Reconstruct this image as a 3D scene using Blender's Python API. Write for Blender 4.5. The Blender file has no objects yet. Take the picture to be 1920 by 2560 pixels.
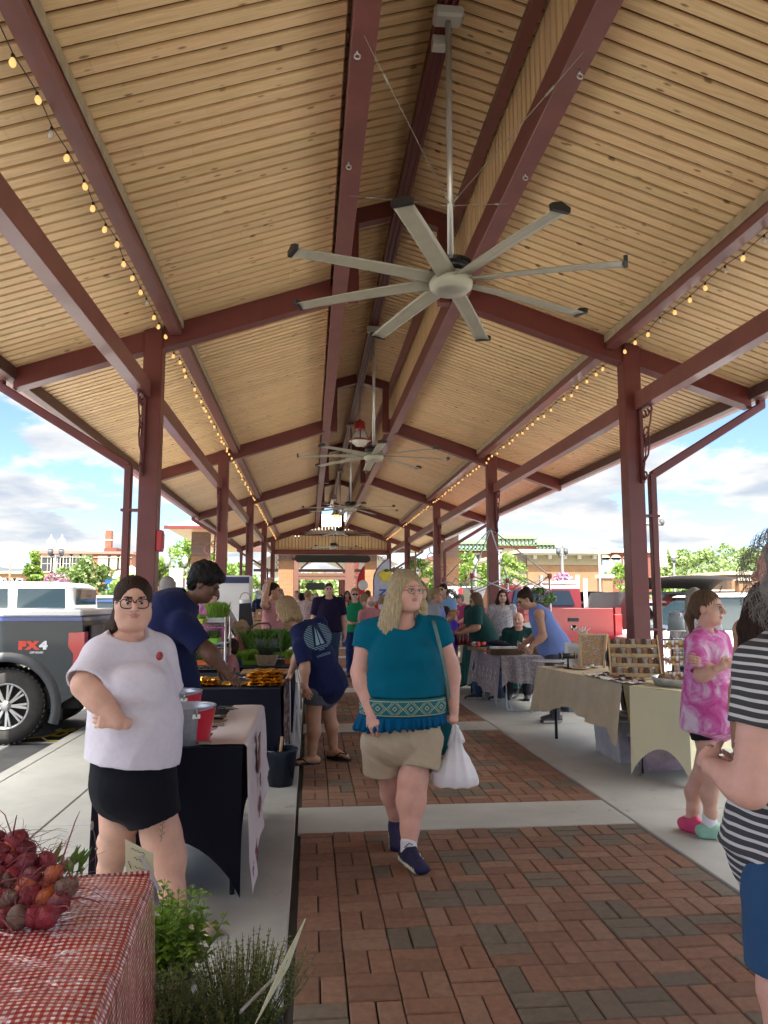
EXPO=2.52; SUNP=3.6; SKYS=.1; CLOUDOFF=(2.1,.9,.3); CLW=(1.9,1.86,1.78); CLG=(1.1,1.23,1.42); SKYTINT=(.36,.40,.50,1.); HIGHW=(14.5,13.7,12.6)
import bpy, math, random
import numpy as np
from mathutils import Vector, Matrix
random.seed(7); rng=np.random.default_rng(5)
C=bpy.context.scene.collection
PI=math.pi
# ---------------------------------------------------------------- camera numbers
FPX=1907.9; CH=1.468; YAW=.0963; PIT=.1154
_F=np.array([math.sin(YAW)*math.cos(PIT),math.cos(YAW)*math.cos(PIT),math.sin(PIT)])
_R=np.array([math.cos(YAW),-math.sin(YAW),0.]); _U=np.cross(_R,_F)
def at(u,v,Y):
    """point seen at photo pixel (u,v) on the upright plane at distance Y"""
    d=_F+_R*(u-960)/FPX-_U*(v-1280)/FPX
    return d*(Y/d[1])+np.array([0,0,CH])
def gat(u,v,z=0.):
    d=_F+_R*(u-960)/FPX-_U*(v-1280)/FPX
    return d*((z-CH)/d[2])+np.array([0,0,CH])
# ---------------------------------------------------------------- materials
MATS={}
def _new(name):
    m=bpy.data.materials.new(name); m.use_nodes=True
    nt=m.node_tree; b=nt.nodes['Principled BSDF']; MATS[name]=m
    return m,nt,b
def N(nt,t,**k):
    n=nt.nodes.new(t)
    for a,v in k.items(): setattr(n,a,v)
    return n
def L(nt,a,b): nt.links.new(a,b)
def M(name,col,rough=.6,metal=0.,var=.12,scale=6.,bump=0.,bscale=60.,coat=0.,spec=.5,alpha=1.,trans=0.,emit=None,es=0.,stretch=None,sheen=0.,var2=0.):
    if name in MATS: return MATS[name]
    m,nt,b=_new(name)
    b.inputs['Base Color'].default_value=(*col,1); b.inputs['Roughness'].default_value=rough
    b.inputs['Metallic'].default_value=metal; b.inputs['Specular IOR Level'].default_value=spec
    b.inputs['Coat Weight'].default_value=coat; b.inputs['Coat Roughness'].default_value=.06
    if trans: b.inputs['Transmission Weight'].default_value=trans
    if alpha<1: b.inputs['Alpha'].default_value=alpha
    if sheen: b.inputs['Sheen Weight'].default_value=sheen
    if emit: b.inputs['Emission Color'].default_value=(*emit,1); b.inputs['Emission Strength'].default_value=es
    tc=N(nt,'ShaderNodeTexCoord'); mp=N(nt,'ShaderNodeMapping'); L(nt,tc.outputs['Object'],mp.inputs[0])
    if stretch: mp.inputs['Scale'].default_value=stretch
    if var:
        no=N(nt,'ShaderNodeTexNoise'); no.inputs['Scale'].default_value=scale; no.inputs['Detail'].default_value=5; no.inputs['Roughness'].default_value=.65
        L(nt,mp.outputs[0],no.inputs['Vector'])
        r=N(nt,'ShaderNodeValToRGB'); r.color_ramp.elements[0].position=.3; r.color_ramp.elements[1].position=.7
        r.color_ramp.elements[0].color=(*[c*(1-var) for c in col],1); r.color_ramp.elements[1].color=(*[min(1,c*(1+var)) for c in col],1)
        L(nt,no.outputs['Fac'],r.inputs[0]); L(nt,r.outputs[0],b.inputs['Base Color'])
    if bump:
        nb=N(nt,'ShaderNodeTexNoise'); nb.inputs['Scale'].default_value=bscale; nb.inputs['Detail'].default_value=4
        L(nt,mp.outputs[0],nb.inputs['Vector'])
        bu=N(nt,'ShaderNodeBump'); bu.inputs['Strength'].default_value=bump; bu.inputs['Distance'].default_value=.01
        L(nt,nb.outputs['Fac'],bu.inputs['Height']); L(nt,bu.outputs[0],b.inputs['Normal'])
    return m
def mathn(nt,op,a,b=None,c=None):
    n=N(nt,'ShaderNodeMath',operation=op)
    for i,x in enumerate((a,b,c)):
        if x is None: continue
        if isinstance(x,(int,float)): n.inputs[i].default_value=x
        else: L(nt,x,n.inputs[i])
    return n.outputs[0]
def mixc(nt,f,a,b):
    n=N(nt,'ShaderNodeMix',data_type='RGBA')
    if isinstance(f,(int,float)): n.inputs[0].default_value=f
    else: L(nt,f,n.inputs[0])
    for i,x in ((6,a),(7,b)):
        if isinstance(x,tuple): n.inputs[i].default_value=(*x,1)
        else: L(nt,x,n.inputs[i])
    return n.outputs[2]
def ramp(nt,f,stops):
    r=N(nt,'ShaderNodeValToRGB'); L(nt,f,r.inputs[0]); e=r.color_ramp.elements
    while len(e)<len(stops): e.new(.5)
    for q,(p,c) in zip(e,stops): q.position=p; q.color=(*c,1)
    return r.outputs[0]
def wm(o):
    m=Matrix.LocRotScale(o.location,o.rotation_euler,o.scale)
    return wm(o.parent)@o.matrix_parent_inverse@m if o.parent else m
def adopt(o,p): o.parent=p; o.matrix_parent_inverse=wm(p).inverted()
# ---------------------------------------------------------------- mesh builder
class MB:
    def __init__(s): s.v=[]; s.f=[]; s.m=[]; s.sm=[]
    def add(s,vs,fs,m=0,sm=False):
        o=len(s.v); s.v.extend([tuple(map(float,p)) for p in vs])
        for f in fs: s.f.append(tuple(i+o for i in f)); s.m.append(m); s.sm.append(sm)
        return s
    def box(s,x0,x1,y0,y1,z0,z1,m=0,bev=0.):
        if bev:
            return s.bbox(((x0+x1)/2,(y0+y1)/2,(z0+z1)/2),(x1-x0,y1-y0,z1-z0),bev,m)
        vs=[(x,y,z) for x in (x0,x1) for y in (y0,y1) for z in (z0,z1)]
        return s.add(vs,[(0,1,3,2),(4,6,7,5),(0,4,5,1),(2,3,7,6),(0,2,6,4),(1,5,7,3)],m)
    def bbox(s,c,d,b,m=0,R=None):
        """chamfered box"""
        hx,hy,hz=[k/2 for k in d]; b=min(b,hx*.9,hy*.9,hz*.9); vs=[];idx={}
        for sx in (-1,1):
            for sy in (-1,1):
                for sz in (-1,1):
                    for a in range(3):
                        p=[sx*(hx-(b if a!=0 else 0)),sy*(hy-(b if a!=1 else 0)),sz*(hz-(b if a!=2 else 0))]
                        idx[(sx,sy,sz,a)]=len(vs); vs.append(p)
        fs=[]
        for a in range(3):
            o=[i for i in range(3) if i!=a]
            for sg in (-1,1):
                q=[]
                for (p,r) in ((-1,-1),(1,-1),(1,1),(-1,1)):
                    k=[0,0,0]; k[a]=sg; k[o[0]]=p; k[o[1]]=r; q.append(idx[(*k,a)])
                flip=(sg<0)^(a==1)
                fs.append(tuple(q[::-1]) if flip else tuple(q))
        for a in range(3):
            o=[i for i in range(3) if i!=a]
            for p in (-1,1):
                for r in (-1,1):
                    k0=[0,0,0];k0[a]=-1;k0[o[0]]=p;k0[o[1]]=r; k1=list(k0);k1[a]=1
                    fs.append((idx[(*k0,o[0])],idx[(*k1,o[0])],idx[(*k1,o[1])],idx[(*k0,o[1])]))
        for sx in (-1,1):
            for sy in (-1,1):
                for sz in (-1,1): fs.append(tuple(idx[(sx,sy,sz,a)] for a in range(3)))
        if R is not None: vs=[tuple(R@Vector(p)) for p in vs]
        return s.add([(p[0]+c[0],p[1]+c[1],p[2]+c[2]) for p in vs],fs,m)
    def bar(s,a,b,w,h,m=0,up=(0,0,1),bev=0.):
        """square bar from a to b; w across, h along up"""
        a=Vector(a);b=Vector(b);d=(b-a);l=d.length;d=d/l; u=Vector(up); x=d.cross(u)
        if x.length<1e-4: x=d.cross(Vector((1,0,0)))
        x.normalize(); u=x.cross(d)
        R=Matrix((x,d,u)).transposed()
        c=(a+b)/2
        if bev: return s.bbox(c,(w,l,h),bev,m,R)
        vs=[tuple(c+R@Vector((i*w/2,j*l/2,k*h/2))) for i in (-1,1) for j in (-1,1) for k in (-1,1)]
        return s.add(vs,[(0,1,3,2),(4,6,7,5),(0,4,5,1),(2,3,7,6),(0,2,6,4),(1,5,7,3)],m)
    def tube(s,pts,r,n=8,m=0,cap=True,sm=True):
        pts=[Vector(p) for p in pts]; k=len(pts)
        rs=r if isinstance(r,(list,tuple)) else [r]*k
        t=(pts[1]-pts[0]).normalized(); x=t.orthogonal().normalized(); vs=[];fs=[]
        for i,p in enumerate(pts):
            t2=(pts[min(i+1,k-1)]-pts[max(i-1,0)])
            t2=t2.normalized() if t2.length>1e-9 else t
            x=(x-t2*x.dot(t2)); x=x.normalized() if x.length>1e-6 else t2.orthogonal().normalized(); y=t2.cross(x)
            for j in range(n):
                a=2*PI*j/n; q=p+(x*math.cos(a)+y*math.sin(a))*rs[i]; vs.append(q)
        for i in range(k-1):
            for j in range(n): fs.append((i*n+j,i*n+(j+1)%n,(i+1)*n+(j+1)%n,(i+1)*n+j))
        s.add(vs,fs,m,sm)
        if cap:
            o=len(s.v)-k*n
            s.f.append(tuple(o+j for j in range(n))[::-1]); s.m.append(m); s.sm.append(False)
            s.f.append(tuple(o+(k-1)*n+j for j in range(n))); s.m.append(m); s.sm.append(False)
        return s
    def lathe(s,prof,c=(0,0,0),n=20,m=0,axis='z',sm=True,sq=None,a0=0.,a1=2*PI):
        """prof list of (r,h) turned round the axis through c"""
        vs=[];fs=[];k=len(prof); full=abs(a1-a0-2*PI)<1e-6; nn=n if full else n+1
        for r,h in prof:
            for j in range(nn):
                a=a0+(a1-a0)*j/n; x,y=r*math.cos(a),r*math.sin(a)
                if axis=='z': p=(c[0]+x,c[1]+y,c[2]+h)
                elif axis=='y': p=(c[0]+x,c[1]+h,c[2]+y)
                else: p=(c[0]+h,c[1]+x,c[2]+y)
                vs.append(p)
        for i in range(k-1):
            for j in range(n if full else n):
                j2=(j+1)%nn; fs.append((i*nn+j,i*nn+j2,(i+1)*nn+j2,(i+1)*nn+j))
        return s.add(vs,fs,m,sm)
    def prism(s,poly,y0,y1,m=0,axis='y',off=(0,0,0),sm=False):
        """2-D outline extruded along an axis; poly in the other two axes"""
        n=len(poly); vs=[]
        for h in (y0,y1):
            for a,b in poly:
                p={'y':(a,h,b),'x':(h,a,b),'z':(a,b,h)}[axis]
                vs.append((p[0]+off[0],p[1]+off[1],p[2]+off[2]))
        fs=[tuple(range(n))[::-1],tuple(range(n,2*n))]
        s.add(vs,fs,m)
        o=len(s.v)-2*n
        for i in range(n):
            j=(i+1)%n; s.f.append((o+i,o+j,o+n+j,o+n+i)); s.m.append(m); s.sm.append(sm)
        return s
    def ell(s,c,r,m=0,nu=12,nv=8,R=None):
        vs=[];fs=[]
        for i in range(nv+1):
            t=PI*i/nv
            for j in range(nu):
                a=2*PI*j/nu; p=Vector((r[0]*math.sin(t)*math.cos(a),r[1]*math.sin(t)*math.sin(a),r[2]*math.cos(t)))
                if R is not None: p=R@p
                vs.append((p[0]+c[0],p[1]+c[1],p[2]+c[2]))
        for i in range(nv):
            for j in range(nu): fs.append((i*nu+j,(i+1)*nu+j,(i+1)*nu+(j+1)%nu,i*nu+(j+1)%nu))
        return s.add(vs,fs,m,True)
    def grid(s,fn,nu,nv,m=0,sm=True,wrap=False):
        vs=[fn(i/nu,j/nv) for i in range(nu+1) for j in range(nv+1)]
        fs=[(i*(nv+1)+j,(i+1)*(nv+1)+j,(i+1)*(nv+1)+j+1,i*(nv+1)+j+1) for i in range(nu) for j in range(nv)]
        return s.add(vs,fs,m,sm)
    def build(s,name,mats,parent=None,loc=None,fix=True):
        me=bpy.data.meshes.new(name); me.from_pydata(s.v,[],s.f)
        if not isinstance(mats,(list,tuple)): mats=[mats]
        for q in mats: me.materials.append(q)
        me.polygons.foreach_set('material_index',s.m); me.polygons.foreach_set('use_smooth',s.sm)
        me.update()
        if fix:
            import bmesh
            bm=bmesh.new(); bm.from_mesh(me); bmesh.ops.recalc_face_normals(bm,faces=bm.faces); bm.to_mesh(me); bm.free()
        o=bpy.data.objects.new(name,me); C.objects.link(o)
        if parent: adopt(o,parent)
        if loc is not None: o.location=loc
        return o
def tag(o,label=None,cat=None,group=None,kind=None):
    if label: o['label']=label
    if cat: o['category']=cat
    if group: o['group']=group
    if kind: o['kind']=kind
    return o
def thing(name,label,cat,loc=(0,0,0),rz=0.,group=None):
    o=bpy.data.objects.new(name,None); C.objects.link(o); o.location=loc; o.rotation_euler=(0,0,rz); o.empty_display_size=.1
    return tag(o,label,cat,group)
def struct(o): o['kind']='structure'; return o
def dup(o,loc=None,rz=None,label=None,parent=None,sc=None):
    kids=[c for c in C.objects if c.parent==o]
    c=o.copy(); C.objects.link(c)
    if parent: c.parent=parent
    if loc is not None: c.location=loc
    if rz is not None: c.rotation_euler=(0,0,rz)
    if sc is not None: c.scale=(sc,)*3 if isinstance(sc,(int,float)) else sc
    if label: c['label']=label
    for k in kids: dup(k,parent=c)
    return c

def text(t,size,pos,xd,yd,mat,parent=None,name='lettering',bold=.0,thick=.0006,sx=1.):
    """flat lettering in the place: pos centre, xd reading direction, yd up of the letters"""
    cu=bpy.data.curves.new(name,'FONT'); cu.body=t; cu.size=size; cu.align_x='CENTER'; cu.align_y='CENTER'; cu.extrude=thick; cu.offset=bold
    ob=bpy.data.objects.new(name,cu); C.objects.link(ob); bpy.context.view_layer.update()
    me=bpy.data.meshes.new_from_object(ob.evaluated_get(bpy.context.evaluated_depsgraph_get())); bpy.data.objects.remove(ob)
    x=Vector(xd).normalized(); y=Vector(yd); y=(y-x*y.dot(x)).normalized(); z=x.cross(y)
    me.transform(Matrix.Diagonal((sx,1,1,1))); me.transform(Matrix.Translation(Vector(pos))@Matrix((x,y,z)).transposed().to_4x4()); me.materials.clear(); me.materials.append(mat)
    o=bpy.data.objects.new(name,me); C.objects.link(o)
    if parent: adopt(o,parent)
    return o
# ================================================================ camera, light, sky
cd=bpy.data.cameras.new('camera'); cam=bpy.data.objects.new('camera',cd); C.objects.link(cam)
cd.sensor_fit='VERTICAL'; cd.sensor_height=36; cd.lens=FPX/2560*36; cd.clip_end=3000; cd.clip_start=.05
cam.matrix_world=Matrix(((_R[0],_U[0],-_F[0],0),(_R[1],_U[1],-_F[1],0),(_R[2],_U[2],-_F[2],CH),(0,0,0,1)))
S=bpy.context.scene; S.camera=cam
S.view_settings.view_transform='Standard'; S.view_settings.look='None'; S.view_settings.exposure=EXPO; S.view_settings.gamma=1
S.cycles.max_bounces=8; S.cycles.diffuse_bounces=5; S.cycles.use_denoising=True
SUN_EL=math.radians(62); SUN_AZ=math.radians(191)   # direction the sun is in, clockwise from +Y
sd=Vector((math.sin(SUN_AZ)*math.cos(SUN_EL),math.cos(SUN_AZ)*math.cos(SUN_EL),math.sin(SUN_EL)))
sl=bpy.data.lights.new('sun','SUN'); sl.energy=SUNP; sl.angle=math.radians(.6); sl.color=(1,.95,.87)
so=bpy.data.objects.new('sun',sl); C.objects.link(so); so.rotation_euler=(-sd).to_track_quat('-Z','Y').to_euler(); so.location=(20,-20,40)
w=bpy.data.worlds.new('World'); S.world=w; w.use_nodes=True; nt=w.node_tree; bg=nt.nodes['Background']
sky=N(nt,'ShaderNodeTexSky',sky_type='NISHITA'); sky.sun_disc=False; sky.sun_elevation=SUN_EL; sky.sun_rotation=SUN_AZ
sky.air_density=1.; sky.dust_density=.6; sky.ozone_density=1.5
tc=N(nt,'ShaderNodeTexCoord'); sp=N(nt,'ShaderNodeSeparateXYZ'); L(nt,tc.outputs['Generated'],sp.inputs[0])
zc=mathn(nt,'MAXIMUM',sp.outputs[2],0.0); dz=mathn(nt,'ADD',zc,.16)
cx_=mathn(nt,'DIVIDE',sp.outputs[0],dz); cy_=mathn(nt,'DIVIDE',sp.outputs[1],dz)
cv=N(nt,'ShaderNodeCombineXYZ'); L(nt,cx_,cv.inputs[0]); L(nt,cy_,cv.inputs[1]); L(nt,mathn(nt,'MULTIPLY',zc,1.5),cv.inputs[2])
n1=N(nt,'ShaderNodeTexNoise'); n1.inputs['Scale'].default_value=1.75; n1.inputs['Detail'].default_value=9; n1.inputs['Roughness'].default_value=.56; n1.inputs['Distortion'].default_value=.25
mpv=N(nt,'ShaderNodeMapping'); mpv.inputs['Location'].default_value=CLOUDOFF; L(nt,cv.outputs[0],mpv.inputs[0]); L(nt,mpv.outputs[0],n1.inputs['Vector'])
hz=mathn(nt,'MULTIPLY',mathn(nt,'SUBTRACT',.32,zc),.30)      # more cloud low down
den=mathn(nt,'ADD',n1.outputs['Fac'],hz)
mask=N(nt,'ShaderNodeMapRange'); mask.interpolation_type='SMOOTHSTEP'; L(nt,den,mask.inputs[0]); mask.inputs[1].default_value=.505; mask.inputs[2].default_value=.595
# thick cloud bottoms are grey-blue, edges white
n2=N(nt,'ShaderNodeTexNoise'); n2.inputs['Scale'].default_value=2.3; n2.inputs['Detail'].default_value=6
mp2=N(nt,'ShaderNodeMapping'); mp2.inputs['Location'].default_value=(3.3,1.2,.4); L(nt,cv.outputs[0],mp2.inputs[0]); L(nt,mp2.outputs[0],n2.inputs['Vector'])
gm=N(nt,'ShaderNodeMapRange'); gm.interpolation_type='SMOOTHSTEP'; L(nt,mathn(nt,'ADD',mathn(nt,'MULTIPLY',n2.outputs['Fac'],.7),mathn(nt,'MULTIPLY',den,.5)),gm.inputs[0]); gm.inputs[1].default_value=.60; gm.inputs[2].default_value=.80
cloud=mixc(nt,gm.outputs[0],CLW,CLG)
skyc=N(nt,'ShaderNodeMix',data_type='RGBA',blend_type='MULTIPLY'); skyc.inputs[0].default_value=1; L(nt,sky.outputs[0],skyc.inputs[6]); skyc.inputs[7].default_value=SKYTINT
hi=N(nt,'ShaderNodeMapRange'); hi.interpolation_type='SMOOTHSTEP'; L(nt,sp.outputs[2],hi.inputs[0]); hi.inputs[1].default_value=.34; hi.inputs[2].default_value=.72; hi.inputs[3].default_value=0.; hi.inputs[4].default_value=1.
# bright warm overhead glow, added out of view to fill the hall
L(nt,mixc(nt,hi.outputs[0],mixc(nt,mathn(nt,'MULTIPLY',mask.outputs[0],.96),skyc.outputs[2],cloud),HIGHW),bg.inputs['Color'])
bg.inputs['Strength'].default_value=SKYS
# ================================================================ ground
CX=1.063; Z1=9.113; B=7.4565; FR=[Z1+B*k for k in range(-3,5)]   # frame positions along the hall
YE=FR[-1]
concrete=M('concrete',(.36,.36,.335),.75,var=.13,scale=2.2,bump=.25,bscale=120)
def conc_mat():
    m,nt,b=_new('pavement'); tc=N(nt,'ShaderNodeTexCoord')
    a=N(nt,'ShaderNodeTexNoise'); a.inputs['Scale'].default_value=.9; a.inputs['Detail'].default_value=8; a.inputs['Roughness'].default_value=.7; L(nt,tc.outputs['Object'],a.inputs[0])
    c=N(nt,'ShaderNodeTexNoise'); c.inputs['Scale'].default_value=220; c.inputs['Detail'].default_value=3; L(nt,tc.outputs['Object'],c.inputs[0])
    col=ramp(nt,a.outputs['Fac'],[(.3,(.31,.32,.30)),(.52,(.40,.41,.385)),(.7,(.46,.465,.435))])
    s=N(nt,'ShaderNodeTexNoise'); s.inputs['Scale'].default_value=5.5; s.inputs['Detail'].default_value=4; L(nt,tc.outputs['Object'],s.inputs[0])
    st=N(nt,'ShaderNodeMapRange'); L(nt,s.outputs['Fac'],st.inputs[0]); st.inputs[1].default_value=.66; st.inputs[2].default_value=.72; st.inputs[4].default_value=.55
    col=mixc(nt,st.outputs[0],col,(.21,.19,.16))
    sm=N(nt,'ShaderNodeTexVoronoi'); sm.inputs['Scale'].default_value=3.1; L(nt,tc.outputs['Object'],sm.inputs[0])
    sp=N(nt,'ShaderNodeMapRange'); L(nt,sm.outputs['Distance'],sp.inputs[0]); sp.inputs[1].default_value=.05; sp.inputs[2].default_value=.02
    col=mixc(nt,mathn(nt,'MULTIPLY',sp.outputs[0],.7),col,(.1,.095,.09))
    sc=N(nt,'ShaderNodeMapRange'); L(nt,c.outputs['Fac'],sc.inputs[0]); sc.inputs[3].default_value=.86; sc.inputs[4].default_value=1.12
    mu=N(nt,'ShaderNodeMix',data_type='RGBA',blend_type='MULTIPLY'); mu.inputs[0].default_value=1; L(nt,col,mu.inputs[6]); L(nt,sc.outputs[0],mu.inputs[7])
    L(nt,mu.outputs[2],b.inputs['Base Color']); b.inputs['Roughness'].default_value=.62
    bu=N(nt,'ShaderNodeBump'); bu.inputs['Strength'].default_value=.18; bu.inputs['Distance'].default_value=.004; L(nt,c.outputs['Fac'],bu.inputs['Height']); L(nt,bu.outputs[0],b.inputs['Normal'])
    return m
pav=conc_mat()
asph=M('asphalt',(.075,.077,.08),.85,var=.35,scale=3.,bump=.6,bscale=160)
whitep=M('road_paint',(.72,.72,.68),.7,var=.15,scale=12)
joint=M('joint_filler',(.035,.032,.028),.9,var=.2)
lotm=M('light_concrete_lot',(.30,.28,.235),.8,var=.12,scale=.6,bump=.2,bscale=90)
g=MB(); g.add([(-900,-200,-.135),(900,-200,-.135),(900,1500,-.135),(-900,1500,-.135)],[(0,1,2,3)]); struct(g.build('ground',M('far_ground',(.30,.30,.27),.9,var=.2,scale=.05)))
# parking lots left and right of the hall
g=MB(); g.add([(-30,-12,-.125),(-2.62,-12,-.125),(-2.62,44,-.125),(-30,44,-.125)],[(0,1,2,3)]); struct(g.build('parking_lot_asphalt',asph))
g=MB(); g.add([(4.74,-12,-.125),(34,-12,-.125),(34,44,-.125),(4.74,44,-.125)],[(0,1,2,3)]); struct(g.build('parking_lot_asphalt',asph))
g=MB(); g.add([(-30,12.45,-.120),(-2.75,12.45,-.120),(-2.75,17.,-.120),(-30,17.,-.120)],[(0,1,2,3)]); struct(g.build('drive_lane',lotm))
g=MB(); g.add([(4.9,14,-.120),(34,14,-.120),(34,19,-.120),(4.9,19,-.120)],[(0,1,2,3)]); struct(g.build('drive_lane',lotm))
g=MB()
for y in (3.4,6.25,9.1,11.95): 
    for k in (-1,): g.add([(-8.2,y,-.119),(-2.68,y,-.119),(-2.68,y+.1,-.119),(-8.2,y+.1,-.119)],[(0,1,2,3)])
for y in (5.5,8.3,11.1): g.add([(4.8,y,-.119),(10.2,y,-.119),(10.2,y+.1,-.119),(4.8,y+.1,-.119)],[(0,1,2,3)])
struct(g.build('parking_lines',whitep))
# slab: bed, panels with saw cuts, kerb, crossing bands
BW0,BW1=-.064,2.177
g=MB(); g.box(-2.63,4.755,-8,44,-.3,-.02); struct(g.build('slab_bed',joint))
bands=[Z1+B*k/2 for k in range(-4,10)]
g=MB(); gp=.004
ys=[-8]+[b for b in bands if b<44]+[44]
for x0,x1 in ((-2.63,-2.49),(-2.49,-1.715),(-1.715,BW0-.012),(BW1+.006,3.84),(3.84,4.615),(4.615,4.755)):
    for a,b in zip(ys[:-1],ys[1:]): g.box(x0+gp,x1-gp,a+gp,b-gp,-.2,0,bev=.006)
struct(g.build('pavement',pav))
g=MB()
for y in bands: g.box(BW0+.003,BW1-.003,y-.3,y+.3,-.1,.0,bev=.006)
struct(g.build('crossing_band',pav))
# brick paving in basket weave: every brick a low bevelled block, tone stored per brick
def brick_mat():
    m,nt,b=_new('paver_brick'); at_=N(nt,'ShaderNodeAttribute',attribute_name='tone'); tc=N(nt,'ShaderNodeTexCoord')
    a=N(nt,'ShaderNodeTexNoise'); a.inputs['Scale'].default_value=26; a.inputs['Detail'].default_value=7; a.inputs['Roughness'].default_value=.72; L(nt,tc.outputs['Object'],a.inputs[0])
    base=ramp(nt,at_.outputs['Fac'],[(0,(.115,.098,.072)),(.18,(.145,.118,.085)),(.25,(.16,.085,.052)),(.45,(.195,.098,.060)),(.7,(.23,.117,.072)),(1,(.23,.136,.09))])
    sc=N(nt,'ShaderNodeMapRange'); L(nt,a.outputs['Fac'],sc.inputs[0]); sc.inputs[1].default_value=.25; sc.inputs[2].default_value=.75; sc.inputs[3].default_value=.68; sc.inputs[4].default_value=1.35
    mu=N(nt,'ShaderNodeMix',data_type='RGBA',blend_type='MULTIPLY'); mu.inputs[0].default_value=1; L(nt,base,mu.inputs[6]); L(nt,sc.outputs[0],mu.inputs[7])
    d=N(nt,'ShaderNodeTexNoise'); d.inputs['Scale'].default_value=1.1; d.inputs['Detail'].default_value=6; L(nt,tc.outputs['Object'],d.inputs[0])
    dm=N(nt,'ShaderNodeMapRange'); L(nt,d.outputs['Fac'],dm.inputs[0]); dm.inputs[1].default_value=.42; dm.inputs[2].default_value=.75; dm.inputs[4].default_value=.45
    L(nt,mixc(nt,dm.outputs[0],mu.outputs[2],(.13,.09,.07)),b.inputs['Base Color']); b.inputs['Roughness'].default_value=.78
    bu=N(nt,'ShaderNodeBump'); bu.inputs['Strength'].default_value=.5; bu.inputs['Distance'].default_value=.004; L(nt,a.outputs['Fac'],bu.inputs['Height']); L(nt,bu.outputs[0],b.inputs['Normal'])
    return m
def paving():
    V=[];F=[];T=[]
    nx=11; cw=(BW1-BW0-.03)/nx
    for bi in range(len(bands)-1):
        y0=bands[bi]+.305; y1=bands[bi+1]-.305; ny=15; ch=(y1-y0)/ny
        if y1<0: continue
        for j in range(ny):
            for i in range(nx):
                gx=BW0+.02+i*cw; gy=y0+j*ch; horiz=(i+j)%2==0
                pair=random.random(); r0=random.random()
                for k in range(2):
                    if horiz: a=(gx,gx+cw,gy+k*ch/2,gy+(k+1)*ch/2)
                    else: a=(gx+k*cw/2,gx+(k+1)*cw/2,gy,gy+ch)
                    grey=(pair<.17) or random.random()<.07
                    t=random.uniform(0,.2) if grey else random.uniform(.27,1)
                    g=.0022+random.random()*.0012; z=random.uniform(-.0035,.0015); bv=.005; o=len(V)
                    jx,jy=random.uniform(-.0012,.0012),random.uniform(-.0012,.0012)
                    x0,x1,y0_,y1_=a[0]+g+jx,a[1]-g+jx,a[2]+g+jy,a[3]-g+jy; tx,ty=random.uniform(-.008,.008),random.uniform(-.008,.008)
                    V+= [(x0,y0_,z-.03),(x1,y0_,z-.03),(x1,y1_,z-.03),(x0,y1_,z-.03),(x0,y0_,z-bv),(x1,y0_,z-bv),(x1,y1_,z-bv),(x0,y1_,z-bv)]
                    for (px,py) in ((x0+bv,y0_+bv),(x1-bv,y0_+bv),(x1-bv,y1_-bv),(x0+bv,y1_-bv)): V.append((px,py,z+(px-(x0+x1)/2)*tx+(py-(y0_+y1_)/2)*ty))
                    fs=[(8,9,10,11)]
                    for q in range(4):
                        q2=(q+1)%4; fs+=[(q,q2,4+q2,4+q),(4+q,4+q2,8+q2,8+q)]
                    for f in fs: F.append(tuple(v+o for v in f)); T.append(t)
    me=bpy.data.meshes.new('brick_paving'); me.from_pydata(V,[],F); at_=me.attributes.new('tone','FLOAT','FACE'); at_.data.foreach_set('value',T)
    me.materials.append(brick_mat()); o=bpy.data.objects.new('brick_paving',me); C.objects.link(o); return struct(o)
paving()
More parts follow.
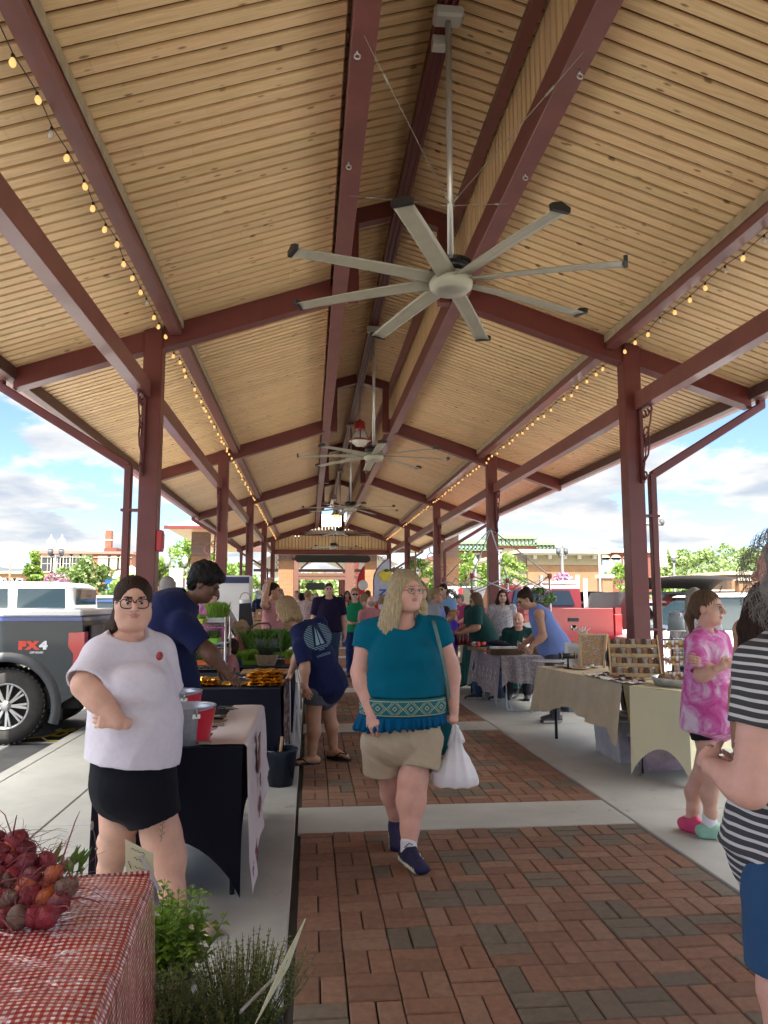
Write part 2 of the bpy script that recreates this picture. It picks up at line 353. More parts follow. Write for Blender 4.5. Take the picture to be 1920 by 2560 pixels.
# ================================================================ market hall
red=M('maroon_paint',(.125,.022,.017),.42,var=.14,scale=3.5,coat=.12,bump=.04,bscale=30)
red2=M('maroon_paint_dusty',(.17,.055,.046),.45,var=.16,scale=2.5,coat=.1)
redd=M('maroon_paint_bracket',(.10,.02,.022),.5,var=.2)
def deck_mat(name,alongx=True,p=.14):
    m,nt,b=_new(name); tc=N(nt,'ShaderNodeTexCoord'); sp=N(nt,'ShaderNodeSeparateXYZ'); L(nt,tc.outputs['Object'],sp.inputs[0])
    bi=mathn(nt,'FLOOR',mathn(nt,'DIVIDE',sp.outputs[1 if alongx else 0],p))
    # board lengths: random joints
    wn=N(nt,'ShaderNodeTexWhiteNoise',noise_dimensions='1D'); L(nt,bi,wn.inputs['W'])
    cv=N(nt,'ShaderNodeCombineXYZ'); L(nt,mathn(nt,'MULTIPLY',sp.outputs[0 if alongx else 2],1.),cv.inputs[0]); L(nt,mathn(nt,'MULTIPLY',sp.outputs[1 if alongx else 0],1.),cv.inputs[1]); L(nt,mathn(nt,'MULTIPLY',bi,7.31),cv.inputs[2])
    mp=N(nt,'ShaderNodeMapping'); mp.inputs['Scale'].default_value=(1.6,28,1); L(nt,cv.outputs[0],mp.inputs[0])
    gr=N(nt,'ShaderNodeTexNoise'); gr.inputs['Scale'].default_value=2.; gr.inputs['Detail'].default_value=6; gr.inputs['Distortion'].default_value=.8; L(nt,mp.outputs[0],gr.inputs['Vector'])
    mk=N(nt,'ShaderNodeMapping'); mk.inputs['Scale'].default_value=(5.,13,1); L(nt,cv.outputs[0],mk.inputs[0])
    vo=N(nt,'ShaderNodeTexVoronoi'); vo.inputs['Scale'].default_value=1.; L(nt,mk.outputs[0],vo.inputs['Vector'])
    sel=N(nt,'ShaderNodeSeparateColor'); L(nt,vo.outputs['Color'],sel.inputs[0])
    kr=N(nt,'ShaderNodeMapRange'); L(nt,vo.outputs['Distance'],kr.inputs[0]); kr.inputs[1].default_value=.20; kr.inputs[2].default_value=.10
    kn=mathn(nt,'MULTIPLY',kr.outputs[0],mathn(nt,'GREATER_THAN',sel.outputs[0],.55))
    c=ramp(nt,gr.outputs['Fac'],[(.25,(.64,.42,.205)),(.5,(.75,.52,.27)),(.75,(.82,.61,.34))])
    lx=mathn(nt,'DIVIDE',mathn(nt,'ADD',mathn(nt,'ABSOLUTE',mathn(nt,'SUBTRACT',sp.outputs[0],CX)) if alongx else sp.outputs[2],mathn(nt,'MULTIPLY',wn.outputs['Value'],7.)),3.4); sg=mathn(nt,'FLOOR',lx)
    wn2=N(nt,'ShaderNodeTexWhiteNoise',noise_dimensions='2D'); c2_=N(nt,'ShaderNodeCombineXYZ'); L(nt,bi,c2_.inputs[0]); L(nt,sg,c2_.inputs[1]); L(nt,c2_.outputs[0],wn2.inputs['Vector'])
    bj=mathn(nt,'LESS_THAN',mathn(nt,'FRACT',lx),.0035)
    tone=N(nt,'ShaderNodeMapRange'); L(nt,wn2.outputs['Value'],tone.inputs[0]); tone.inputs[3].default_value=.92; tone.inputs[4].default_value=1.06
    mu=N(nt,'ShaderNodeMix',data_type='RGBA',blend_type='MULTIPLY'); mu.inputs[0].default_value=1; L(nt,c,mu.inputs[6]); L(nt,tone.outputs[0],mu.inputs[7])
    big=N(nt,'ShaderNodeTexNoise'); big.inputs['Scale'].default_value=.8; big.inputs['Detail'].default_value=3; L(nt,tc.outputs['Object'],big.inputs[0])
    c2=mixc(nt,mathn(nt,'MULTIPLY',kn,.8),mu.outputs[2],(.16,.07,.025))
    hs=N(nt,'ShaderNodeHueSaturation'); L(nt,mathn(nt,'ADD',mathn(nt,'MULTIPLY',wn.outputs['Value'],.010),.495),hs.inputs['Hue']); hs.inputs['Saturation'].default_value=1.0; L(nt,mixc(nt,mathn(nt,'MULTIPLY',bj,.10),c2,(.15,.08,.03)),hs.inputs['Color'])
    L(nt,hs.outputs[0],b.inputs['Base Color']); b.inputs['Roughness'].default_value=.5
    return m
PITCH=.1405
wood=deck_mat('deck_pine',True,PITCH)
groove=M('deck_groove_shade',(.13,.06,.02),.8,var=.2)  # groove floors coloured dark to stand in for shade between boards
SL=.336
def zc_(X): return 4.70-SL*(abs(X-CX)-2.95)
def deck(x0,z0,x1,z1,y0,y1,flip=False):
    """boarded underside; every board an own strip with an open groove beside it"""
    g=MB(); y=math.floor(y0/PITCH)*PITCH; d=.030
    dx,dz=x1-x0,z1-z0; l=math.hypot(dx,dz); nx_,nz_=-dz/l,dx/l
    if nz_<-1e-9 or flip: nx_,nz_=-nx_,-nz_
    def P(t,yy,h): return (x0+dx*t+nx_*h,yy,z0+dz*t+nz_*h)
    while y<y1:
        a,b=y+.0,y+PITCH*.74; c=y+PITCH; j=random.uniform(0,.0025)
        g.add([P(0,a,j),P(1,a,j),P(1,b,j),P(0,b,j)],[(0,1,2,3)],0)
        g.add([P(0,b,j),P(1,b,j),P(1,b+.004,d),P(0,b+.004,d)],[(0,1,2,3)],0)
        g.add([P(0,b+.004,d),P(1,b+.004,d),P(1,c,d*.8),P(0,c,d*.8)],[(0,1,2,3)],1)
        g.add([P(0,c,d*.8),P(1,c,d*.8),P(1,c,0),P(0,c,0)],[(0,1,2,3)],0)
        y=c
    h=.06
    g.add([P(0,y0,h),P(1,y0,h),P(1,y1,h),P(0,y1,h)],[(0,1,2,3)],2)
    return g
hall=thing('market_hall','open market hall with maroon steel frame and pine board ceiling','market hall',(CX,Z1,0))
def hb(g,name,m): 
    o=g.build(name,m); o.parent=hall; o.matrix_parent_inverse=Matrix.Translation((-CX,-Z1,0)); return o
roofm=M('roof_metal',(.25,.06,.05),.4,metal=.3)
Y0=-12.; YR=YE+.6
for s in (-1,1):
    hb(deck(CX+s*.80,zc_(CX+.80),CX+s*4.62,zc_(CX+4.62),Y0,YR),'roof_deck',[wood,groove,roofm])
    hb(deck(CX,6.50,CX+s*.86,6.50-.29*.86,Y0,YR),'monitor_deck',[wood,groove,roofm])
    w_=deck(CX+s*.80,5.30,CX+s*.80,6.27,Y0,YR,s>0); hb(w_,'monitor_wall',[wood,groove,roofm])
def post(x,y):
    g=MB(); g.box(x-.11,x+.11,y-.11,y+.11,0,zc_(x),bev=.012); hb(g,'post',red)
for k,y in enumerate(FR):
    for s in (-1,1):
        post(CX+s*2.95,y)
        # lower rafter: outer piece, inner piece
        for a,b,dd in ((3.06,4.53,.24),(.50,2.84,.27)):
            g=MB(); poly=[(CX+s*a,zc_(CX+a)-.004),(CX+s*b,zc_(CX+b)-.004),(CX+s*b,zc_(CX+b)-dd),(CX+s*a,zc_(CX+a)-dd)]
            if a<1: poly=[(CX+s*.64,zc_(CX+.64)-.004),(CX+s*b,zc_(CX+b)-.004),(CX+s*b,zc_(CX+b)-dd),(CX+s*.50,zc_(CX+.50)-dd-.02),(CX+s*.50,zc_(CX+.5)-.05)]
            g.prism(poly,y-.075,y+.075); g.prism([(p[0],p[1]) for p in [(CX+s*a,zc_(CX+a)-dd-.012),(CX+s*b,zc_(CX+b)-dd-.012),(CX+s*b,zc_(CX+b)-dd+.002),(CX+s*a,zc_(CX+a)-dd+.002)]],y-.09,y+.09)
            hb(g,'rafter',red)
        g=MB(); g.box(min(CX+s*.505,CX+s*.64),max(CX+s*.505,CX+s*.64),y-.078,y+.078,5.16,6.47-.29*.6,bev=.006); hb(g,'monitor_stub',red)
        g=MB(); g.prism([(CX+s*.08,6.475),(CX+s*.64,6.475-.162),(CX+s*.64,6.27-.162),(CX+s*.08,6.27)],y-.073,y+.073); hb(g,'monitor_rafter',red)
ya,yb=Y0,YR
for s in (-1,1):
    def bx(a,b,z0,z1,name,m=red,ys=None):
        for (p,q) in (ys or [(ya,yb)]):
            g=MB(); g.box(min(CX+s*a,CX+s*b),max(CX+s*a,CX+s*b),p,q,z0,z1,bev=.005); hb(g,name,m)
    seg=[(FR[i]+.10,FR[i+1]-.10) for i in range(len(FR)-1)]
    bx(.66,.83,5.15,5.42,'inner_beam',red2)
    bx(.645,.76,6.20,6.30,'monitor_purlin',red2)
    bx(2.62,2.76,4.615,4.752,'purlin',red2,seg)
    # pale timber plate on the inner side of the purlin
    bx(2.60,2.617,4.70,4.80,'purlin_plate',M('weathered_board',(.36,.29,.19),.7,var=.2,scale=8),seg)
    seg2=[(FR[i]+(.115 if i else -3),FR[i+1]-.115) for i in range(len(FR)-1)]
    bx(2.955,3.095,3.838,4.045,'tie_beam',red2,seg2)
    bx(4.50,4.62,4.02,4.17,'fascia_beam',M('plum_paint',(.105,.048,.045),.5,var=.1))
    gut=MB(); gut.prism([(CX+s*4.625,4.03),(CX+s*4.73,4.03),(CX+s*4.78,4.10),(CX+s*4.78,4.17),(CX+s*4.625,4.17)],ya,yb); hb(gut,'gutter',M('gutter_paint',(.30,.12,.10),.4,var=.1))
    # downspouts
    for k in (0,2,4):
        y=FR[k+3]
        g=MB(); g.bar((CX+s*4.70,y,4.05),(CX+s*4.70,y,3.93),.09,.09,up=(0,1,0),bev=.008)
        g.bar((CX+s*4.72,y,3.97),(CX+s*3.20,y,3.03),.10,.085,up=(0,1,0),bev=.01)
        g.bar((CX+s*3.20,y,3.05),(CX+s*3.20,y,0),.085,.10,up=(0,1,0),bev=.01)
        for zz in (2.5,1.1): g.box(min(CX+s*3.06,CX+s*3.265),max(CX+s*3.06,CX+s*3.265),y-.06,y+.06,zz,zz+.03)
        hb(g,'downspout',red)
# ridge beam: channel pair with conduits
g=MB(); g.box(CX-.075,CX+.075,ya,yb,6.235,6.25); g.box(CX-.012,CX+.012,ya,yb,6.25,6.49)
g.box(CX-.075,CX-.060,ya,yb,6.25,6.30); g.box(CX+.060,CX+.075,ya,yb,6.25,6.30); g.box(CX-.05,CX+.05,ya,yb,6.44,6.49); hb(g,'ridge_beam',red)
g=MB(); g.tube([(CX+.035,ya,6.222),(CX+.035,yb,6.222)],.011,8); g.tube([(CX-.03,ya,6.222),(CX-.03,yb,6.222)],.009,8); hb(g,'ridge_conduit',redd)
g=MB(); g.tube([(CX+.775,ya,5.455),(CX+.775,yb,5.455)],.013,8); hb(g,'conduit',M('galvanised',(.55,.55,.53),.4,metal=.8))
# scroll brackets under the tie beams
def curl(g,c,r0,r1,a0,a1,x,r=.011,n=22):
    pts=[]
    for i in range(n+1):
        t=i/n; a=a0+(a1-a0)*t; rr=r0+(r1-r0)*t; pts.append((x,c[0]+rr*math.cos(a),c[1]+rr*math.sin(a)))
    g.tube(pts,r,6)
def bracket(x,y,d,small=False):
    g=MB(); z=3.83; k=.55 if small else 1.
    g.box(x-.02,x+.02,min(y+d*.005,y+d*.05),max(y+d*.005,y+d*.05),z-.92*k,z)
    g.box(x-.02,x+.02,min(y,y+d*.36*k),max(y,y+d*.36*k),z-.012,z-.001)
    for i in range(1,4):
        r=.055*k
        curl(g,(y+d*(.05+.085*i)*1.,z-.07*k-(.02 if i<3 else .0)),r,.02,PI/2*(1 if d>0 else 1),PI/2+(-d)*1.6*PI,x)
    g.tube([(x,y+d*.34*k,z-.05),(x,y+d*.30*k,z-.20*k),(x,y+d*.22*k,z-.32*k),(x,y+d*.1,z-.36*k)],.011,6)
    curl(g,(y+d*.17*k,z-.32*k),.075*k,.07*k,0,2*PI,x)
    g.tube([(x,y+d*.22*k,z-.36*k),(x,y+d*.25*k,z-.48*k),(x,y+d*.2*k,z-.60*k),(x,y+d*.1*k,z-.66*k),(x,y+d*.06,z-.78*k),(x,y+d*.10*k,z-.88*k)],.012,6)
    g.tube([(x,y+d*.10*k,z-.36*k),(x,y+d*.15*k,z-.5*k),(x,y+d*.13*k,z-.6*k),(x,y+d*.06,z-.66*k)],.010,6)
    curl(g,(y+d*.10*k,z-.84*k),.05*k,.045*k,-PI/2,1.4*PI,x)
    hb(g,'scroll_bracket',redd)
for y in FR[1:]:
    for s in (-1,1):
        bracket(CX+s*3.02,y-.11,-1); bracket(CX+s*3.02,y+.11,1,True)
        # bolted splice box behind each post
        g=MB(); g.box(CX+s*3.025-.05,CX+s*3.025+.05,y+.35,y+.47,4.05,4.13); hb(g,'splice_block',red)
# eye bolts under the beams
ev=M('galvanised',(.55,.55,.53),.4)
for (u,v,zz) in ((1449,175,5.15),(1313,432,5.15),(893,125,5.15),(872,405,5.15),(1105,700,5.15)):
    P=gat(u,v,zz); P[2]=zz; g=MB()
    g.tube([P,(P[0],P[1],P[2]-.03)],.008,6); g.tube([(P[0]+.02*math.cos(a),P[1]-.004,P[2]-.05+.02*math.sin(a)) for a in np.linspace(0,2*PI,12)],.006,5)
    hb(g,'eye_bolt',ev)
# gable infill at the end of the hall
g=MB(); x=CX-2.84; yv=YE+.16
wood_v=deck_mat('gable_pine',False,.17)
while x<CX+2.84:
    xa,xb=x,x+.145
    g.add([(xa,yv,4.04),(xb,yv,4.04),(xb,yv,min(zc_(xb)-.02,5.25)),(xa,yv,min(zc_(xa)-.02,5.25))],[(0,1,2,3)],0)
    g.add([(xb,yv,4.04),(xb+.004,yv+.02,4.04),(xb+.004,yv+.02,min(zc_(xb)-.02,5.25)),(xb,yv,min(zc_(xb)-.02,5.25))],[(0,1,2,3)],0)
    x+=.17
g.box(CX-2.84,CX+2.84,yv+.02,yv+.08,4.04,4.7,1); g.box(CX-1.6,CX+1.6,yv+.021,yv+.08,4.70,5.05,1)
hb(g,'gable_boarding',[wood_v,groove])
g=MB(); g.box(CX-2.84,CX+2.84,YE-.10,YE+.10,3.78,4.02,bev=.01); g.box(CX-2.3,CX+2.3,YE+.0,YE+.15,4.76,4.90,bev=.01)
g.box(CX-2.0,CX+2.0,YE+.5,YE+.62,3.5,3.66); hb(g,'end_beam',red)
for s in (-1,1):
    g=MB()
    for (cy,cz,r) in ((.16,.13,.11),(.36,.13,.09),(.17,.36,.10),(.15,.60,.10),(.52,.08,.06)):
        pts=[(CX+s*(2.84-cy)+r*math.cos(a)*.9,YE,3.74-cz+r*math.sin(a)) for a in np.linspace(0,2*PI*.85,14)]
        g.tube(pts,.013,6)
    hb(g,'scroll_bracket',redd)
# fire alarm box on the near left post
g=MB(); g.box(CX-2.84+.002,CX-2.84+.07,Z1-.11,Z1+.02,2.03,2.28,bev=.012); g.box(CX-2.84+.07,CX-2.84+.078,Z1-.09,Z1+.0,2.07,2.24)
tag(g.build('alarm_box',M('alarm_red',(.42,.02,.025),.35)),'small red box fixed to the near left maroon post','alarm box')
# ================================================================ people: smooth-blended body surfaces, meshed with surface nets
def V3(*a): return np.array(a,float)
def nrm(v): v=np.asarray(v,float); return v/(np.linalg.norm(v)+1e-12)
class Prim: pass
def seg(a,b,ra,rb,id=0,k=.02,fr=None,sub=False,flat=0,kz=1.):
    """tapered limb piece; radii number or (across, deep); flat 1 = cut square at b, 2 = at a, 3 = both"""
    p=Prim(); p.t='s'; p.a=np.asarray(a,float); p.b=np.asarray(b,float)
    p.ra=(ra,ra) if np.isscalar(ra) else ra; p.rb=(rb,rb) if np.isscalar(rb) else rb
    p.id=id;p.k=k;p.fr=fr;p.sub=sub;p.flat=flat
    m=max(*p.ra,*p.rb)+k; p.lo=np.minimum(p.a,p.b)-m; p.hi=np.maximum(p.a,p.b)+m; return p
def ell(c,r,R=None,id=0,k=.02,sub=False):
    p=Prim(); p.t='e'; p.a=np.asarray(c,float); p.r=np.asarray(r if not np.isscalar(r) else (r,)*3,float); p.R=R; p.id=id;p.k=k;p.sub=sub
    m=max(p.r)+k; p.lo=p.a-m; p.hi=p.a+m; return p
def cut(n,c,id=None):
    """removes everything on the side n points to"""
    p=Prim(); p.t='c'; p.n=nrm(n); p.c=np.asarray(c,float); p.sub=True; p.id=id; p.k=.004; p.lo=None; return p
def tubep(nodes,id=0,k=.03,fr=None,flat=0):
    out=[]
    for i in range(len(nodes)-1):
        (a,ra),(b,rb)=nodes[i],nodes[i+1]
        out.append(seg(a,b,ra,rb,id,k,fr,flat=(1 if flat and i==len(nodes)-2 else 0)))
    return out
def evalp(p,X,Y,Z):
    if p.t=='c': return -((X-p.c[0])*p.n[0]+(Y-p.c[1])*p.n[1]+(Z-p.c[2])*p.n[2])
    if p.t=='e':
        x,y,z=X-p.a[0],Y-p.a[1],Z-p.a[2]
        if p.R is not None:
            R=p.R; x,y,z=(R[0][0]*x+R[0][1]*y+R[0][2]*z, R[1][0]*x+R[1][1]*y+R[1][2]*z, R[2][0]*x+R[2][1]*y+R[2][2]*z)
        k0=np.sqrt((x/p.r[0])**2+(y/p.r[1])**2+(z/p.r[2])**2); k1=np.sqrt((x/p.r[0]**2)**2+(y/p.r[1]**2)**2+(z/p.r[2]**2)**2)+1e-9
        return k0*(k0-1)/k1
    ab=p.b-p.a; l=np.linalg.norm(ab)+1e-9; u=ab/l
    x,y,z=X-p.a[0],Y-p.a[1],Z-p.a[2]
    t=x*u[0]+y*u[1]+z*u[2]; tc=np.clip(t/l,0,1); ax=t-tc*l
    if p.fr is None:
        r=p.ra[0]+(p.rb[0]-p.ra[0])*tc
        qx,qy,qz=x-u[0]*tc*l,y-u[1]*tc*l,z-u[2]*tc*l
        d=np.sqrt(qx*qx+qy*qy+qz*qz)-r
    else:
        f=np.asarray(p.fr,float); f=nrm(f-u*np.dot(f,u)); s=np.cross(u,f)
        rx=p.ra[0]+(p.rb[0]-p.ra[0])*tc; ry=p.ra[1]+(p.rb[1]-p.ra[1])*tc; rz=np.minimum(rx,ry)
        qs=x*s[0]+y*s[1]+z*s[2]; qf=x*f[0]+y*f[1]+z*f[2]
        k0=np.sqrt((qs/rx)**2+(qf/ry)**2+(ax/rz)**2); k1=np.sqrt((qs/rx**2)**2+(qf/ry**2)**2+(ax/rz**2)**2)+1e-6
        d=k0*(k0-1)/k1
    if p.flat&1: d=np.maximum(d,t-l)
    if p.flat&2: d=np.maximum(d,-t)
    return d
def mesh_sdf(prims,h,lo=None,hi=None):
    """-> verts, quads, material id per quad"""
    add=[p for p in prims if not p.sub]
    if lo is None: lo=np.min([p.lo for p in add],0)-2*h; hi=np.max([p.hi for p in add],0)+2*h
    n=np.ceil((hi-lo)/h).astype(int)+1
    D=np.full(n,1.,np.float32); I=np.zeros(n,np.int8)
    gx=(lo[0]+np.arange(n[0])*h).astype(np.float32); gy=(lo[1]+np.arange(n[1])*h).astype(np.float32); gz=(lo[2]+np.arange(n[2])*h).astype(np.float32)
    for p in prims:
        if p.lo is None: s=[slice(0,n[i]) for i in range(3)]
        else:
            a=np.clip(np.floor((p.lo-lo)/h).astype(int)-1,0,n); b=np.clip(np.ceil((p.hi-lo)/h).astype(int)+2,0,n)
            if np.any(b-a<1): continue
            s=[slice(a[i],b[i]) for i in range(3)]
        s=tuple(s); d=evalp(p,gx[s[0]][:,None,None],gy[s[1]][None,:,None],gz[s[2]][None,None,:]).astype(np.float32)
        c=D[s]
        if p.sub:
            d=-d; k=p.k; hh=np.clip(.5-.5*(c-d)/k,0,1); nd=c*(1-hh)+d*hh+k*hh*(1-hh)
            if p.id is not None and p.t!='c': I[s]=np.where((d>c-.003),p.id,I[s])
            D[s]=nd
        else:
            k=p.k; hh=np.clip(.5+.5*(c-d)/k,0,1); nd=c*(1-hh)+d*hh-k*hh*(1-hh)
            I[s]=np.where(d<c,p.id,I[s]); D[s]=nd
    return nets(D,I,lo,h)
def nets(D,I,lo,h):
    ins=D<0; nx,ny,nz=D.shape
    cnt=np.zeros((nx-1,ny-1,nz-1),np.int8); C8=[(i,j,k) for i in (0,1) for j in (0,1) for k in (0,1)]
    for i,j,k in C8: cnt+=ins[i:nx-1+i,j:ny-1+j,k:nz-1+k]
    act=(cnt>0)&(cnt<8); idx=np.argwhere(act); m=len(idx)
    cm=-np.ones(act.shape,np.int32); cm[act]=np.arange(m)
    val=np.stack([D[idx[:,0]+i,idx[:,1]+j,idx[:,2]+k] for i,j,k in C8],1)
    acc=np.zeros((m,3)); num=np.zeros(m)
    for a in range(8):
        for ax in range(3):
            b=list(C8[a])
            if b[ax]: continue
            b[ax]=1; b=C8.index(tuple(b)); va,vb=val[:,a],val[:,b]; mk=(va<0)!=(vb<0)
            t=np.where(mk,va/(va-vb+1e-12),0); p=np.tile(np.array(C8[a],float),(m,1)); p[:,ax]+=t
            acc+=p*mk[:,None]; num+=mk
    v=lo+(idx+acc/np.maximum(num,1)[:,None])*h
    vid=I[idx[:,0],idx[:,1],idx[:,2]]
    F=[]
    for ax in range(3):
        o=[i for i in range(3) if i!=ax]
        sl0=[slice(None)]*3; sl1=[slice(None)]*3; sl0[ax]=slice(0,-1); sl1[ax]=slice(1,None)
        ch=ins[tuple(sl0)]!=ins[tuple(sl1)]
        e=np.argwhere(ch); ok=(e[:,o[0]]>0)&(e[:,o[1]]>0)&(e[:,o[0]]<D.shape[o[0]]-1)&(e[:,o[1]]<D.shape[o[1]]-1); e=e[ok]
        q=[]
        for da,db in ((-1,-1),(0,-1),(0,0),(-1,0)):
            c=e.copy(); c[:,o[0]]+=da; c[:,o[1]]+=db; q.append(cm[c[:,0],c[:,1],c[:,2]])
        q=np.stack(q,1); inn=ins[e[:,0],e[:,1],e[:,2]]
        fl=inn if ax!=1 else ~inn
        q[~fl]=q[~fl][:,::-1]; F.append(q)
    F=np.concatenate(F); F=F[(F>=0).all(1)]
    return v,F,np.max(vid[F],1) if len(F) else np.zeros(0,int)
def vnormals(v,F):
    n=np.cross(v[F[:,2]]-v[F[:,0]],v[F[:,3]]-v[F[:,1]]); N_=np.zeros_like(v)
    for i in range(4): np.add.at(N_,F[:,i],n)
    return N_/(np.linalg.norm(N_,axis=1)[:,None]+1e-12)
def patches(name,plist,mats,parent=None,disp=None,loc=None):
    """plist of (prims, voxel[, disp]) meshed apart but kept as one object"""
    VV=[];FF=[];MM=[];o=0
    for it in plist:
        v,F,m=mesh_sdf(it[0],it[1])
        dp=it[2] if len(it)>2 else disp
        if dp is not None and len(F): v=v+vnormals(v,F)*dp(v)[:,None]
        VV.append(v);FF.append(F+o);MM.append(m);o+=len(v)
    v=np.concatenate(VV);F=np.concatenate(FF);m=np.concatenate(MM)
    me=bpy.data.meshes.new(name); me.vertices.add(len(v)); me.vertices.foreach_set('co',v.astype(np.float32).ravel())
    me.loops.add(F.size); me.loops.foreach_set('vertex_index',F.astype(np.int32).ravel())
    me.polygons.add(len(F)); me.polygons.foreach_set('loop_start',np.arange(0,F.size,4,dtype=np.int32)); me.polygons.foreach_set('loop_total',np.full(len(F),4,np.int32))
    if not isinstance(mats,(list,tuple)): mats=[mats]
    for q in mats: me.materials.append(q)
    me.polygons.foreach_set('material_index',m.astype(np.int32)); me.polygons.foreach_set('use_smooth',np.ones(len(F),bool)); me.update(calc_edges=True); me.validate()
    ob=bpy.data.objects.new(name,me); C.objects.link(ob)
    if parent is not None: adopt(ob,parent)
    return ob
def folds(amp,freq=16.,seed=0,zgrow=None,dirs=None):
    r=np.random.default_rng(seed); ks=[nrm(r.normal(size=3)*(1,1,.55))*freq*r.uniform(.5,1.6) for _ in range(7)] if dirs is None else [np.array(d)*freq*r.uniform(.7,1.3) for d in dirs]
    ph=r.uniform(0,6,size=len(ks)); wk=r.normal(size=(3,3))*3
    def f(v):
        w=v+.035*np.sin(v@wk.T*2.1+1.); s=0
        for k,p in zip(ks,ph):
            q=np.sin(w@k+p); s=s+(1-np.abs(q))**2-.33
        s=s/len(ks)*2.2
        g=1. if zgrow is None else np.clip((zgrow[0]-v[:,2])/(zgrow[0]-zgrow[1]),.15,1.)
        return s*amp*g
    return f
def strands(amp,c,freq=60.,seed=1):
    def f(v):
        d=v-np.asarray(c); a=np.arctan2(d[:,1],d[:,0]); 
        return amp*(np.sin(a*freq*.35+7*d[:,2]+2*np.sin(d[:,2]*23))+.7*np.sin(a*freq*.8+3*np.sin(d[:,2]*17+a*3)))
    return f
def curly(amp,freq,seed=2):
    r=np.random.default_rng(seed); ks=[nrm(r.normal(size=3))*freq*r.uniform(.6,1.7) for _ in range(9)]; ph=r.uniform(0,6,9)
    return lambda v: amp*sum(np.sin(v@k+p+1.5*np.sin(v@k[[1,2,0]]*.5)) for k,p in zip(ks,ph))/3.
# ---- skin, hair, cloth
def skin(name,col):
    m=M(name,col,.48,var=.10,scale=14,bump=.12,bscale=160,spec=.4)
    b=m.node_tree.nodes['Principled BSDF']; b.inputs['Subsurface Weight'].default_value=.12; b.inputs['Subsurface Radius'].default_value=(.02,.007,.004); return m
def cloth(name,col,var=.07,rough=.85,scale=5.,bump=.35,bscale=420): return M(name,col,rough,var=var,scale=scale,bump=bump,bscale=bscale,sheen=.04,spec=.12)
def hairm(name,col,var=.45): return M(name,col,.55,var=var,scale=1.,stretch=(150,150,9),bump=.9,bscale=1.2,spec=.18)
SKP=skin('skin_pale',(.66,.39,.29)); SKR=skin('skin_rosy',(.72,.40,.31)); SKT=skin('skin_tan',(.47,.26,.165)); SKD=skin('skin_brown',(.13,.062,.036)); SKO=skin('skin_olive',(.40,.21,.13))
LIP=M('lip_rose',(.50,.21,.18),.4,var=.05); LIPD=M('lip_brown',(.15,.05,.04),.4,var=.05)
EYEW=M('eye_white',(.52,.48,.45),.25,var=0); IRIS=M('iris_dark',(.03,.025,.02),.15,var=0); IRISB=M('iris_blue',(.07,.12,.16),.15,var=0)
BROWN_H=hairm('hair_dark_brown',(.035,.018,.011)); BLACK_H=hairm('hair_black',(.009,.007,.006)); BLOND_H=hairm('hair_ash_blond',(.50,.40,.24),.35); SAND_H=hairm('hair_sandy',(.30,.21,.11),.4)
GREY_H=hairm('hair_grey',(.30,.28,.26),.4); LBR_H=hairm('hair_light_brown',(.13,.08,.045),.4); RED_H=hairm('hair_auburn',(.16,.055,.025),.4)
def frame(f,up=(0,0,1)):
    f=nrm(f); u=nrm(np.asarray(up,float)-f*np.dot(up,f)); s=np.cross(f,u); return f,u,s   # s = the head's right-hand side
def head_prims(c,f,up=(0,0,1),sc=1.,fat=0.,ids=(0,1,2),nose=1.,jaw=1.,female=True,detail=True):
    """ids: skin, lip, brow"""
    f,u,s=frame(f,up); R=np.array([s,f,u]); q=lambda a,b,z: c+sc*(s*a+f*b+u*z); e=lambda a,b,z:(a*sc,b*sc,z*sc); P=[]
    P.append(ell(q(0,-.012,.030),e(.076,.096,.086),R,ids[0],.02))
    P.append(ell(q(0,.018,-.035),e(.060+.016*fat,.068+.006*fat,.078),R,ids[0],.03*sc))
    P.append(ell(q(0,.052,-.088),e(.026*jaw+.016*fat,.026,.024),R,ids[0],.03*sc))
    for k in (-1,1):
        P.append(ell(q(k*(.043+.010*fat),.045,-.030-.012*fat),e(.030+.012*fat,.032,.036+.006*fat),R,ids[0],.02*sc))
        P.append(ell(q(k*(.040+.018*fat),.02,-.072),e(.026+.012*fat,.040,.026),R,ids[0],.03*sc))
        P.append(seg(q(k*.010,.088,.020),q(k*.046,.070,.026),.011*sc,.009*sc,ids[0],.012*sc))
        P.append(ell(q(k*.078,-.008,-.008),e(.010,.020,.031),R,ids[0],.008*sc))
    if fat>.3: P.append(ell(q(0,.030,-.108),e(.060+.01*fat,.055,.030),R,ids[0],.03*sc))
    if detail:
        for k in (-1,1): P.append(ell(q(k*.032,.096,.000),e(.0160,.013,.0072),R,ids[0],.007*sc,True))
    P.append(seg(q(0,.088,.008),q(0,.110,-.027),.0085*sc*nose,.0128*sc*nose,ids[0],.008*sc))
    for k in (-1,1): P.append(ell(q(k*.0125,.098,-.032),e(.0095,.0105,.0075),R,ids[0],.005*sc))
    if detail:
        P.append(seg(q(-.020,.0825,-.0595),q(0,.0900,-.0570),.0024*sc,.0034*sc,ids[1],.002)); P.append(seg(q(.020,.0825,-.0595),q(0,.0900,-.0570),.0024*sc,.0034*sc,ids[1],.002))
        P.append(seg(q(-.013,.085,-.0628),q(.013,.085,-.0628),.0036*sc,.0036*sc,ids[1],.004)); P.append(seg(q(-.006,.0865,-.0632),q(.006,.0865,-.0632),.0040*sc,.0040*sc,ids[1],.004))
        for k in (-1,1): P.append(seg(q(k*.020,.0905,.0068),q(k*.045,.083,.0062),.0014*sc,.0012*sc,ids[2],.001)); P.append(seg(q(k*.018,.0965,.0255),q(k*.047,.080,.0275),0.0021*sc,.0014*sc,ids[2],.001))
    return P
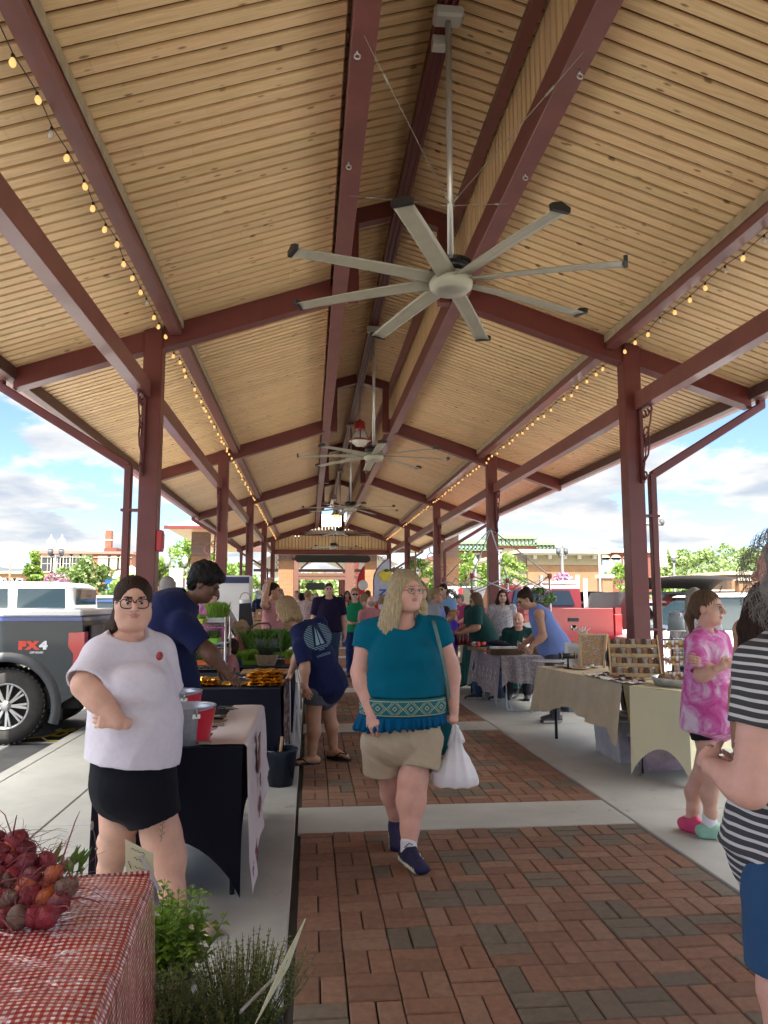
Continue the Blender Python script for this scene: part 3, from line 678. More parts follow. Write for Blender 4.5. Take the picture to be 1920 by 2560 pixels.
def eyes(parent,c,f,up=(0,0,1),sc=1.,iris=None,look=None):
    f,u,s=frame(f,up); lk=nrm(look) if look is not None else f
    for k in (-1,1):
        e=c+sc*(s*k*.032+f*.0785+u*-.0005); g=MB(); g.ell(e,(.0122*sc,)*3,0,14,10)
        a=e+lk*.0102*sc; fr=np.cross(lk,u); R=Matrix((Vector(fr),Vector(lk),Vector(u))).transposed()
        g.ell(a,(.0068*sc,.003*sc,.0068*sc),1,10,6,R)
        g.build('eye',[EYEW,iris or IRIS],parent)
def hand_prims(w,d,n,sc=1.,side=1,curl=.35,id=0,spread=.0,thumb=.5,fk=None):
    """w wrist, d pointing out along the hand, n out of the back of the hand; side +1 puts the thumb on d x n"""
    d=nrm(d); n=nrm(np.asarray(n,float)-d*np.dot(n,d)); t=np.cross(d,n)*side; P=[]
    P.append(seg(w-d*.03,w+d*.02*sc,.026*sc,.027*sc,id,.012))
    P.append(seg(w+d*.018*sc,w+d*.075*sc,(.027*sc,.016*sc),(.038*sc,.0125*sc),id,.012,fr=n))
    ln=(.066,.074,.069,.053); 
    for i in range(4):
        off=(.0295-.0197*i)*sc; b=w+d*(.083-.004*abs(i-1))*sc+t*off; a=0.
        cr=(fk[i] if fk else curl)*(1+.08*i); dirv=d+t*spread*(1.5-i)*.12; dirv=nrm(dirv); p=b-d*.012*sc; r=.0092*sc*(1 if i<3 else .88)
        for j,fr_ in enumerate((.48,.30,.24)):
            a+=cr*(1. if j else .8); v=nrm(dirv*math.cos(a)-n*math.sin(a)); q=p+v*ln[i]*sc*fr_*1.05
            P.append(seg(p,q,r,r*.92,id,.003)); p=q; r*=.93
    b=w+d*.022*sc+t*.022*sc; v=nrm(d*.75+t*(.30+thumb*.6)-n*.35); q=b+v*.042*sc; P.append(seg(b,q,.0155*sc,.0115*sc,id,.008))
    v2=nrm(v*.8+d*.45-n*.3-t*.15); q2=q+v2*.030*sc; P.append(seg(q,q2,.0112*sc,.0100*sc,id,.003)); v3=nrm(v2+d*.2-n*.25); P.append(seg(q2,q2+v3*.022*sc,.0100*sc,.0082*sc,id,.003))
    return P
def shoe(parent,an,toe,name,m,sole,h=.010,L_=.27,wd=.050,up=.085,open_=False,lift=0.):
    """an: ankle point, toe: unit direction the foot points in; the sole sits L_ long under it"""
    d=nrm(toe); s=nrm(np.cross(d,(0,0,1))); u=np.cross(s,d)
    b=an-u*up; heel=b-d*.055; tip=b+d*(L_-.075)
    P=[seg(heel+u*.038,b+d*.03+u*.045,(.038,.036),(.042,.045),0,.02,fr=u),seg(b+d*.03+u*.045,tip-d*.02+u*.028,(.042,.045),(wd*.92,.026),0,.02,fr=u),
       seg(an-u*.035,an+u*.012,(.043,.046),(.041,.045),0,.025,fr=d,flat=1),ell(an+u*.028,(.034,.034,.035),None,0,.006,True)]
    SP=[seg(heel+u*.012,b+d*.05+u*.011,(.043,.017),(.042,.013),1,.02,fr=u),seg(b+d*.05+u*.011,tip-d*.028+u*.016,(.042,.013),(wd,.015),1,.02,fr=u)]
    return patches(name,[(P+SP,h)],[m,sole],parent)
# ================================================================ the people near the camera
def lerp(a,b,t): return np.asarray(a)*(1-t)+np.asarray(b)*t
def arm_prims(sh,el,wr,r,id=0,up=(0,0,1)):
    f=lerp(el,wr,.28)
    return [seg(sh,el,r[0],r[1],id,.03),seg(el,f,r[1]*.98,r[1]*1.03,id,.03),seg(f,wr,r[1]*1.03,r[2],id,.03)]
def leg_prims(hp,kn,an,r,id=0,back=(0,1,0)):
    c=lerp(kn,an,.32)+nrm(back)*.018; l=lerp(kn,an,.72)
    return [seg(hp,kn,r[0],r[1],id,.05),seg(kn,c,r[1]*.97,r[2],id,.04),seg(c,l,r[2],r[3]*1.15,id,.04),seg(l,an,r[3]*1.15,r[3],id,.03)]
def sleeve(sh,el,t,r0,r1,rin,id=0,h0=.0):
    e=lerp(sh,el,t); d=nrm(np.asarray(el)-sh)
    return [seg(lerp(sh,el,h0),e,r0,r1,id,.035,flat=1)],[seg(e-d*.028,e+d*.12,rin,rin,None,.003,sub=True)]
P_=at
# ---------------------------------------------------------------- woman in the teal top, walking towards the camera
def teal_woman():
    root=thing('person','woman with long pale blond hair in teal top and khaki shorts walking on brick paving','person',(.45,4.6,0))
    Y=4.62
    hc=P_(1018,1476,Y-.02); hf=nrm((.55,-1,-.03)); nb=P_(1010,1540,Y+.03)
    shl=P_(921,1583,Y+.03); shr=P_(1092,1575,Y+.03); ell_=P_(901,1680,Y+.02); elr=P_(1124,1662,Y+.06)
    wrl=P_(928,1783,Y-.10); wrr=P_(1134,1768,Y+.0)
    hl=P_(962,1815,Y+.05); hr=P_(1050,1815,Y+.0)
    knl=P_(984,1955,Y+.12); knr=P_(1032,1953,Y-.07); anl=P_(990,2042,Y+.20); anr=P_(1022,2092,Y-.17); anl[2]=.135; anr[2]=.092
    fr=nrm((.1,-1,0))
    tor=[(nb+V3(0,.01,-.02),(.085,.075)),(P_(1008,1583,Y+.03),(.185,.115)),(P_(1007,1650,Y+.02),(.20,.155)),(P_(1007,1715,Y+.02),(.215,.175)),(P_(1006,1775,Y+.03),(.215,.175)),(P_(1006,1830,Y+.04),(.20,.155))]
    sk=SKR
    body=[seg(nb,hc+V3(0,.02,-.04),.062,.056,0,.03)]+tubep([(p,(a-.045,b-.045)) for p,(a,b) in tor[:5]],0,.05,fr)
    arms=arm_prims(shl,ell_,wrl,(.070,.056,.033))+arm_prims(shr,elr,wrr,(.070,.055,.033))
    legs=leg_prims(hl,knl,anl,(.10,.080,.078,.043))+leg_prims(hr,knr,anr,(.10,.082,.082,.045))
    legs.append(ell(knr+V3(0,-.03,0),(.05,.05,.06),None,0,.03))
    hd=head_prims(hc,hf,sc=.93,fat=.45,nose=1.1)+[seg(nb+V3(0,0,.01),hc+V3(0,.02,-.04),.062,.058,0,.03)]
    ll=hand_prims(wrl,P_(944,1840,Y-.17)-wrl,(-.35,-1,.1),1.02,side=1,curl=.5,thumb=.2)
    rr=hand_prims(wrr,P_(1134,1830,Y-.02)-wrr,(.55,-.8,0),1.02,side=-1,curl=1.25,thumb=.1)
    patches('body',[(body+arms+legs,.0085),(hd,.0042),(ll,.004),(rr,.004)],[sk,LIP,SAND_H],root)
    eyes(root,hc,hf,sc=.93,iris=IRISB,look=nrm((.8,-1,-.05)))
    # teal top: bodice, band, ruffle
    teal=cloth('teal_jersey',(.0,.125,.20),bump=.15); 
    t2=[(nb+V3(0,.02,-.035),(.115,.085)),(P_(1008,1583,Y+.03),(.200,.13)),(P_(1009,1650,Y+.02),(.232,.175)),(P_(1008,1715,Y+.02),(.247,.195)),(P_(1008,1738,Y+.02),(.250,.198))]
    sp=tubep(t2,0,.03,fr); s1,c1=sleeve(shl,ell_,.40,.082,.084,.072); s2,c2=sleeve(shr,elr,.42,.082,.084,.070)
    sh=sp+[seg(nb+V3(0,.03,-.03),shl+V3(0,0,.0),.055,.074,0,.06),seg(nb+V3(0,.03,-.03),shr,.055,.074,0,.06)]+s1+s2+[ell(P_(972,1645,Y-.09),(.09,.08,.085),None,0,.07),ell(P_(1045,1645,Y-.09),(.09,.08,.085),None,0,.07)]+c1+c2
    sh+= [ell(P_(1012,1540,Y-.08),(.108,.13,.085),None,None,.006,True),cut((0,0,-1),P_(1008,1738,Y))]
    patches('top',[(sh,.008)],[teal],root,folds(.0065,24,3,(1.36,.9)))
    # embroidered band
    bm_,nt_,b_=_new('embroidered_band'); tc_=N(nt_,'ShaderNodeTexCoord'); sp_=N(nt_,'ShaderNodeSeparateXYZ'); L(nt_,tc_.outputs['Object'],sp_.inputs[0])
    zb=P_(1008,1762,Y)[2]; per=.19
    xx=mathn(nt_,'SUBTRACT',mathn(nt_,'PINGPONG',mathn(nt_,'ADD',sp_.outputs[0],5.02),per/2),per/4); zz=mathn(nt_,'SUBTRACT',sp_.outputs[2],zb)
    ax_=mathn(nt_,'ABSOLUTE',xx); az_=mathn(nt_,'ABSOLUTE',zz)
    d1=mathn(nt_,'ABSOLUTE',mathn(nt_,'SUBTRACT',ax_,az_)); X1=mathn(nt_,'LESS_THAN',d1,.0026)
    dd=mathn(nt_,'ABSOLUTE',mathn(nt_,'SUBTRACT',mathn(nt_,'ADD',mathn(nt_,'ABSOLUTE',mathn(nt_,'SUBTRACT',ax_,per/4)),az_),.012)); X2=mathn(nt_,'LESS_THAN',dd,.003)
    X3=mathn(nt_,'LESS_THAN',mathn(nt_,'ABSOLUTE',mathn(nt_,'SUBTRACT',az_,.040)),.0022)
    d4=mathn(nt_,'ABSOLUTE',mathn(nt_,'SUBTRACT',mathn(nt_,'SUBTRACT',ax_,.012),az_)); X4=mathn(nt_,'LESS_THAN',d4,.0018)
    lim=mathn(nt_,'LESS_THAN',az_,.034); s_=mathn(nt_,'MAXIMUM',mathn(nt_,'MULTIPLY',mathn(nt_,'MAXIMUM',mathn(nt_,'MAXIMUM',X1,X4),X2),lim),X3)
    L(nt_,mixc(nt_,s_,(.0,.13,.165),(.42,.46,.24)),b_.inputs['Base Color']); b_.inputs['Roughness'].default_value=.8
    bd=tubep([(P_(1008,1725,Y+.02),(.251,.199)),(P_(1007,1755,Y+.02),(.258,.204)),(P_(1006,1790,Y+.03),(.263,.207))],0,.02,fr)+[cut((0,0,1),P_(1008,1739.,Y)),cut((0,0,-1),P_(1008,1783,Y))]
    patches('hem_band',[(bd,.007)],[bm_],root)
    c0=P_(1006,1800,Y+.03)
    ru=tubep([(P_(1006,1775,Y+.03),(.258,.204)),(P_(1005,1822,Y+.03),(.285,.225))],0,.02,fr)+[cut((0,0,1),P_(1008,1783,Y)),cut((.06,0,-1),P_(1008,1813,Y))]
    def rf(v):
        a=np.arctan2(v[:,1]-c0[1],v[:,0]-c0[0]); g=np.clip((P_(1008,1780,Y)[2]-v[:,2])/.09,0,1)
        return g*(.012*np.sin(a*34+2*np.sin(a*5))+.006*np.sin(a*71))
    patches('ruffle',[(ru,.006)],[cloth('teal_ruffle',(.0,.085,.20),bump=.15)],root,rf)
    # shorts
    kh=cloth('khaki_twill',(.52,.43,.30),rough=.9)
    so_=[(P_(1006,1795,Y+.03),(.225,.175)),(P_(1006,1845,Y+.03),(.238,.178))]
    hl2=P_(955,1850,Y+.06); hr2=P_(1056,1850,Y+.0); kl=P_(962,1926,Y+.09); kr=P_(1046,1922,Y-.05)
    pr=tubep(so_,0,.04,fr)+[seg(hl2,lerp(hl2,kl,1.04),.132,.128,0,.005,flat=1),seg(hr2,lerp(hr2,kr,1.03),.128,.122,0,.005,flat=1)]
    for a_,b_2 in ((hl2,kl),(hr2,kr)):
        d_=nrm(b_2-a_); pr.append(seg(lerp(a_,b_2,.86),b_2+d_*.2,.108,.108,None,.004,sub=True))
    patches('shorts',[(pr,.008)],[kh],root,folds(.0075,20,9))
    # hair: long, parted, falling over the shoulders
    f,u,s=frame(hf); q=lambda a,b,z: hc+.93*(s*a+f*b+u*z); R=np.array([s,f,u]); hp=[]
    hp.append(ell(q(0,-.028,.046),(.088,.100,.086),R,0,.02))
    hp.append(ell(q(0,-.055,-.02),(.090,.062,.10),R,0,.03))
    for k,o in ((1,0),(-1,0)):
        hp.append(seg(q(k*.074,.008,.03),q(k*.096,-.005,-.09),(.022,.045),(.030,.055),0,.02,fr=f))
        hp.append(seg(q(k*.096,-.005,-.09),q(k*.128,-.03,-.225),(.034,.064),(.060,.055),0,.03,fr=f))
    hp.append(seg(q(0,-.075,-.05),q(0,-.09,-.24),(.105,.045),(.15,.04),0,.04,fr=f))
    hp.append(seg(q(.118,-.02,-.22),q(.150,-.02,-.27),.040,.022,0,.03))
    hp+= [ell(q(0,.115,-.03),(.060,.085,.092),R,None,.010,True)]
    patches('hair',[(hp,.004)],[BLOND_H],root,strands(.0030,hc,85))
    # glasses
    g=MB()
    for k in (-1,1):
        o=q(k*.034,.096,-.004); a=nrm(s*1.0-f*(.22*k)); pts=[o+a*.024*math.cos(t)*(1 if abs(math.cos(t))<.99 else 1)+u*.015*math.sin(t) for t in np.linspace(0,2*PI,17)]
        g.tube(pts,.0014,5); g.tube([q(k*.058,.09,.0),q(k*.078,.06,.004),q(k*.082,.0,.0)],.0016,5)
    g.tube([q(-.010,.103,.0),q(.010,.103,.0)],.0014,5); g.build('glasses',M('glasses_brown',(.09,.03,.02),.3,var=0),root)
    # shoes
    shm=M('navy_mesh',(.012,.012,.06),.75,var=.4,scale=60,bump=.5,bscale=300); sol=M('sole_cream',(.62,.62,.46),.6)
    so1=M('sole_white',(.75,.72,.66),.6)
    shoe(root,anr+V3(0,0,-.0),nrm((.30,-1,-.02)),'shoe',shm,sol,.006,up=max(.06,anr[2]-.0))
    shoe(root,anl,nrm((-.05,-1,-.42)),'shoe',shm,sol,.007,up=.08)
    patches('sock',[([seg(anr+V3(0,0,-.03),anr+V3(.0,.004,.022),.047,.047,0,.01)],.005)],[M('sock_white',(.75,.74,.78),.9)],root)
    # laces and a pale flash on the front shoe
    d=nrm((.30,-1,0)); sd_=np.cross(d,(0,0,1)); g=MB(); b=anr-V3(0,0,anr[2])
    for i in range(4):
        c=b+d*(.055+.022*i)+V3(0,0,.098-.012*i); g.tube([c-sd_*.02,c+V3(0,0,.006),c+sd_*.02+d*.008],.0028,5)
    c=b+d*.05+V3(0,0,.115); g.tube([c,c+sd_*.02+V3(0,0,.012),c+sd_*.05-V3(0,0,.01)],.0025,5)
    g.build('laces',M('lace_navy',(.02,.02,.05),.8,var=0),root)
    g=MB(); sgn=-1; c=b+d*.03-sd_*(.0)+V3(0,0,.05)
    g.tube([b-sd_*.043+d*.0+V3(0,0,.045),b-sd_*.047+d*.045+V3(0,0,.062),b-sd_*.044+d*.07+V3(0,0,.045),b-sd_*.044+d*.10+V3(0,0,.052)],.0035,5); g.build('side_stripe',so1,root)
    # shoulder bag: strap over her left shoulder, teal bag behind the hip
    bg_=thing('shoulder_bag','teal shoulder bag with grey green strap hanging behind the hip of blond woman','bag',(.72,4.75,.8))
    g=MB(); off=(bg_.location.x,bg_.location.y,bg_.location.z)
    pts=[P_(1083,1546,Y+.10),P_(1080,1543,Y+.02),P_(1086,1562,Y-.085),P_(1096,1600,Y-.135),P_(1108,1650,Y-.150),P_(1117,1700,Y-.11),P_(1122,1745,Y-.02),P_(1122,1790,Y+.10)]
    cs=[]
    for i in range(len(pts)-1):
        for t in np.linspace(0,1,4,endpoint=False): cs.append(lerp(pts[i],pts[i+1],t))
    for a,b2 in zip(cs[:-1],cs[1:]): g.bar(a,b2,.006,.021,up=(1,.3,0))
    g.build('strap',M('strap_grey_green',(.13,.22,.20),.6),bg_)
    pr=[seg(P_(1104,1760,Y+.2),P_(1106,1850,Y+.2),(.075,.045),(.10,.06),0,.03,fr=(0,-1,0)),ell(P_(1108,1860,Y+.2),(.10,.06,.07),None,0,.04)]
    o=patches('pouch',[(pr,.008)],[cloth('bag_teal',(.0,.085,.10),rough=.6)],bg_,folds(.006,14,4),loc=off)
    # white carrier bag in her left hand
    cb=thing('carrier_bag','thin white plastic carrier bag hanging from the hand of the blond woman','bag',tuple(P_(1137,1940,Y)))
    off=np.array(cb.location); pl=M('thin_white_plastic',(.95,.94,.95),.28,var=.06,scale=4,bump=.5,bscale=22,trans=.12,spec=.5)
    b_2=pl.node_tree.nodes['Principled BSDF']; b_2.inputs['Subsurface Weight'].default_value=.3; b_2.inputs['Subsurface Radius'].default_value=(.1,.1,.1)
    Yb=Y-.03
    pr=[seg(P_(1140,1900,Yb),P_(1137,1935,Yb),(.075,.055),(.125,.085),0,.05,fr=(0,-1,0)),seg(P_(1137,1935,Yb),P_(1138,1953,Yb),(.125,.085),(.135,.088),0,.04,fr=(0,-1,0)),
        seg(P_(1142,1845,Yb),P_(1140,1905,Yb),(.022,.028),(.075,.055),0,.03,fr=(0,-1,0)),cut((0,0,-1),P_(1138,1963,Yb)),
        seg(P_(1140,1815,Yb-.02),P_(1152,1850,Yb-.02),.012,.022,0,.012),seg(P_(1134,1815,Yb+.02),P_(1128,1860,Yb+.02),.012,.022,0,.012)]
    def bf(v):
        w=v-P_(1140,1820,Yb); a=np.arctan2(w[:,1],w[:,0]); rr_=np.abs(w[:,0])/(np.abs(w[:,2])+.05)
        return .007*(1-np.abs(np.sin(w[:,0]/(np.abs(w[:,2])+.06)*16+1)))+folds(.007,17,8)(v)
    patches('film',[(pr,.006)],[pl],cb,bf,loc=off)
teal_woman()
# ---------------------------------------------------------------- woman in the pale grey T-shirt, hand on hip
def grey_shirt_woman():
    root=thing('person','woman in pale grey T-shirt and black shorts with glasses standing with hand on hip','person',(-1.1,3.6,0))
    Y=3.72; ft=nrm((.62,-.62,0)); u0=(0,0,1)
    hc=P_(333,1508,Y-.02); hf=nrm((.30,-1,.0)); nb=P_(320,1588,Y+.04)
    shl=P_(258,1640,Y-.08); shr=P_(392,1632,Y+.16)
    tor=[(nb+V3(0,.02,-.03),(.10,.09)),(P_(318,1650,Y+.03),(.18,.14)),(P_(332,1730,Y+.02),(.19,.18)),(P_(342,1810,Y+.02),(.20,.20))]
    body=[seg(nb,hc+V3(-.01,.03,-.05),.066,.060,0,.03)]+tubep([(p,(a-.03,b-.03)) for p,(a,b) in tor],0,.05,ft)
    el1=P_(216,1712,Y-.20); wr1=P_(298,1806,Y-.255)
    body+= [seg(shl,el1,.068,.060,0,.03),seg(el1,lerp(el1,wr1,.35),.060,.057,0,.03),seg(lerp(el1,wr1,.35),wr1,.057,.034,0,.03)]
    body+= arm_prims(shr,P_(418,1755,Y+.22),P_(400,1850,Y+.12),(.065,.055,.035))
    hd=head_prims(hc,hf,sc=.96,fat=.55,nose=1.1)+[seg(nb+V3(0,0,.02),hc+V3(-.01,.03,-.05),.068,.063,0,.03)]
    # legs: left one back, right one forward
    hl=P_(290,1950,Y+.10); hr=P_(375,1960,Y-.02); knl=P_(298,2060,Y+.10); knr=P_(404,2090,Y+.02); anl=P_(266,2215,Y+.28); anr=P_(442,2245,Y-.06); anl[2]=.09; anr[2]=.09
    body+= leg_prims(hl,knl,anl,(.105,.080,.080,.048))+leg_prims(hr,knr,anr,(.100,.086,.082,.048))
    ha=hand_prims(wr1,P_(262,1800,Y-.26)-wr1,nrm((.15,-1,.30)),1.0,side=1,curl=.75,thumb=.1,fk=(.65,.60,.55,.5))
    patches('body',[(body,.0085),(hd,.0042),(ha,.004)],[SKP,LIP,BROWN_H],root)
    eyes(root,hc,hf,sc=.96,iris=IRIS,look=nrm((.33,-1,.02)))
    gs=cloth('pale_grey_jersey',(.70,.67,.75),bump=.2,var=.05,scale=40)
    t2=[(nb+V3(0,.02,-.04),(.110,.10)),(P_(316,1645,Y+.03),(.182,.140)),(P_(332,1730,Y+.02),(.196,.185)),(P_(340,1810,Y+.02),(.205,.215)),(P_(334,1880,Y+.02),(.205,.212)),(P_(328,1925,Y+.02),(.210,.212))]
    e_=lerp(shl,el1,.98); d_=nrm(el1-shl)
    sh=tubep(t2,0,.035,ft)+[seg(nb+V3(0,.03,-.03),shl,.07,.085,0,.05),seg(nb+V3(0,.03,-.03),shr,.07,.085,0,.05),seg(shl,e_,.088,.100,0,.035,flat=1),seg(shr,P_(416,1730,Y+.2),.088,.09,0,.04,flat=1),ell(P_(372,1715,Y-.13),(.09,.085,.085),None,0,.07),ell(P_(318,1715,Y-.17),(.085,.08,.08),None,0,.07)]
    sh+= [seg(e_-d_*.04,e_+d_*.1,.084,.088,None,.004,sub=True),ell(P_(324,1572,Y-.03),(.098,.10,.068),None,None,.006,True)]
    n_=nrm((-.10,0,-1)); sh.append(cut(n_,P_(335,1930,Y-.2)))
    def gf(v):
        base=folds(.008,19,21,(1.6,.9))(v); w=v-shl; r_=np.abs(w[:,0]*.8+w[:,2]); return base+.006*np.sin((v[:,0]*.35+v[:,2])*34+v[:,0]*9)*np.clip((v[:,2]-.75)/.3,0,1)*np.clip((1.28-v[:,2])/.2,0,1)*.6
    patches('t_shirt',[(sh,.0075)],[gs],root,gf)
    # small chest print
    g=MB(); f0=P_(401,1634,Y-.19); g.ell(P_(399,1640,Y-.13),(.016,.03,.020),0,10,6); g.build('chest_print',M('print_red',(.35,.05,.05),.8),root)
    blk=cloth('black_jersey',(.010,.011,.016),rough=.9)
    kl=P_(300,2025,Y+.10); kr=P_(393,2055,Y+.0)
    k1=P_(296,2010,Y+.10); k2=P_(388,2050,Y+.0)
    pr=tubep([(P_(332,1905,Y+.03),(.188,.185)),(P_(332,1955,Y+.03),(.198,.178))],0,.05,ft)+[seg(P_(300,1955,Y+.09),k1,.135,.108,0,.04,flat=1),seg(P_(362,1960,Y),k2,.145,.122,0,.04,flat=1)]
    for a_,b_2,r_ in ((P_(300,1955,Y+.09),k1,.094),(P_(362,1960,Y),k2,.106)):
        d2=nrm(b_2-a_); pr.append(seg(b_2-d2*.03,b_2+d2*.1,r_,r_,None,.004,sub=True))
    patches('shorts',[(pr,.008)],[blk],root,folds(.005,24,5))
    # hair pulled back into a low ponytail
    f,u,s=frame(hf); q=lambda a,b,z: hc+.96*(s*a+f*b+u*z); R=np.array([s,f,u]); hp=[]
    hp.append(ell(q(0,-.026,.042),(.088,.104,.092),R,0,.02)); hp.append(ell(q(-.0,-.06,-.02),(.084,.056,.085),R,0,.03))
    hp.append(seg(q(.03,-.10,-.03),q(.085,-.09,-.13),.045,.038,0,.03)); hp.append(seg(q(.085,-.09,-.13),q(.150,-.07,-.215),.038,.014,0,.03))
    hp.append(seg(q(.05,-.08,-.06),q(.075,-.03,-.12),.03,.018,0,.03))
    hp+= [ell(q(0,.128,-.028),(.080,.100,.112),R,None,.01,True)]
    patches('hair',[(hp,.0045)],[BROWN_H],root,strands(.0008,hc,80))
    g=MB()
    for k in (-1,1):
        pts=[]
        for t in np.linspace(0,2*PI,25):
            cx_2=math.copysign(abs(math.cos(t))**.7,math.cos(t))*.029; cz=math.copysign(abs(math.sin(t))**.75,math.sin(t))*.0215
            pts.append(q(k*.034,.104-.35*abs(cx_2)*(1 if cx_2*k>0 else .1),-.002)+s*cx_2+u*cz)
        g.tube(pts,.0024,6); g.tube([q(k*.062,.093,.010),q(k*.082,.05,.008),q(k*.084,-.01,.0)],.0024,5)
    g.tube([q(-.007,.108,.004),q(0,.111,.006),q(.007,.108,.004)],.0024,5); g.build('glasses',M('glasses_tortoise',(.035,.012,.012),.25,var=.3,scale=60),root)
    tan=M('tan_suede',(.30,.25,.16),.9,var=.15,scale=40,bump=.4,bscale=260)
    shoe(root,anr,nrm((.93,-.35,0)),'shoe',tan,M('sole_white',(.75,.72,.66),.6),.006,up=anr[2]-.0); shoe(root,anl,nrm((.6,-.8,0)),'shoe',tan,MATS['sole_white'],.007,up=anl[2])
    ta=MB(); k_=M('tattoo_ink',(.10,.09,.10),.7,var=0)
    # inked sprig on the thigh and script on the shin
    c=P_(408,2050,Y-.09)
    for i in range(7): ta.tube([c+V3(.0,-.012,-.012*i),c+V3(.012*(1 if i%2 else -1),-.012,-.012*i+.012)],.0013,4)
    ta.tube([c+V3(.004,-.012,.02),c+V3(-.004,-.012,-.09)],.0012,4); ta.build('leg_tattoo',k_,root)
grey_shirt_woman()
# ================================================================ everyone else
def hair_prims(style,c,f,up=(0,0,1),sc=1.):
    f,u,s=frame(f,up); q=lambda a,b,z: c+sc*(s*a+f*b+u*z); R=np.array([s,f,u]); e=lambda *t: tuple(k*sc for k in t); H=[]
    if style=='bald': 
        H=[ell(q(0,-.055,-.015),e(.080,.055,.060),R,0,.02)]+[ell(q(0,.09,0),e(.2,.11,.2),R,None,.01,True)]
        return H
    H.append(ell(q(0,-.026,.044),e(.084,.103,.092),R,0,.02))
    if style in('short',): H.append(ell(q(0,-.06,-.015),e(.078,.05,.07),R,0,.03))
    if style=='bob':
        H.append(ell(q(0,-.055,-.03),e(.088,.06,.09),R,0,.03))
        for k in (-1,1): H.append(seg(q(k*.074,.0,.03),q(k*.088,.0,-.10),e(.022,.05),e(.026,.05),0,.03,fr=f))
        H.append(seg(q(0,-.07,-.02),q(0,-.065,-.12),e(.085,.045),e(.085,.04),0,.03,fr=f))
    if style in('long','wavy'):
        for k in (-1,1):
            H.append(seg(q(k*.074,.0,.03),q(k*.098,-.01,-.10),e(.024,.05),e(.035,.06),0,.03,fr=f)); H.append(seg(q(k*.098,-.01,-.10),q(k*.11,-.02,-.27),e(.035,.06),e(.035,.04),0,.03,fr=f))
        H.append(seg(q(0,-.07,-.03),q(0,-.085,-.27),e(.10,.05),e(.11,.035),0,.04,fr=f))
    if style in('pony','bun'):
        H.append(ell(q(0,-.06,-.01),e(.078,.05,.07),R,0,.03))
        if style=='pony': H+= [seg(q(0,-.115,.02),q(0,-.145,-.06),.028*sc,.03*sc,0,.02),seg(q(0,-.145,-.06),q(0,-.125,-.22),.03*sc,.012*sc,0,.02)]
        else: H.append(ell(q(0,-.085,.105),e(.048,.048,.045),R,0,.012))
    if style=='afro': H=[ell(q(0,-.022,.066),e(.105,.118,.098),R,0,.02),ell(q(0,-.06,.0),e(.086,.06,.08),R,0,.03),ell(q(0,.06,.085),e(.08,.05,.045),R,0,.02)]
    if style=='cap': H.append(seg(q(0,.06,.045),q(0,.155,.035),e(.07,.008),e(.05,.006),0,.01,fr=u))
    hx=.062 if style not in('long','wavy','bob') else .060
    H+= [ell(q(0,.125,-.040),e(.080 if style in('short','pony','bun','afro','cap') else .066,.098,.104),R,None,.010,True)]
    return H
def auto(x,y,H=1.68,face=0.,arms='down',step=.1,lean=0.,w=1.,seat=None):
    """joints of a standing or walking figure; face: direction it looks in, degrees clockwise from the camera side"""
    a=math.radians(face); f=V3(math.sin(a)*-1,-math.cos(a),0); s=V3(-f[1],f[0],0)*-1; s=np.cross(f,(0,0,1))
    b=V3(x,y,0); g=lambda a_,b_,z: b+s*a_*H+f*b_*H+V3(0,0,z*H)
    J={}
    def ln(p,z0=.52):
        p=np.array(p); h=p[2]-z0*H
        if lean and h>0: p=p+f*h*math.sin(lean)-V3(0,0,h*(1-math.cos(lean)))
        return p
    J['head']=ln(g(0,.012,.925)); J['neck']=ln(g(0,-.005,.835))
    for k,n in ((1,'r'),(-1,'l')):
        J['s'+n]=ln(g(k*.105*w,0,.805)); J['h'+n]=g(k*.052*w,0,.50)
        if arms=='down': J['e'+n]=ln(g(k*.135*w,-.01,.62)); J['w'+n]=g(k*.145*w,.02,.47)
        elif arms=='front': J['e'+n]=ln(g(k*.135*w,.01,.63)); J['w'+n]=ln(g(k*.05,.13,.60))
        elif arms=='reach': J['e'+n]=ln(g(k*.13*w,.07,.65)); J['w'+n]=ln(g(k*.09,.20,.60))
        elif arms=='phone': J['e'+n]=ln(g(k*.13*w,.02,.64)); J['w'+n]=ln(g(k*.05,.12,.72))
        elif arms=='up': J['e'+n]=ln(g(k*.19*w,.0,.82)); J['w'+n]=ln(g(k*.06,-.02,.97))
        st=step*k
        J['k'+n]=g(k*.055,st*.5+.012,.275); J['a'+n]=g(k*.055,st*.9-.01,.05)
    J['f']=f; J['H']=H; J['base']=b
    if seat:
        J['base']=b
        for k,n in ((1,'r'),(-1,'l')):
            J['h'+n]=g(k*.06,-.02,0)+V3(0,0,.50); J['k'+n]=g(k*.08,.25,0)+V3(0,0,.50); J['a'+n]=g(k*.08,.24,0)+V3(0,0,.08)
    return J
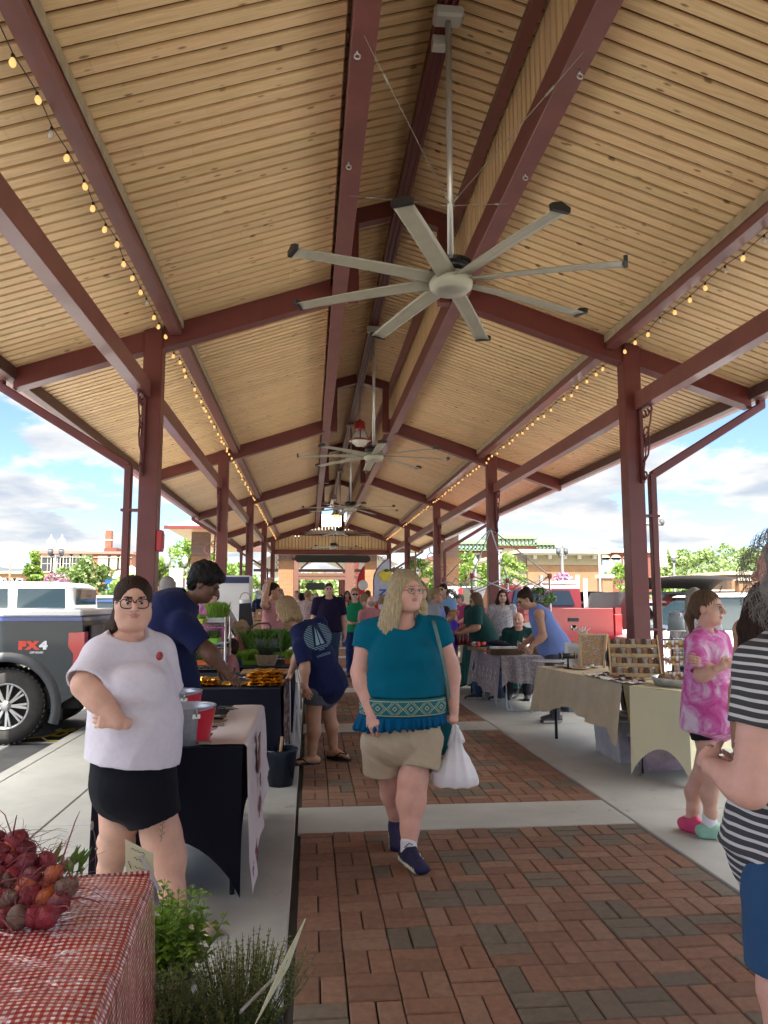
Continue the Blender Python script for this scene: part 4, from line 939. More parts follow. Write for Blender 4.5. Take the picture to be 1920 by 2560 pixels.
def fig(label,J,sk,hair,style,top,bot,fat=0.,hf=None,up=(0,0,1),shoes=None,extra=None,group=None,sleeve=.45,tie=None,shoem=None,g=1.,torso=None,hemz=None,amp=.004,eyesd=False,hips=None,nohands=False,fingers=None,hairdisp=None,bare=False,sockm=None,neckr=.052,root=None,vox=None,lipm=None,hsc=None):
    root=root or thing('person',label,'person',tuple(J['base']),0,group)
    H=J['H']; f=J['f']; d=J['base'][1]; s0=H/1.68
    h=vox or (.009 if d<9 else .012 if d<15 else .016); hh=.0045 if d<7 else .006 if d<11 else .008 if d<16 else .011
    hsc=hsc or (.92 if H>1.5 else .84+.06*(H>1.3)); hc=J['head']; hf=nrm(hf) if hf is not None else f; nb=J['neck']
    gi=g*s0
    hipc=(J['hl']+J['hr'])/2; shc=(J['sl']+J['sr'])/2; mid=lerp(shc,hipc,.5); tf=nrm(f)
    if torso is None:
        torso=[(lerp(nb,shc,.35),(.085*gi,.07*gi)),(lerp(shc,hipc,.16),(.150*gi,.100*gi)),(lerp(shc,hipc,.45),((.140+.04*fat)*gi,(.105+.06*fat)*gi)),(lerp(shc,hipc,.75),((.142+.05*fat)*gi,(.105+.07*fat)*gi)),(lerp(shc,hipc,1.02),((.152+.04*fat)*gi,(.115+.04*fat)*gi))]
    ar=(.050*gi*(1+.25*fat),.041*gi*(1+.25*fat),.027*gi*(1+.15*fat))
    body=[seg(nb,hc-nrm(f)*.018+V3(0,0,-.05),neckr*s0,neckr*.93*s0,0,.03)]+tubep([(p,(a-.02,b-.02)) for p,(a,b) in torso],0,.05,tf)
    if bare: body+=[ell(J['sl'],.058*gi,None,0,.03),ell(J['sr'],.058*gi,None,0,.03)]
    for n in 'lr': body+=arm_prims(J['s'+n],J['e'+n],J['w'+n],ar)
    longp=bot[1]=='pants'
    lr=(.085*gi*(1+.3*fat),.058*gi*(1+.2*fat),.056*gi*(1+.2*fat),.036*gi)
    legs=[]
    if not longp:
        for n in 'lr': legs+=leg_prims(J['h'+n],J['k'+n],J['a'+n],lr,0,-f)
    hd=head_prims(hc,hf,up,hsc,fat,jaw=1.)+[seg(nb,hc-nrm(f)*.018+V3(0,0,-.05),neckr*s0,neckr*.93*s0,0,.03)]
    hands=[]
    if not nohands:
        for n,sd in (('l',-1),('r',1)):
            dv=nrm(J['w'+n]-J['e'+n]); hv=J.get('hd'+n); nn=J.get('hn'+n)
            if nn is None: nn=np.cross(dv,f)*sd; nn= nn if np.linalg.norm(nn)>.1 else V3(0,0,1)
            hands.append(hand_prims(J['w'+n],hv if hv is not None else dv,nn,.95*s0,side=J.get('hs'+n,sd),curl=J.get('hc'+n,.4)))
    pl=[(body+legs,h),(hd,hh)]
    for hp in hands: pl.append((hp,.0045 if d<9 else .006))
    patches('body',pl,[sk,lipm or (LIPD if sk is SKD else LIP),hair],root)
    if eyesd: eyes(root,hc,hf,up,hsc)
    # top
    tm=top[0]; zz=.018
    t2=[(p,(a+zz*(1+.5*i),b+zz*(1+.5*i))) for i,(p,(a,b)) in enumerate(torso)]
    hem=J.get('hem'); 
    if hem is not None: t2.append((hem,(t2[-1][1][0]*1.04,t2[-1][1][1]*1.06)))
    P=tubep(t2,0,.04,tf,flat=1); cuts=[]
    if sleeve>0:
        for n in 'lr':
            P+= [seg(lerp(nb,J['s'+n],.3),J['s'+n],.05*gi,ar[0]+.012,0,.05)]
            a_,c_=sleeve_(J['s'+n],J['e'+n],J['w'+n],sleeve,ar); P+=a_; cuts+=c_
    P+=cuts+[ell(nb+nrm(f)*.045+V3(0,0,.035),(.082*s0,.095*s0,.055*s0),None,None,.006,True)]
    if sleeve<=0:
        for n in 'lr': P.append(ell(J['s'+n]+(J['s'+n]-shc)*.25,(.075*gi,.09*gi,.13*gi),None,None,.01,True))
    patches(top[1],[(P,h)],[tm],root,folds(amp,22/s0,int(abs(label.__hash__()) if 0 else len(label))))
    # bottoms
    bm_=bot[0]; gb=gi
    if bot[1]=='shorts':
        L_=bot[2] if len(bot)>2 else .55; Q=tubep([(lerp(hipc,shc,.10),((.150+.04*fat)*gb,(.118+.05*fat)*gb)),(hipc+V3(0,0,-.03),((.160+.04*fat)*gb,(.125+.04*fat)*gb))],0,.04,tf)
        cs=[]
        for n in 'lr':
            e=lerp(J['h'+n],J['k'+n],L_); dd=nrm(J['k'+n]-J['h'+n]); Q.append(seg(J['h'+n],e,lr[0]+.022,lr[0]*.9+.018,0,.03,flat=1)); cs.append(seg(e-dd*.03,e+dd*.1,lr[0]*.95,lr[0]*.9,None,.004,sub=True))
        patches('shorts',[(Q+cs,h)],[bm_],root,folds(.003,14,7))
    elif bot[1]=='pants':
        Q=tubep([(lerp(hipc,shc,.10),((.150+.04*fat)*gb,(.115+.05*fat)*gb)),(hipc+V3(0,0,-.03),((.160+.04*fat)*gb,(.125+.04*fat)*gb))],0,.04,tf)
        lo=bot[2] if len(bot)>2 else 1.
        for n in 'lr': Q+=leg_prims(J['h'+n],J['k'+n],lerp(J['k'+n],J['a'+n],.96),(lr[0]+.012,lr[1]*lo+.014,lr[2]*lo+.010,lr[3]*1.25*lo+.012),0,-f)
        patches('trousers',[(Q,h)],[bm_],root,folds(.003,14,7))
    if hair is not None and style:
        hp=hair_prims(style,hc,hf,up,hsc)
        patches('hair' if style!='cap' else 'cap',[(hp,hh*.9)],[hair],root,hairdisp or strands(.0022*hsc,hc,70))
    if shoes!='none':
        for n in 'lr':
            dd=J.get('f'+n); dd=dd if dd is not None else f
            if shoes=='flip':
                flip_flop(root,J['a'+n],dd,sk)
            else: shoe(root,J['a'+n],dd,'shoe',shoem or M('shoe_dark',(.03,.03,.035),.6,var=.2),M('sole_grey',(.4,.4,.38),.7),.008 if d<9 else .011,L_=.155*H,up=max(.05,J['a'+n][2]) if n in J.get('flat','lr') else .08*s0)
    return root
def sleeve_(sh,el,wr,t,ar):
    if t<=1: return sleeve(sh,el,t,ar[0]+.020,ar[1]+.030,ar[1]+.014)
    e=lerp(el,wr,t-1); return [seg(sh,el,ar[0]+.018,ar[1]+.016,0,.03),seg(el,e,ar[1]+.016,ar[2]+.012,0,.03,flat=1)],[]
def flip_flop(root,an,d,sk):
    d=nrm(d); s=nrm(np.cross(d,(0,0,1))); b=an*1.; b[2]=an[2]-.062
    P=[seg(b-d*.05+V3(0,0,.030),b+d*.05+V3(0,0,.036),(.034,.030),(.038,.028),0,.03,fr=(0,0,1)),seg(b+d*.05+V3(0,0,.034),b+d*.135+V3(0,0,.018),(.040,.026),(.044,.014),0,.02,fr=(0,0,1)),seg(an,b+V3(0,0,.035)-d*.02,.036,.036,0,.03)]
    for i in range(5):
        o=s*(.030-.0155*i); l=.035-.004*i; P.append(seg(b+d*(.14-.006*i)+o+V3(0,0,.014),b+d*(.14+l-.01*i)+o+V3(0,0,.010),.0105 if i else .013,.009 if i else .012,0,.004))
    patches('foot',[(P,.005)],[sk],root)
    g=MB(); pts=[]
    for t in np.linspace(0,2*PI,20,endpoint=False): pts.append((b+d*(.055+.135*math.cos(t))+s*(.050 if math.cos(t)>0 else .040)*math.sin(t)))
    lo=[tuple(p-V3(0,0,.0)) for p in pts]; n=len(pts); vs=[(p[0],p[1],max(.001,b[2]-.022)) for p in pts]+[(p[0],p[1],b[2]+.004) for p in pts]
    g.add(vs,[tuple(range(n))[::-1],tuple(range(n,2*n))]+[(i,(i+1)%n,n+(i+1)%n,n+i) for i in range(n)])
    for k in (-1,1): g.tube([b+d*.04+s*k*.045+V3(0,0,.01),b+d*.09+s*k*.040+V3(0,0,.050),b+d*.14+s*.010+V3(0,0,.034)],.006,6)
    g.build('flip_flop',M('black_rubber',(.012,.010,.010),.6,var=.1),root)
# cloths
C_={n:cloth(n,c) for n,c in dict(navy_jersey=(.011,.016,.065),navy_polo=(.018,.013,.040),slate_shorts=(.085,.092,.115),denim=(.045,.085,.16),green_top=(.012,.24,.10),pink_polo=(.50,.07,.20),
    dark_green=(.014,.055,.050),blue_tank=(.18,.26,.56),grey_leggings=(.075,.072,.095),light_blue=(.20,.36,.58),purple_t=(.07,.025,.30),plum_t=(.22,.07,.15),white_t=(.62,.62,.62),black_t=(.015,.015,.018),
    grey_t=(.25,.26,.28),rose_t=(.50,.22,.22),red_t=(.45,.03,.03),beige_t=(.5,.42,.32),teal_t=(.03,.22,.26),charcoal=(.04,.04,.05),grey_tank=(.16,.165,.19),blue_denim=(.035,.095,.20)).items()}
def floral(name,a,b,sc=26):
    m,nt,bb=_new(name); tc=N(nt,'ShaderNodeTexCoord'); v=N(nt,'ShaderNodeTexNoise'); v.inputs['Scale'].default_value=sc; v.inputs['Detail'].default_value=5; L(nt,tc.outputs['Object'],v.inputs[0])
    L(nt,ramp(nt,v.outputs['Fac'],[(.40,a),(.50,a),(.54,b),(.62,(.5,.45,.45))]),bb.inputs['Base Color']); bb.inputs['Roughness'].default_value=.85; return m
FLOR=floral('floral_grey',(.42,.43,.45),(.22,.16,.22)); SHAWL=floral('floral_shawl',(.6,.45,.42),(.12,.05,.05),34)
# ---- woman bending over the stall, sailboat print on her back
def bending():
    Y=7.15; J={'H':1.68,'base':V3(.1,7.15,0)}
    J['f']=nrm((-.55,.55,0)); J['head']=P_(715,1528,Y+.12); J['neck']=P_(748,1565,Y+.1)
    J['sl']=P_(752,1618,Y-.12); J['sr']=P_(800,1560,Y+.22); J['el']=P_(762,1660,Y-.16); J['wl']=P_(762,1715,Y-.2); J['er']=P_(745,1640,Y+.3); J['wr']=P_(728,1680,Y+.3)
    J['hl']=P_(788,1735,Y-.06); J['hr']=P_(822,1730,Y+.14); J['kl']=P_(783,1795,Y-.05); J['kr']=P_(822,1788,Y+.14); J['al']=P_(780,1893,Y-.02); J['ar']=P_(835,1880,Y+.16)
    J['al'][2]=.07; J['ar'][2]=.09
    J['hdl']=nrm(P_(775,1745,Y-.2)-J['wl']); J['hnl']=V3(-.2,-1,0); J['hcl']=.3; J['hsl']=1; J['fl']=nrm((-.95,-.15,0)); J['fr']=nrm((.75,-.5,0))
    hipc=(J['hl']+J['hr'])/2
    tor=[(P_(752,1578,Y+.08),(.09,.075)),(P_(775,1605,Y+.06),(.155,.115)),(P_(792,1650,Y+.05),(.150,.118)),(P_(806,1695,Y+.04),(.155,.128)),(P_(812,1712,Y+.04),(.162,.136))]
    J['hem']=P_(815,1728,Y+.04)
    r=fig('sandy haired woman in navy T-shirt bending over the herb stall',J,SKT,SAND_H,'bob',(C_['navy_jersey'],'t_shirt'),(C_['slate_shorts'],'shorts',.42),hf=nrm((-.85,.25,-.62)),up=nrm((.5,-.1,.8)),shoes='flip',torso=tor,sleeve=.95,amp=.006,g=1.05,hsc=1.0)
    # sailboat print: disc of stripes with two sails, and a line of lettering below
    c=P_(798,1587,Y-.02); g=MB(); a=nrm(P_(812,1640,Y-.09)-P_(787,1560,Y-.02)); b=nrm(np.cross(a,(0.1,-1,0))); o=P_(799,1594,Y-.115)
    if b[0]<0: b=-b
    n=nrm(np.cross(b,a)); n=n if n[1]<0 else -n
    pm=M('print_pale_blue',(.20,.33,.38),.8,var=0); g=MB(); cc=P_(793,1600,Y-.02)
    def srf(x,y):  # point on the shirt: walk from in front towards the torso axis
        p=cc+b*x+a*y; return p+n*(.165-.9*x*x)
    Rr=.125
    for i in range(17):
        y=-Rr*.98+i*Rr*1.96/16; w=math.sqrt(max(0,Rr*Rr-y*y)); 
        for (x0,x1) in (((-w,w),) if y>Rr*.72 else ((-w,-.045-.02*(y/Rr)),(.050+.02*(y/Rr),w))):
            if x1-x0<.012: continue
            k=6; pts=[(x0+(x1-x0)*j/k) for j in range(k+1)]
            for j in range(k): g.add([srf(pts[j],y-.0028),srf(pts[j+1],y-.0028),srf(pts[j+1],y+.0028),srf(pts[j],y+.0028)],[(0,1,2,3)])
    g.add([srf(-.004,-.095),srf(-.004,.075),srf(-.040,.075)],[(0,1,2)]); g.add([srf(.006,-.075),srf(.040,.075),srf(.006,.075)],[(0,1,2)])
    g.build('sailboat_print',pm,r)
    text('LAKESIDE',.030,srf(0,.175)+n*.006,b,-a,pm,r,'print_lettering')
    return r
bending()
def leaning():
    Y=5.15; J={'H':1.82,'base':V3(-1.35,5.3,0)}
    J['f']=nrm((.85,.1,0)); J['head']=P_(512,1462,Y); J['neck']=P_(462,1506,Y+.02)
    J['sl']=P_(470,1590,Y-.16); J['sr']=P_(430,1500,Y+.22); J['el']=P_(520,1655,Y-.20); J['wl']=P_(556,1668,Y-.22)
    J['el']=P_(520,1628,Y-.2); J['wl']=P_(558,1672,Y-.2); J['er']=P_(500,1610,Y+.3); J['wr']=P_(548,1660,Y+.3)
    J['hl']=P_(418,1735,Y-.08); J['hr']=P_(410,1735,Y+.12); J['kl']=P_(420,1850,Y-.08); J['kr']=P_(400,1850,Y+.12); J['al']=P_(415,2010,Y-.08); J['ar']=P_(395,2005,Y+.12)
    for n in 'lr': J['a'+n][2]=.08
    J['hdl']=nrm(P_(578,1690,Y-.2)-J['wl']); J['hnl']=V3(.3,-.5,.8); J['hcl']=.15; J['hsl']=-1
    tor=[(P_(455,1515,Y+.02),(.10,.09)),(P_(430,1530,Y+.02),(.19,.13)),(P_(412,1585,Y),(.185,.14)),(P_(408,1640,Y),(.175,.145)),(P_(415,1690,Y),(.175,.145))]
    J['hem']=P_(422,1735,Y)
    J['sl']=P_(452,1560,Y-.19)
    cj=curly(.0035,120)
    return fig('dark haired man in navy T-shirt leaning over the stall reaching for gold packets',J,SKD,BLACK_H,'afro',(C_['navy_jersey'],'t_shirt'),(C_['black_t'],'pants'),hf=nrm((.9,-.15,-.42)),up=nrm((.38,0,.92)),torso=tor,sleeve=.78,amp=.006,g=1.08,hairdisp=cj,hsc=.97)
leaning()
# ---- girl in pink tie-dye, arms crossed
def tiedye():
    m,nt,b=_new('tie_dye_pink'); tc=N(nt,'ShaderNodeTexCoord'); n=N(nt,'ShaderNodeTexNoise'); n.inputs['Scale'].default_value=7; n.inputs['Detail'].default_value=7; n.inputs['Distortion'].default_value=1.6; n.inputs['Roughness'].default_value=.6; L(nt,tc.outputs['Object'],n.inputs[0])
    L(nt,ramp(nt,n.outputs['Fac'],[(.30,(.62,.05,.30)),(.44,(.68,.14,.42)),(.54,(.74,.34,.58)),(.66,(.82,.66,.76))]),b.inputs['Base Color']); b.inputs['Roughness'].default_value=.85; return m
def pink_girl():
    Y=4.75; J={'H':1.56,'base':V3(2.45,4.75,0)}
    J['f']=nrm((.80,-.62,0)); J['head']=P_(1772,1522,Y); J['neck']=P_(1762,1578,Y+.02); J['sl']=P_(1738,1608,Y-.06); J['sr']=P_(1800,1600,Y+.16)
    J['el']=P_(1752,1690,Y-.16); J['wl']=P_(1800,1668,Y-.22); J['er']=P_(1828,1688,Y+.06); J['wr']=P_(1765,1662,Y-.16)
    J['hl']=P_(1758,1815,Y-.02); J['hr']=P_(1785,1812,Y+.10); J['kl']=P_(1745,1945,Y-.02); J['kr']=P_(1790,1940,Y+.06); J['al']=P_(1775,2072,Y-.02); J['ar']=P_(1728,2080,Y+.12)
    J['kl'],J['kr']=P_(1782,1950,Y-.06),P_(1748,1950,Y+.10)
    for n in 'lr': J['a'+n][2]=.075
    J['hdr']=nrm(P_(1728,1648,Y-.19)-P_(1765,1662,Y-.16)); J['hnr']=nrm((.3,-1,.2)); J['hsr']=1; J['hcr']=.3; J['fl']=nrm((.97,-.2,0)); J['fr']=nrm((.5,-.85,0))
    J['hdl']=nrm((.8,-.1,.3)); 
    tor=[(P_(1765,1592,Y+.02),(.075,.06)),(P_(1768,1625,Y+.02),(.13,.095)),(P_(1772,1690,Y+.02),(.135,.105)),(P_(1772,1745,Y+.02),(.14,.11)),(P_(1776,1790,Y+.02),(.15,.12))]
    J['hem']=P_(1778,1822,Y+.02)
    m=tiedye(); r=fig('girl in pink tie-dye T-shirt standing with crossed arms beside the cream table',J,SKP,LBR_H,'pony',(m,'t_shirt'),(C_['black_t'],'shorts',.25),hf=nrm((.62,-.80,.02)),torso=tor,sleeve=.85,amp=.006,g=.93,eyesd=True,hsc=.93,shoes='none')
    ribm=M('ribbon_magenta',(.45,.01,.16),.8)
    g=MB(); c=P_(1803,1745,Y-.125); pts=[P_(1783,1790,Y-.118),P_(1797,1757,Y-.125),P_(1808,1728,Y-.125),P_(1806,1709,Y-.123),P_(1797,1708,Y-.123),P_(1793,1724,Y-.125),P_(1803,1752,Y-.125),P_(1815,1788,Y-.11)]
    for p in pts: p[0]+=0
    g.tube(pts,.008,8); g.build('ribbon_print',ribm,r)
    for n,cc,nm in (('l',(.28,.52,.40),'clog'),('r',(.62,.05,.16),'clog')):
        mm=M('clog_'+('mint' if n=='l' else 'pink'),cc,.5); d=J['f'+n]; o=shoe(r,J['a'+n],d,'clog',mm,mm,.006,L_=.25,up=J['a'+n][2]-.005)
        o['label']='mint green clog' if n=='l' else 'pink clog'
        if n=='l': patches('sock',[([seg(J['al']+V3(0,0,-.02),J['al']+V3(0,0,.055),.046,.043,0,.01)],.005)],[MATS['sock_white']],r)
pink_girl()
# ---- curly grey haired woman in the striped T-shirt at the right edge, close to the camera
def striped():
    Y=2.25; J={'H':1.66,'base':V3(1.35,2.3,0)}
    m,nt,b=_new('striped_jersey'); tc=N(nt,'ShaderNodeTexCoord'); sp=N(nt,'ShaderNodeSeparateXYZ'); L(nt,tc.outputs['Object'],sp.inputs[0])
    n=N(nt,'ShaderNodeTexNoise'); n.inputs['Scale'].default_value=3.5; n.inputs['Detail'].default_value=2; L(nt,tc.outputs['Object'],n.inputs[0])
    z=mathn(nt,'ADD',mathn(nt,'ADD',sp.outputs[2],mathn(nt,'MULTIPLY',sp.outputs[0],.10)),mathn(nt,'MULTIPLY',n.outputs['Fac'],.030))
    st=mathn(nt,'LESS_THAN',mathn(nt,'PINGPONG',mathn(nt,'DIVIDE',z,.0125),1.),.36)
    L(nt,mixc(nt,st,(.052,.055,.062),(.62,.61,.59)),b.inputs['Base Color']); b.inputs['Roughness'].default_value=.88
    nb=N(nt,'ShaderNodeTexNoise'); nb.inputs['Scale'].default_value=500; L(nt,tc.outputs['Object'],nb.inputs[0]); bu=N(nt,'ShaderNodeBump'); bu.inputs['Strength'].default_value=.4; bu.inputs['Distance'].default_value=.003; L(nt,nb.outputs['Fac'],bu.inputs['Height']); L(nt,bu.outputs[0],b.inputs['Normal'])
    J['f']=nrm((-.80,.55,0)); J['head']=P_(1975,1420,Y+.08); J['neck']=P_(1960,1610,Y+.05); J['sl']=P_(1905,1665,Y-.12); J['sr']=P_(1990,1620,Y+.25)
    J['el']=P_(1874,1975,Y-.14); J['wl']=P_(1778,1915,Y+.02); J['er']=P_(2000,1900,Y+.3); J['wr']=P_(1850,1900,Y+.3)
    J['hl']=P_(1965,2230,Y-.10); J['hr']=P_(1990,2200,Y+.12); J['kl']=P_(1962,2480,Y-.1); J['kr']=P_(1990,2480,Y+.12); J['al']=P_(1975,2900,Y-.1); J['ar']=P_(1985,2850,Y+.12)
    for n in 'lr': J['a'+n][2]=.08
    J['hdl']=nrm((-.15,.9,.42)); J['hdl']=nrm(P_(1740,1858,Y+.15)-J['wl']); J['hnl']=nrm((-.8,-.5,.2)); J['hcl']=.75; J['hsl']=1
    tor=[(P_(1962,1640,Y+.04),(.11,.09)),(P_(1975,1720,Y+.03),(.16,.12)),(P_(1985,1900,Y+.02),(.16,.125)),(P_(1985,2060,Y+.02),(.16,.135)),(P_(1985,2120,Y+.02),(.165,.14))]
    J['hem']=P_(1975,2165,Y+.02)
    J['fat']=1
    r=fig('grey curly haired woman in striped T-shirt and blue denim shorts at the right edge',J,SKR,GREY_H,'bob',(m,'t_shirt'),(C_['blue_denim'],'shorts',.80),hf=nrm((-.6,.8,0)),torso=tor,sleeve=.50,amp=.006,g=1.12,fat=.1,hsc=1.02,shoes=None,hairdisp=curly(.009,85,4),vox=.007)
    g=MB(); rr=np.random.default_rng(3); c=P_(1960,1400,Y+.02)
    for i in range(420):
        a=rr.uniform(0,2*PI); e=rr.uniform(-1.2,1.3); o=V3(math.cos(a)*math.cos(e)*.115,math.sin(a)*math.cos(e)*.12,math.sin(e)*.13-.02); p0=c+o*.9; pts=[];R0=rr.uniform(.008,.018); ax=nrm(o+V3(0,0,-.1)); t1=nrm(np.cross(ax,(0,0,1)));t2=np.cross(ax,t1); ph=rr.uniform(0,6)
        for k in range(9): pts.append(p0+ax*.006*k+(t1*math.cos(ph+k*.9)+t2*math.sin(ph+k*.9))*R0-V3(0,0,.0009*k*k))
        g.tube(pts,.0009,3)
    g.build('loose_curls',GREY_H,r)
striped()
def tank_woman():
    Y=3.55; J=auto(*at(1905,1800,Y)[:2],H=1.64,face=-150,arms='down')
    J=auto(*at(1975,1800,Y)[:2],H=1.64,face=-150,arms='down'); J['head']=P_(1915,1520,Y); J['neck']=P_(1932,1592,Y); hf=nrm((.3,.9,0))
    return fig('dark haired woman in grey tank top standing beside the tie-dye girl',J,SKT,BROWN_H,'long',(C_['grey_tank'],'tank_top'),(C_['black_t'],'pants'),sleeve=0,bare=True,hf=hf,g=1.0,hsc=.98)
tank_woman()
def blue_tank():
    Y=9.3; J=auto(*at(1352,1700,Y)[:2],H=1.68,face=100,arms='reach',lean=.62)
    J['head']=P_(1312,1500,Y); J['neck']=P_(1335,1517,Y); J['f']=nrm((-.95,-.1,0)); J['sl']=P_(1348,1535,Y-.15); J['sr']=P_(1345,1528,Y+.15); J['el']=P_(1358,1590,Y-.18); J['wl']=P_(1330,1615,Y-.2); J['er']=P_(1345,1585,Y+.2); J['wr']=P_(1310,1610,Y+.15)
    J['hl']=P_(1385,1625,Y-.08); J['hr']=P_(1385,1622,Y+.1)
    tor=[(P_(1342,1528,Y),(.09,.08)),(P_(1352,1545,Y),(.14,.11)),(P_(1365,1575,Y),(.145,.12)),(P_(1378,1600,Y),(.155,.13)),(P_(1385,1615,Y),(.165,.14))]
    J['kl']=P_(1375,1700,Y-.1); J['kr']=P_(1375,1698,Y+.1); J['al']=P_(1388,1775,Y-.1); J['ar']=P_(1388,1775,Y+.1)
    for n in 'lr': J['a'+n][2]=.08
    J['hem']=P_(1388,1625,Y)
    fig('woman in light blue sleeveless top with dark hair bun leaning over the grey table',J,SKT,BROWN_H,'bun',(C_['blue_tank'],'tank_top'),(C_['grey_leggings'],'pants'),sleeve=0,bare=True,hf=nrm((-.88,-.1,-.5)),up=nrm((-.45,0,.85)),torso=tor,g=1.08,hsc=.96)
blue_tank()
def crowd():
    A=lambda u,Y,**k: auto(*at(u,1500,Y)[:2],**k)
    J=A(700+405/3.318,14.2,H=1.80,face=0,step=.08,w=1.15)
    r=fig('man in dark navy polo shirt and jeans walking beside woman in green',J,SKP,hairm('hair_cropped_brown',(.07,.045,.03)),'short',(C_['navy_polo'],'polo_shirt'),(C_['denim'],'pants'),fat=.25,g=1.12,hf=(.0,-1,0),sleeve=.75,eyesd=True)
    J=A(887,15.2,H=1.72,face=5,arms='front',step=.1)
    r=fig('woman in sleeveless green top with black sunglasses walking on brick paving',J,SKP,SAND_H,'short',(C_['green_top'],'top'),(cloth('dark_denim',(.015,.035,.12)),'pants'),sleeve=0,bare=True,hf=(.05,-1,-.05))
    f,u,s=frame((.05,-1,-.05)); g=MB(); hc=J['head']
    for k in (-1,1): g.ell(hc+s*k*.032+f*.098+u*.0,(.027,.008,.021),0,12,6)
    g.tube([hc-s*.07+f*.06,hc-s*.03+f*.10+u*.008,hc+s*.03+f*.10+u*.008,hc+s*.07+f*.06],.004,5); g.build('sunglasses',M('black_gloss',(.01,.01,.01),.1,var=0),r)
    g=MB(); g.bar(hc+V3(-.12,-.02,-.18),hc+V3(-.17,.02,-.55),.02,.03); g.build('bag_strap',M('black_rubber',(.012,.010,.010)),r)
    L_=[ # u, Y, H, face, arms, skin, hair, style, top colour, bottom, label, extra
    (1049,8.9,1.70,-10,'down',SKP,hairm('hair_wavy_blond',(.24,.17,.09)),'wavy','grey_t','denim','pants','woman with long wavy light brown hair behind the teal topped woman',{}),
    (1071,14.5,1.68,60,'down',SKP,GREY_H,'short','beige_t','denim','pants','grey haired visitor behind the wavy haired woman',{}),
    (1090,11.2,1.66,-60,'phone',SKT,SAND_H,'pony','blue_tank','denim','pants','woman in blue patterned top with sunglasses pushed up on her hair',{'sleeve':0,'bare':True}),
    (1108,13.6,1.78,40,'front',SKT,BROWN_H,'short','light_blue','denim','pants','man in light blue T-shirt beside the maroon post',{}),
    (1113,12.2,1.36,170,'down',SKT,BROWN_H,'pony','purple_t','charcoal','pants','girl with ponytail in purple T-shirt seen from behind',{'sleeve':.9}),
    (1172,17.,1.66,70,'reach',SKR,GREY_H,'short','pink_polo','beige_t','pants','man in bright pink shirt leaning over the jar table',{'fat':.3}),
    (1256,13.4,1.66,10,'down',SKP,BROWN_H,'long',None,'denim','pants','woman with long brown hair in floral shirt beside the maroon post',{'tm':FLOR}),
    (1737,7.7,1.60,20,'down',SKT,GREY_H,'bob',None,'charcoal','pants','woman in grey floral shirt half hidden behind the tie-dye girl',{'tm':FLOR,'sleeve':.9}),
    (534,12.,1.66,30,'down',SKR,LBR_H,'short','plum_t','denim','pants','person in plum shirt standing behind the second left post',{'sleeve':1.8}),
    (418,8.6,1.74,200,'down',SKT,GREY_H,'short','grey_t','denim','pants','grey haired person behind the leaning man',{}),
    (683,10.8,1.72,-70,'up',SKT,BROWN_H,'bun','rose_t','denim','pants','brown haired woman raising both hands to her hair',{'sleeve':.3}),
    (668,12.6,1.76,150,'down',SKT,GREY_H,'short','navy_jersey','charcoal','pants','man in navy shirt behind the woman raising her hands',{}),
    (769,17.,1.70,190,'down',SKT,SAND_H,'cap',None,'charcoal','pants','visitor in sand coloured hat and floral shawl seen from behind',{'tm':SHAWL,'sleeve':1.5}),
    (753,19.,1.66,170,'down',SKT,BLACK_H,'short','black_t','charcoal','pants','visitor with short black hair in black shirt far along the hall',{}),
    (911,16.6,1.62,-120,'down',SKP,SAND_H,'long','rose_t','denim','pants','long haired blond woman just behind the green topped woman',{}),
    (919,18.5,1.72,190,'down',SKR,RED_H,'short','red_t','charcoal','pants','auburn haired visitor near the red feather flag',{}),
    (929,13.,1.55,170,'down',SKR,hairm('hair_thin_grey',(.4,.33,.28)),'bald','rose_t','beige_t','pants','balding visitor in rose shirt behind the blond teal topped woman',{}),
    ]
    for u,Y,H,face,arms,sk,hr,st,tc_,bc,bk,lab,ex in L_:
        tm=ex.pop('tm',None) or C_[tc_]
        J=A(u,Y,H=H,face=face,arms=arms,lean=.35 if arms=='reach' else 0)
        fig(lab,J,sk,hr,st,(tm,'shirt'),(C_[bc],bk),**ex)
    # dark green woman serving behind the jars, seated man
    J=A(1215,11.4,H=1.70,face=85,arms='reach',lean=.45); J['head']=P_(1188,1502,11.4); J['neck']=P_(1202,1522,11.4)
    fig('grey haired woman in dark green shirt serving behind the jar table',J,SKT,LBR_H,'bob',(C_['dark_green'],'shirt'),(C_['denim'],'pants'),hf=nrm((-.95,-.1,-.3)),fat=.4,g=1.1,sleeve=.9)
    J=auto(*at(1297,1560,11.8)[:2],H=1.74,face=20,arms='front',seat=True)
    dz=at(1297,1549,11.8)[2]-J['head'][2]
    for k in ('head','neck','sl','sr','el','er','wl','wr'): J[k]=J[k]+V3(0,0,dz)
    fig('balding man with glasses in dark green shirt seated behind the grey table',J,SKR,GREY_H,'bald',(C_['dark_green'],'shirt'),(C_['charcoal'],'pants'),hf=nrm((-.5,-.85,-.1)),fat=.4,g=1.1,eyesd=True)
    # children at the left stalls
    J=A(605,9.6,H=1.20,face=120,arms='down'); fig('curly blond child in pink dress behind the wooden frame',J,SKP,SAND_H,'bob',(C_['rose_t'],'dress'),(C_['rose_t'],'pants'),hairdisp=curly(.008,70,3),hf=(-.9,.3,0))
    J=A(578,8.6,H=1.02,face=80,arms='down'); fig('small brown haired child beside the wooden frame',J,SKP,BROWN_H,'short',(C_['rose_t'],'shirt'),(C_['rose_t'],'pants'))
    # far crowd beyond the hall end
    cols=['white_t','grey_t','black_t','light_blue','rose_t','teal_t','red_t','beige_t','charcoal','navy_jersey','white_t','purple_t']
    desc=['white','grey','black','light blue','rose','teal','red','beige','charcoal','navy','cream','purple']
    base=None
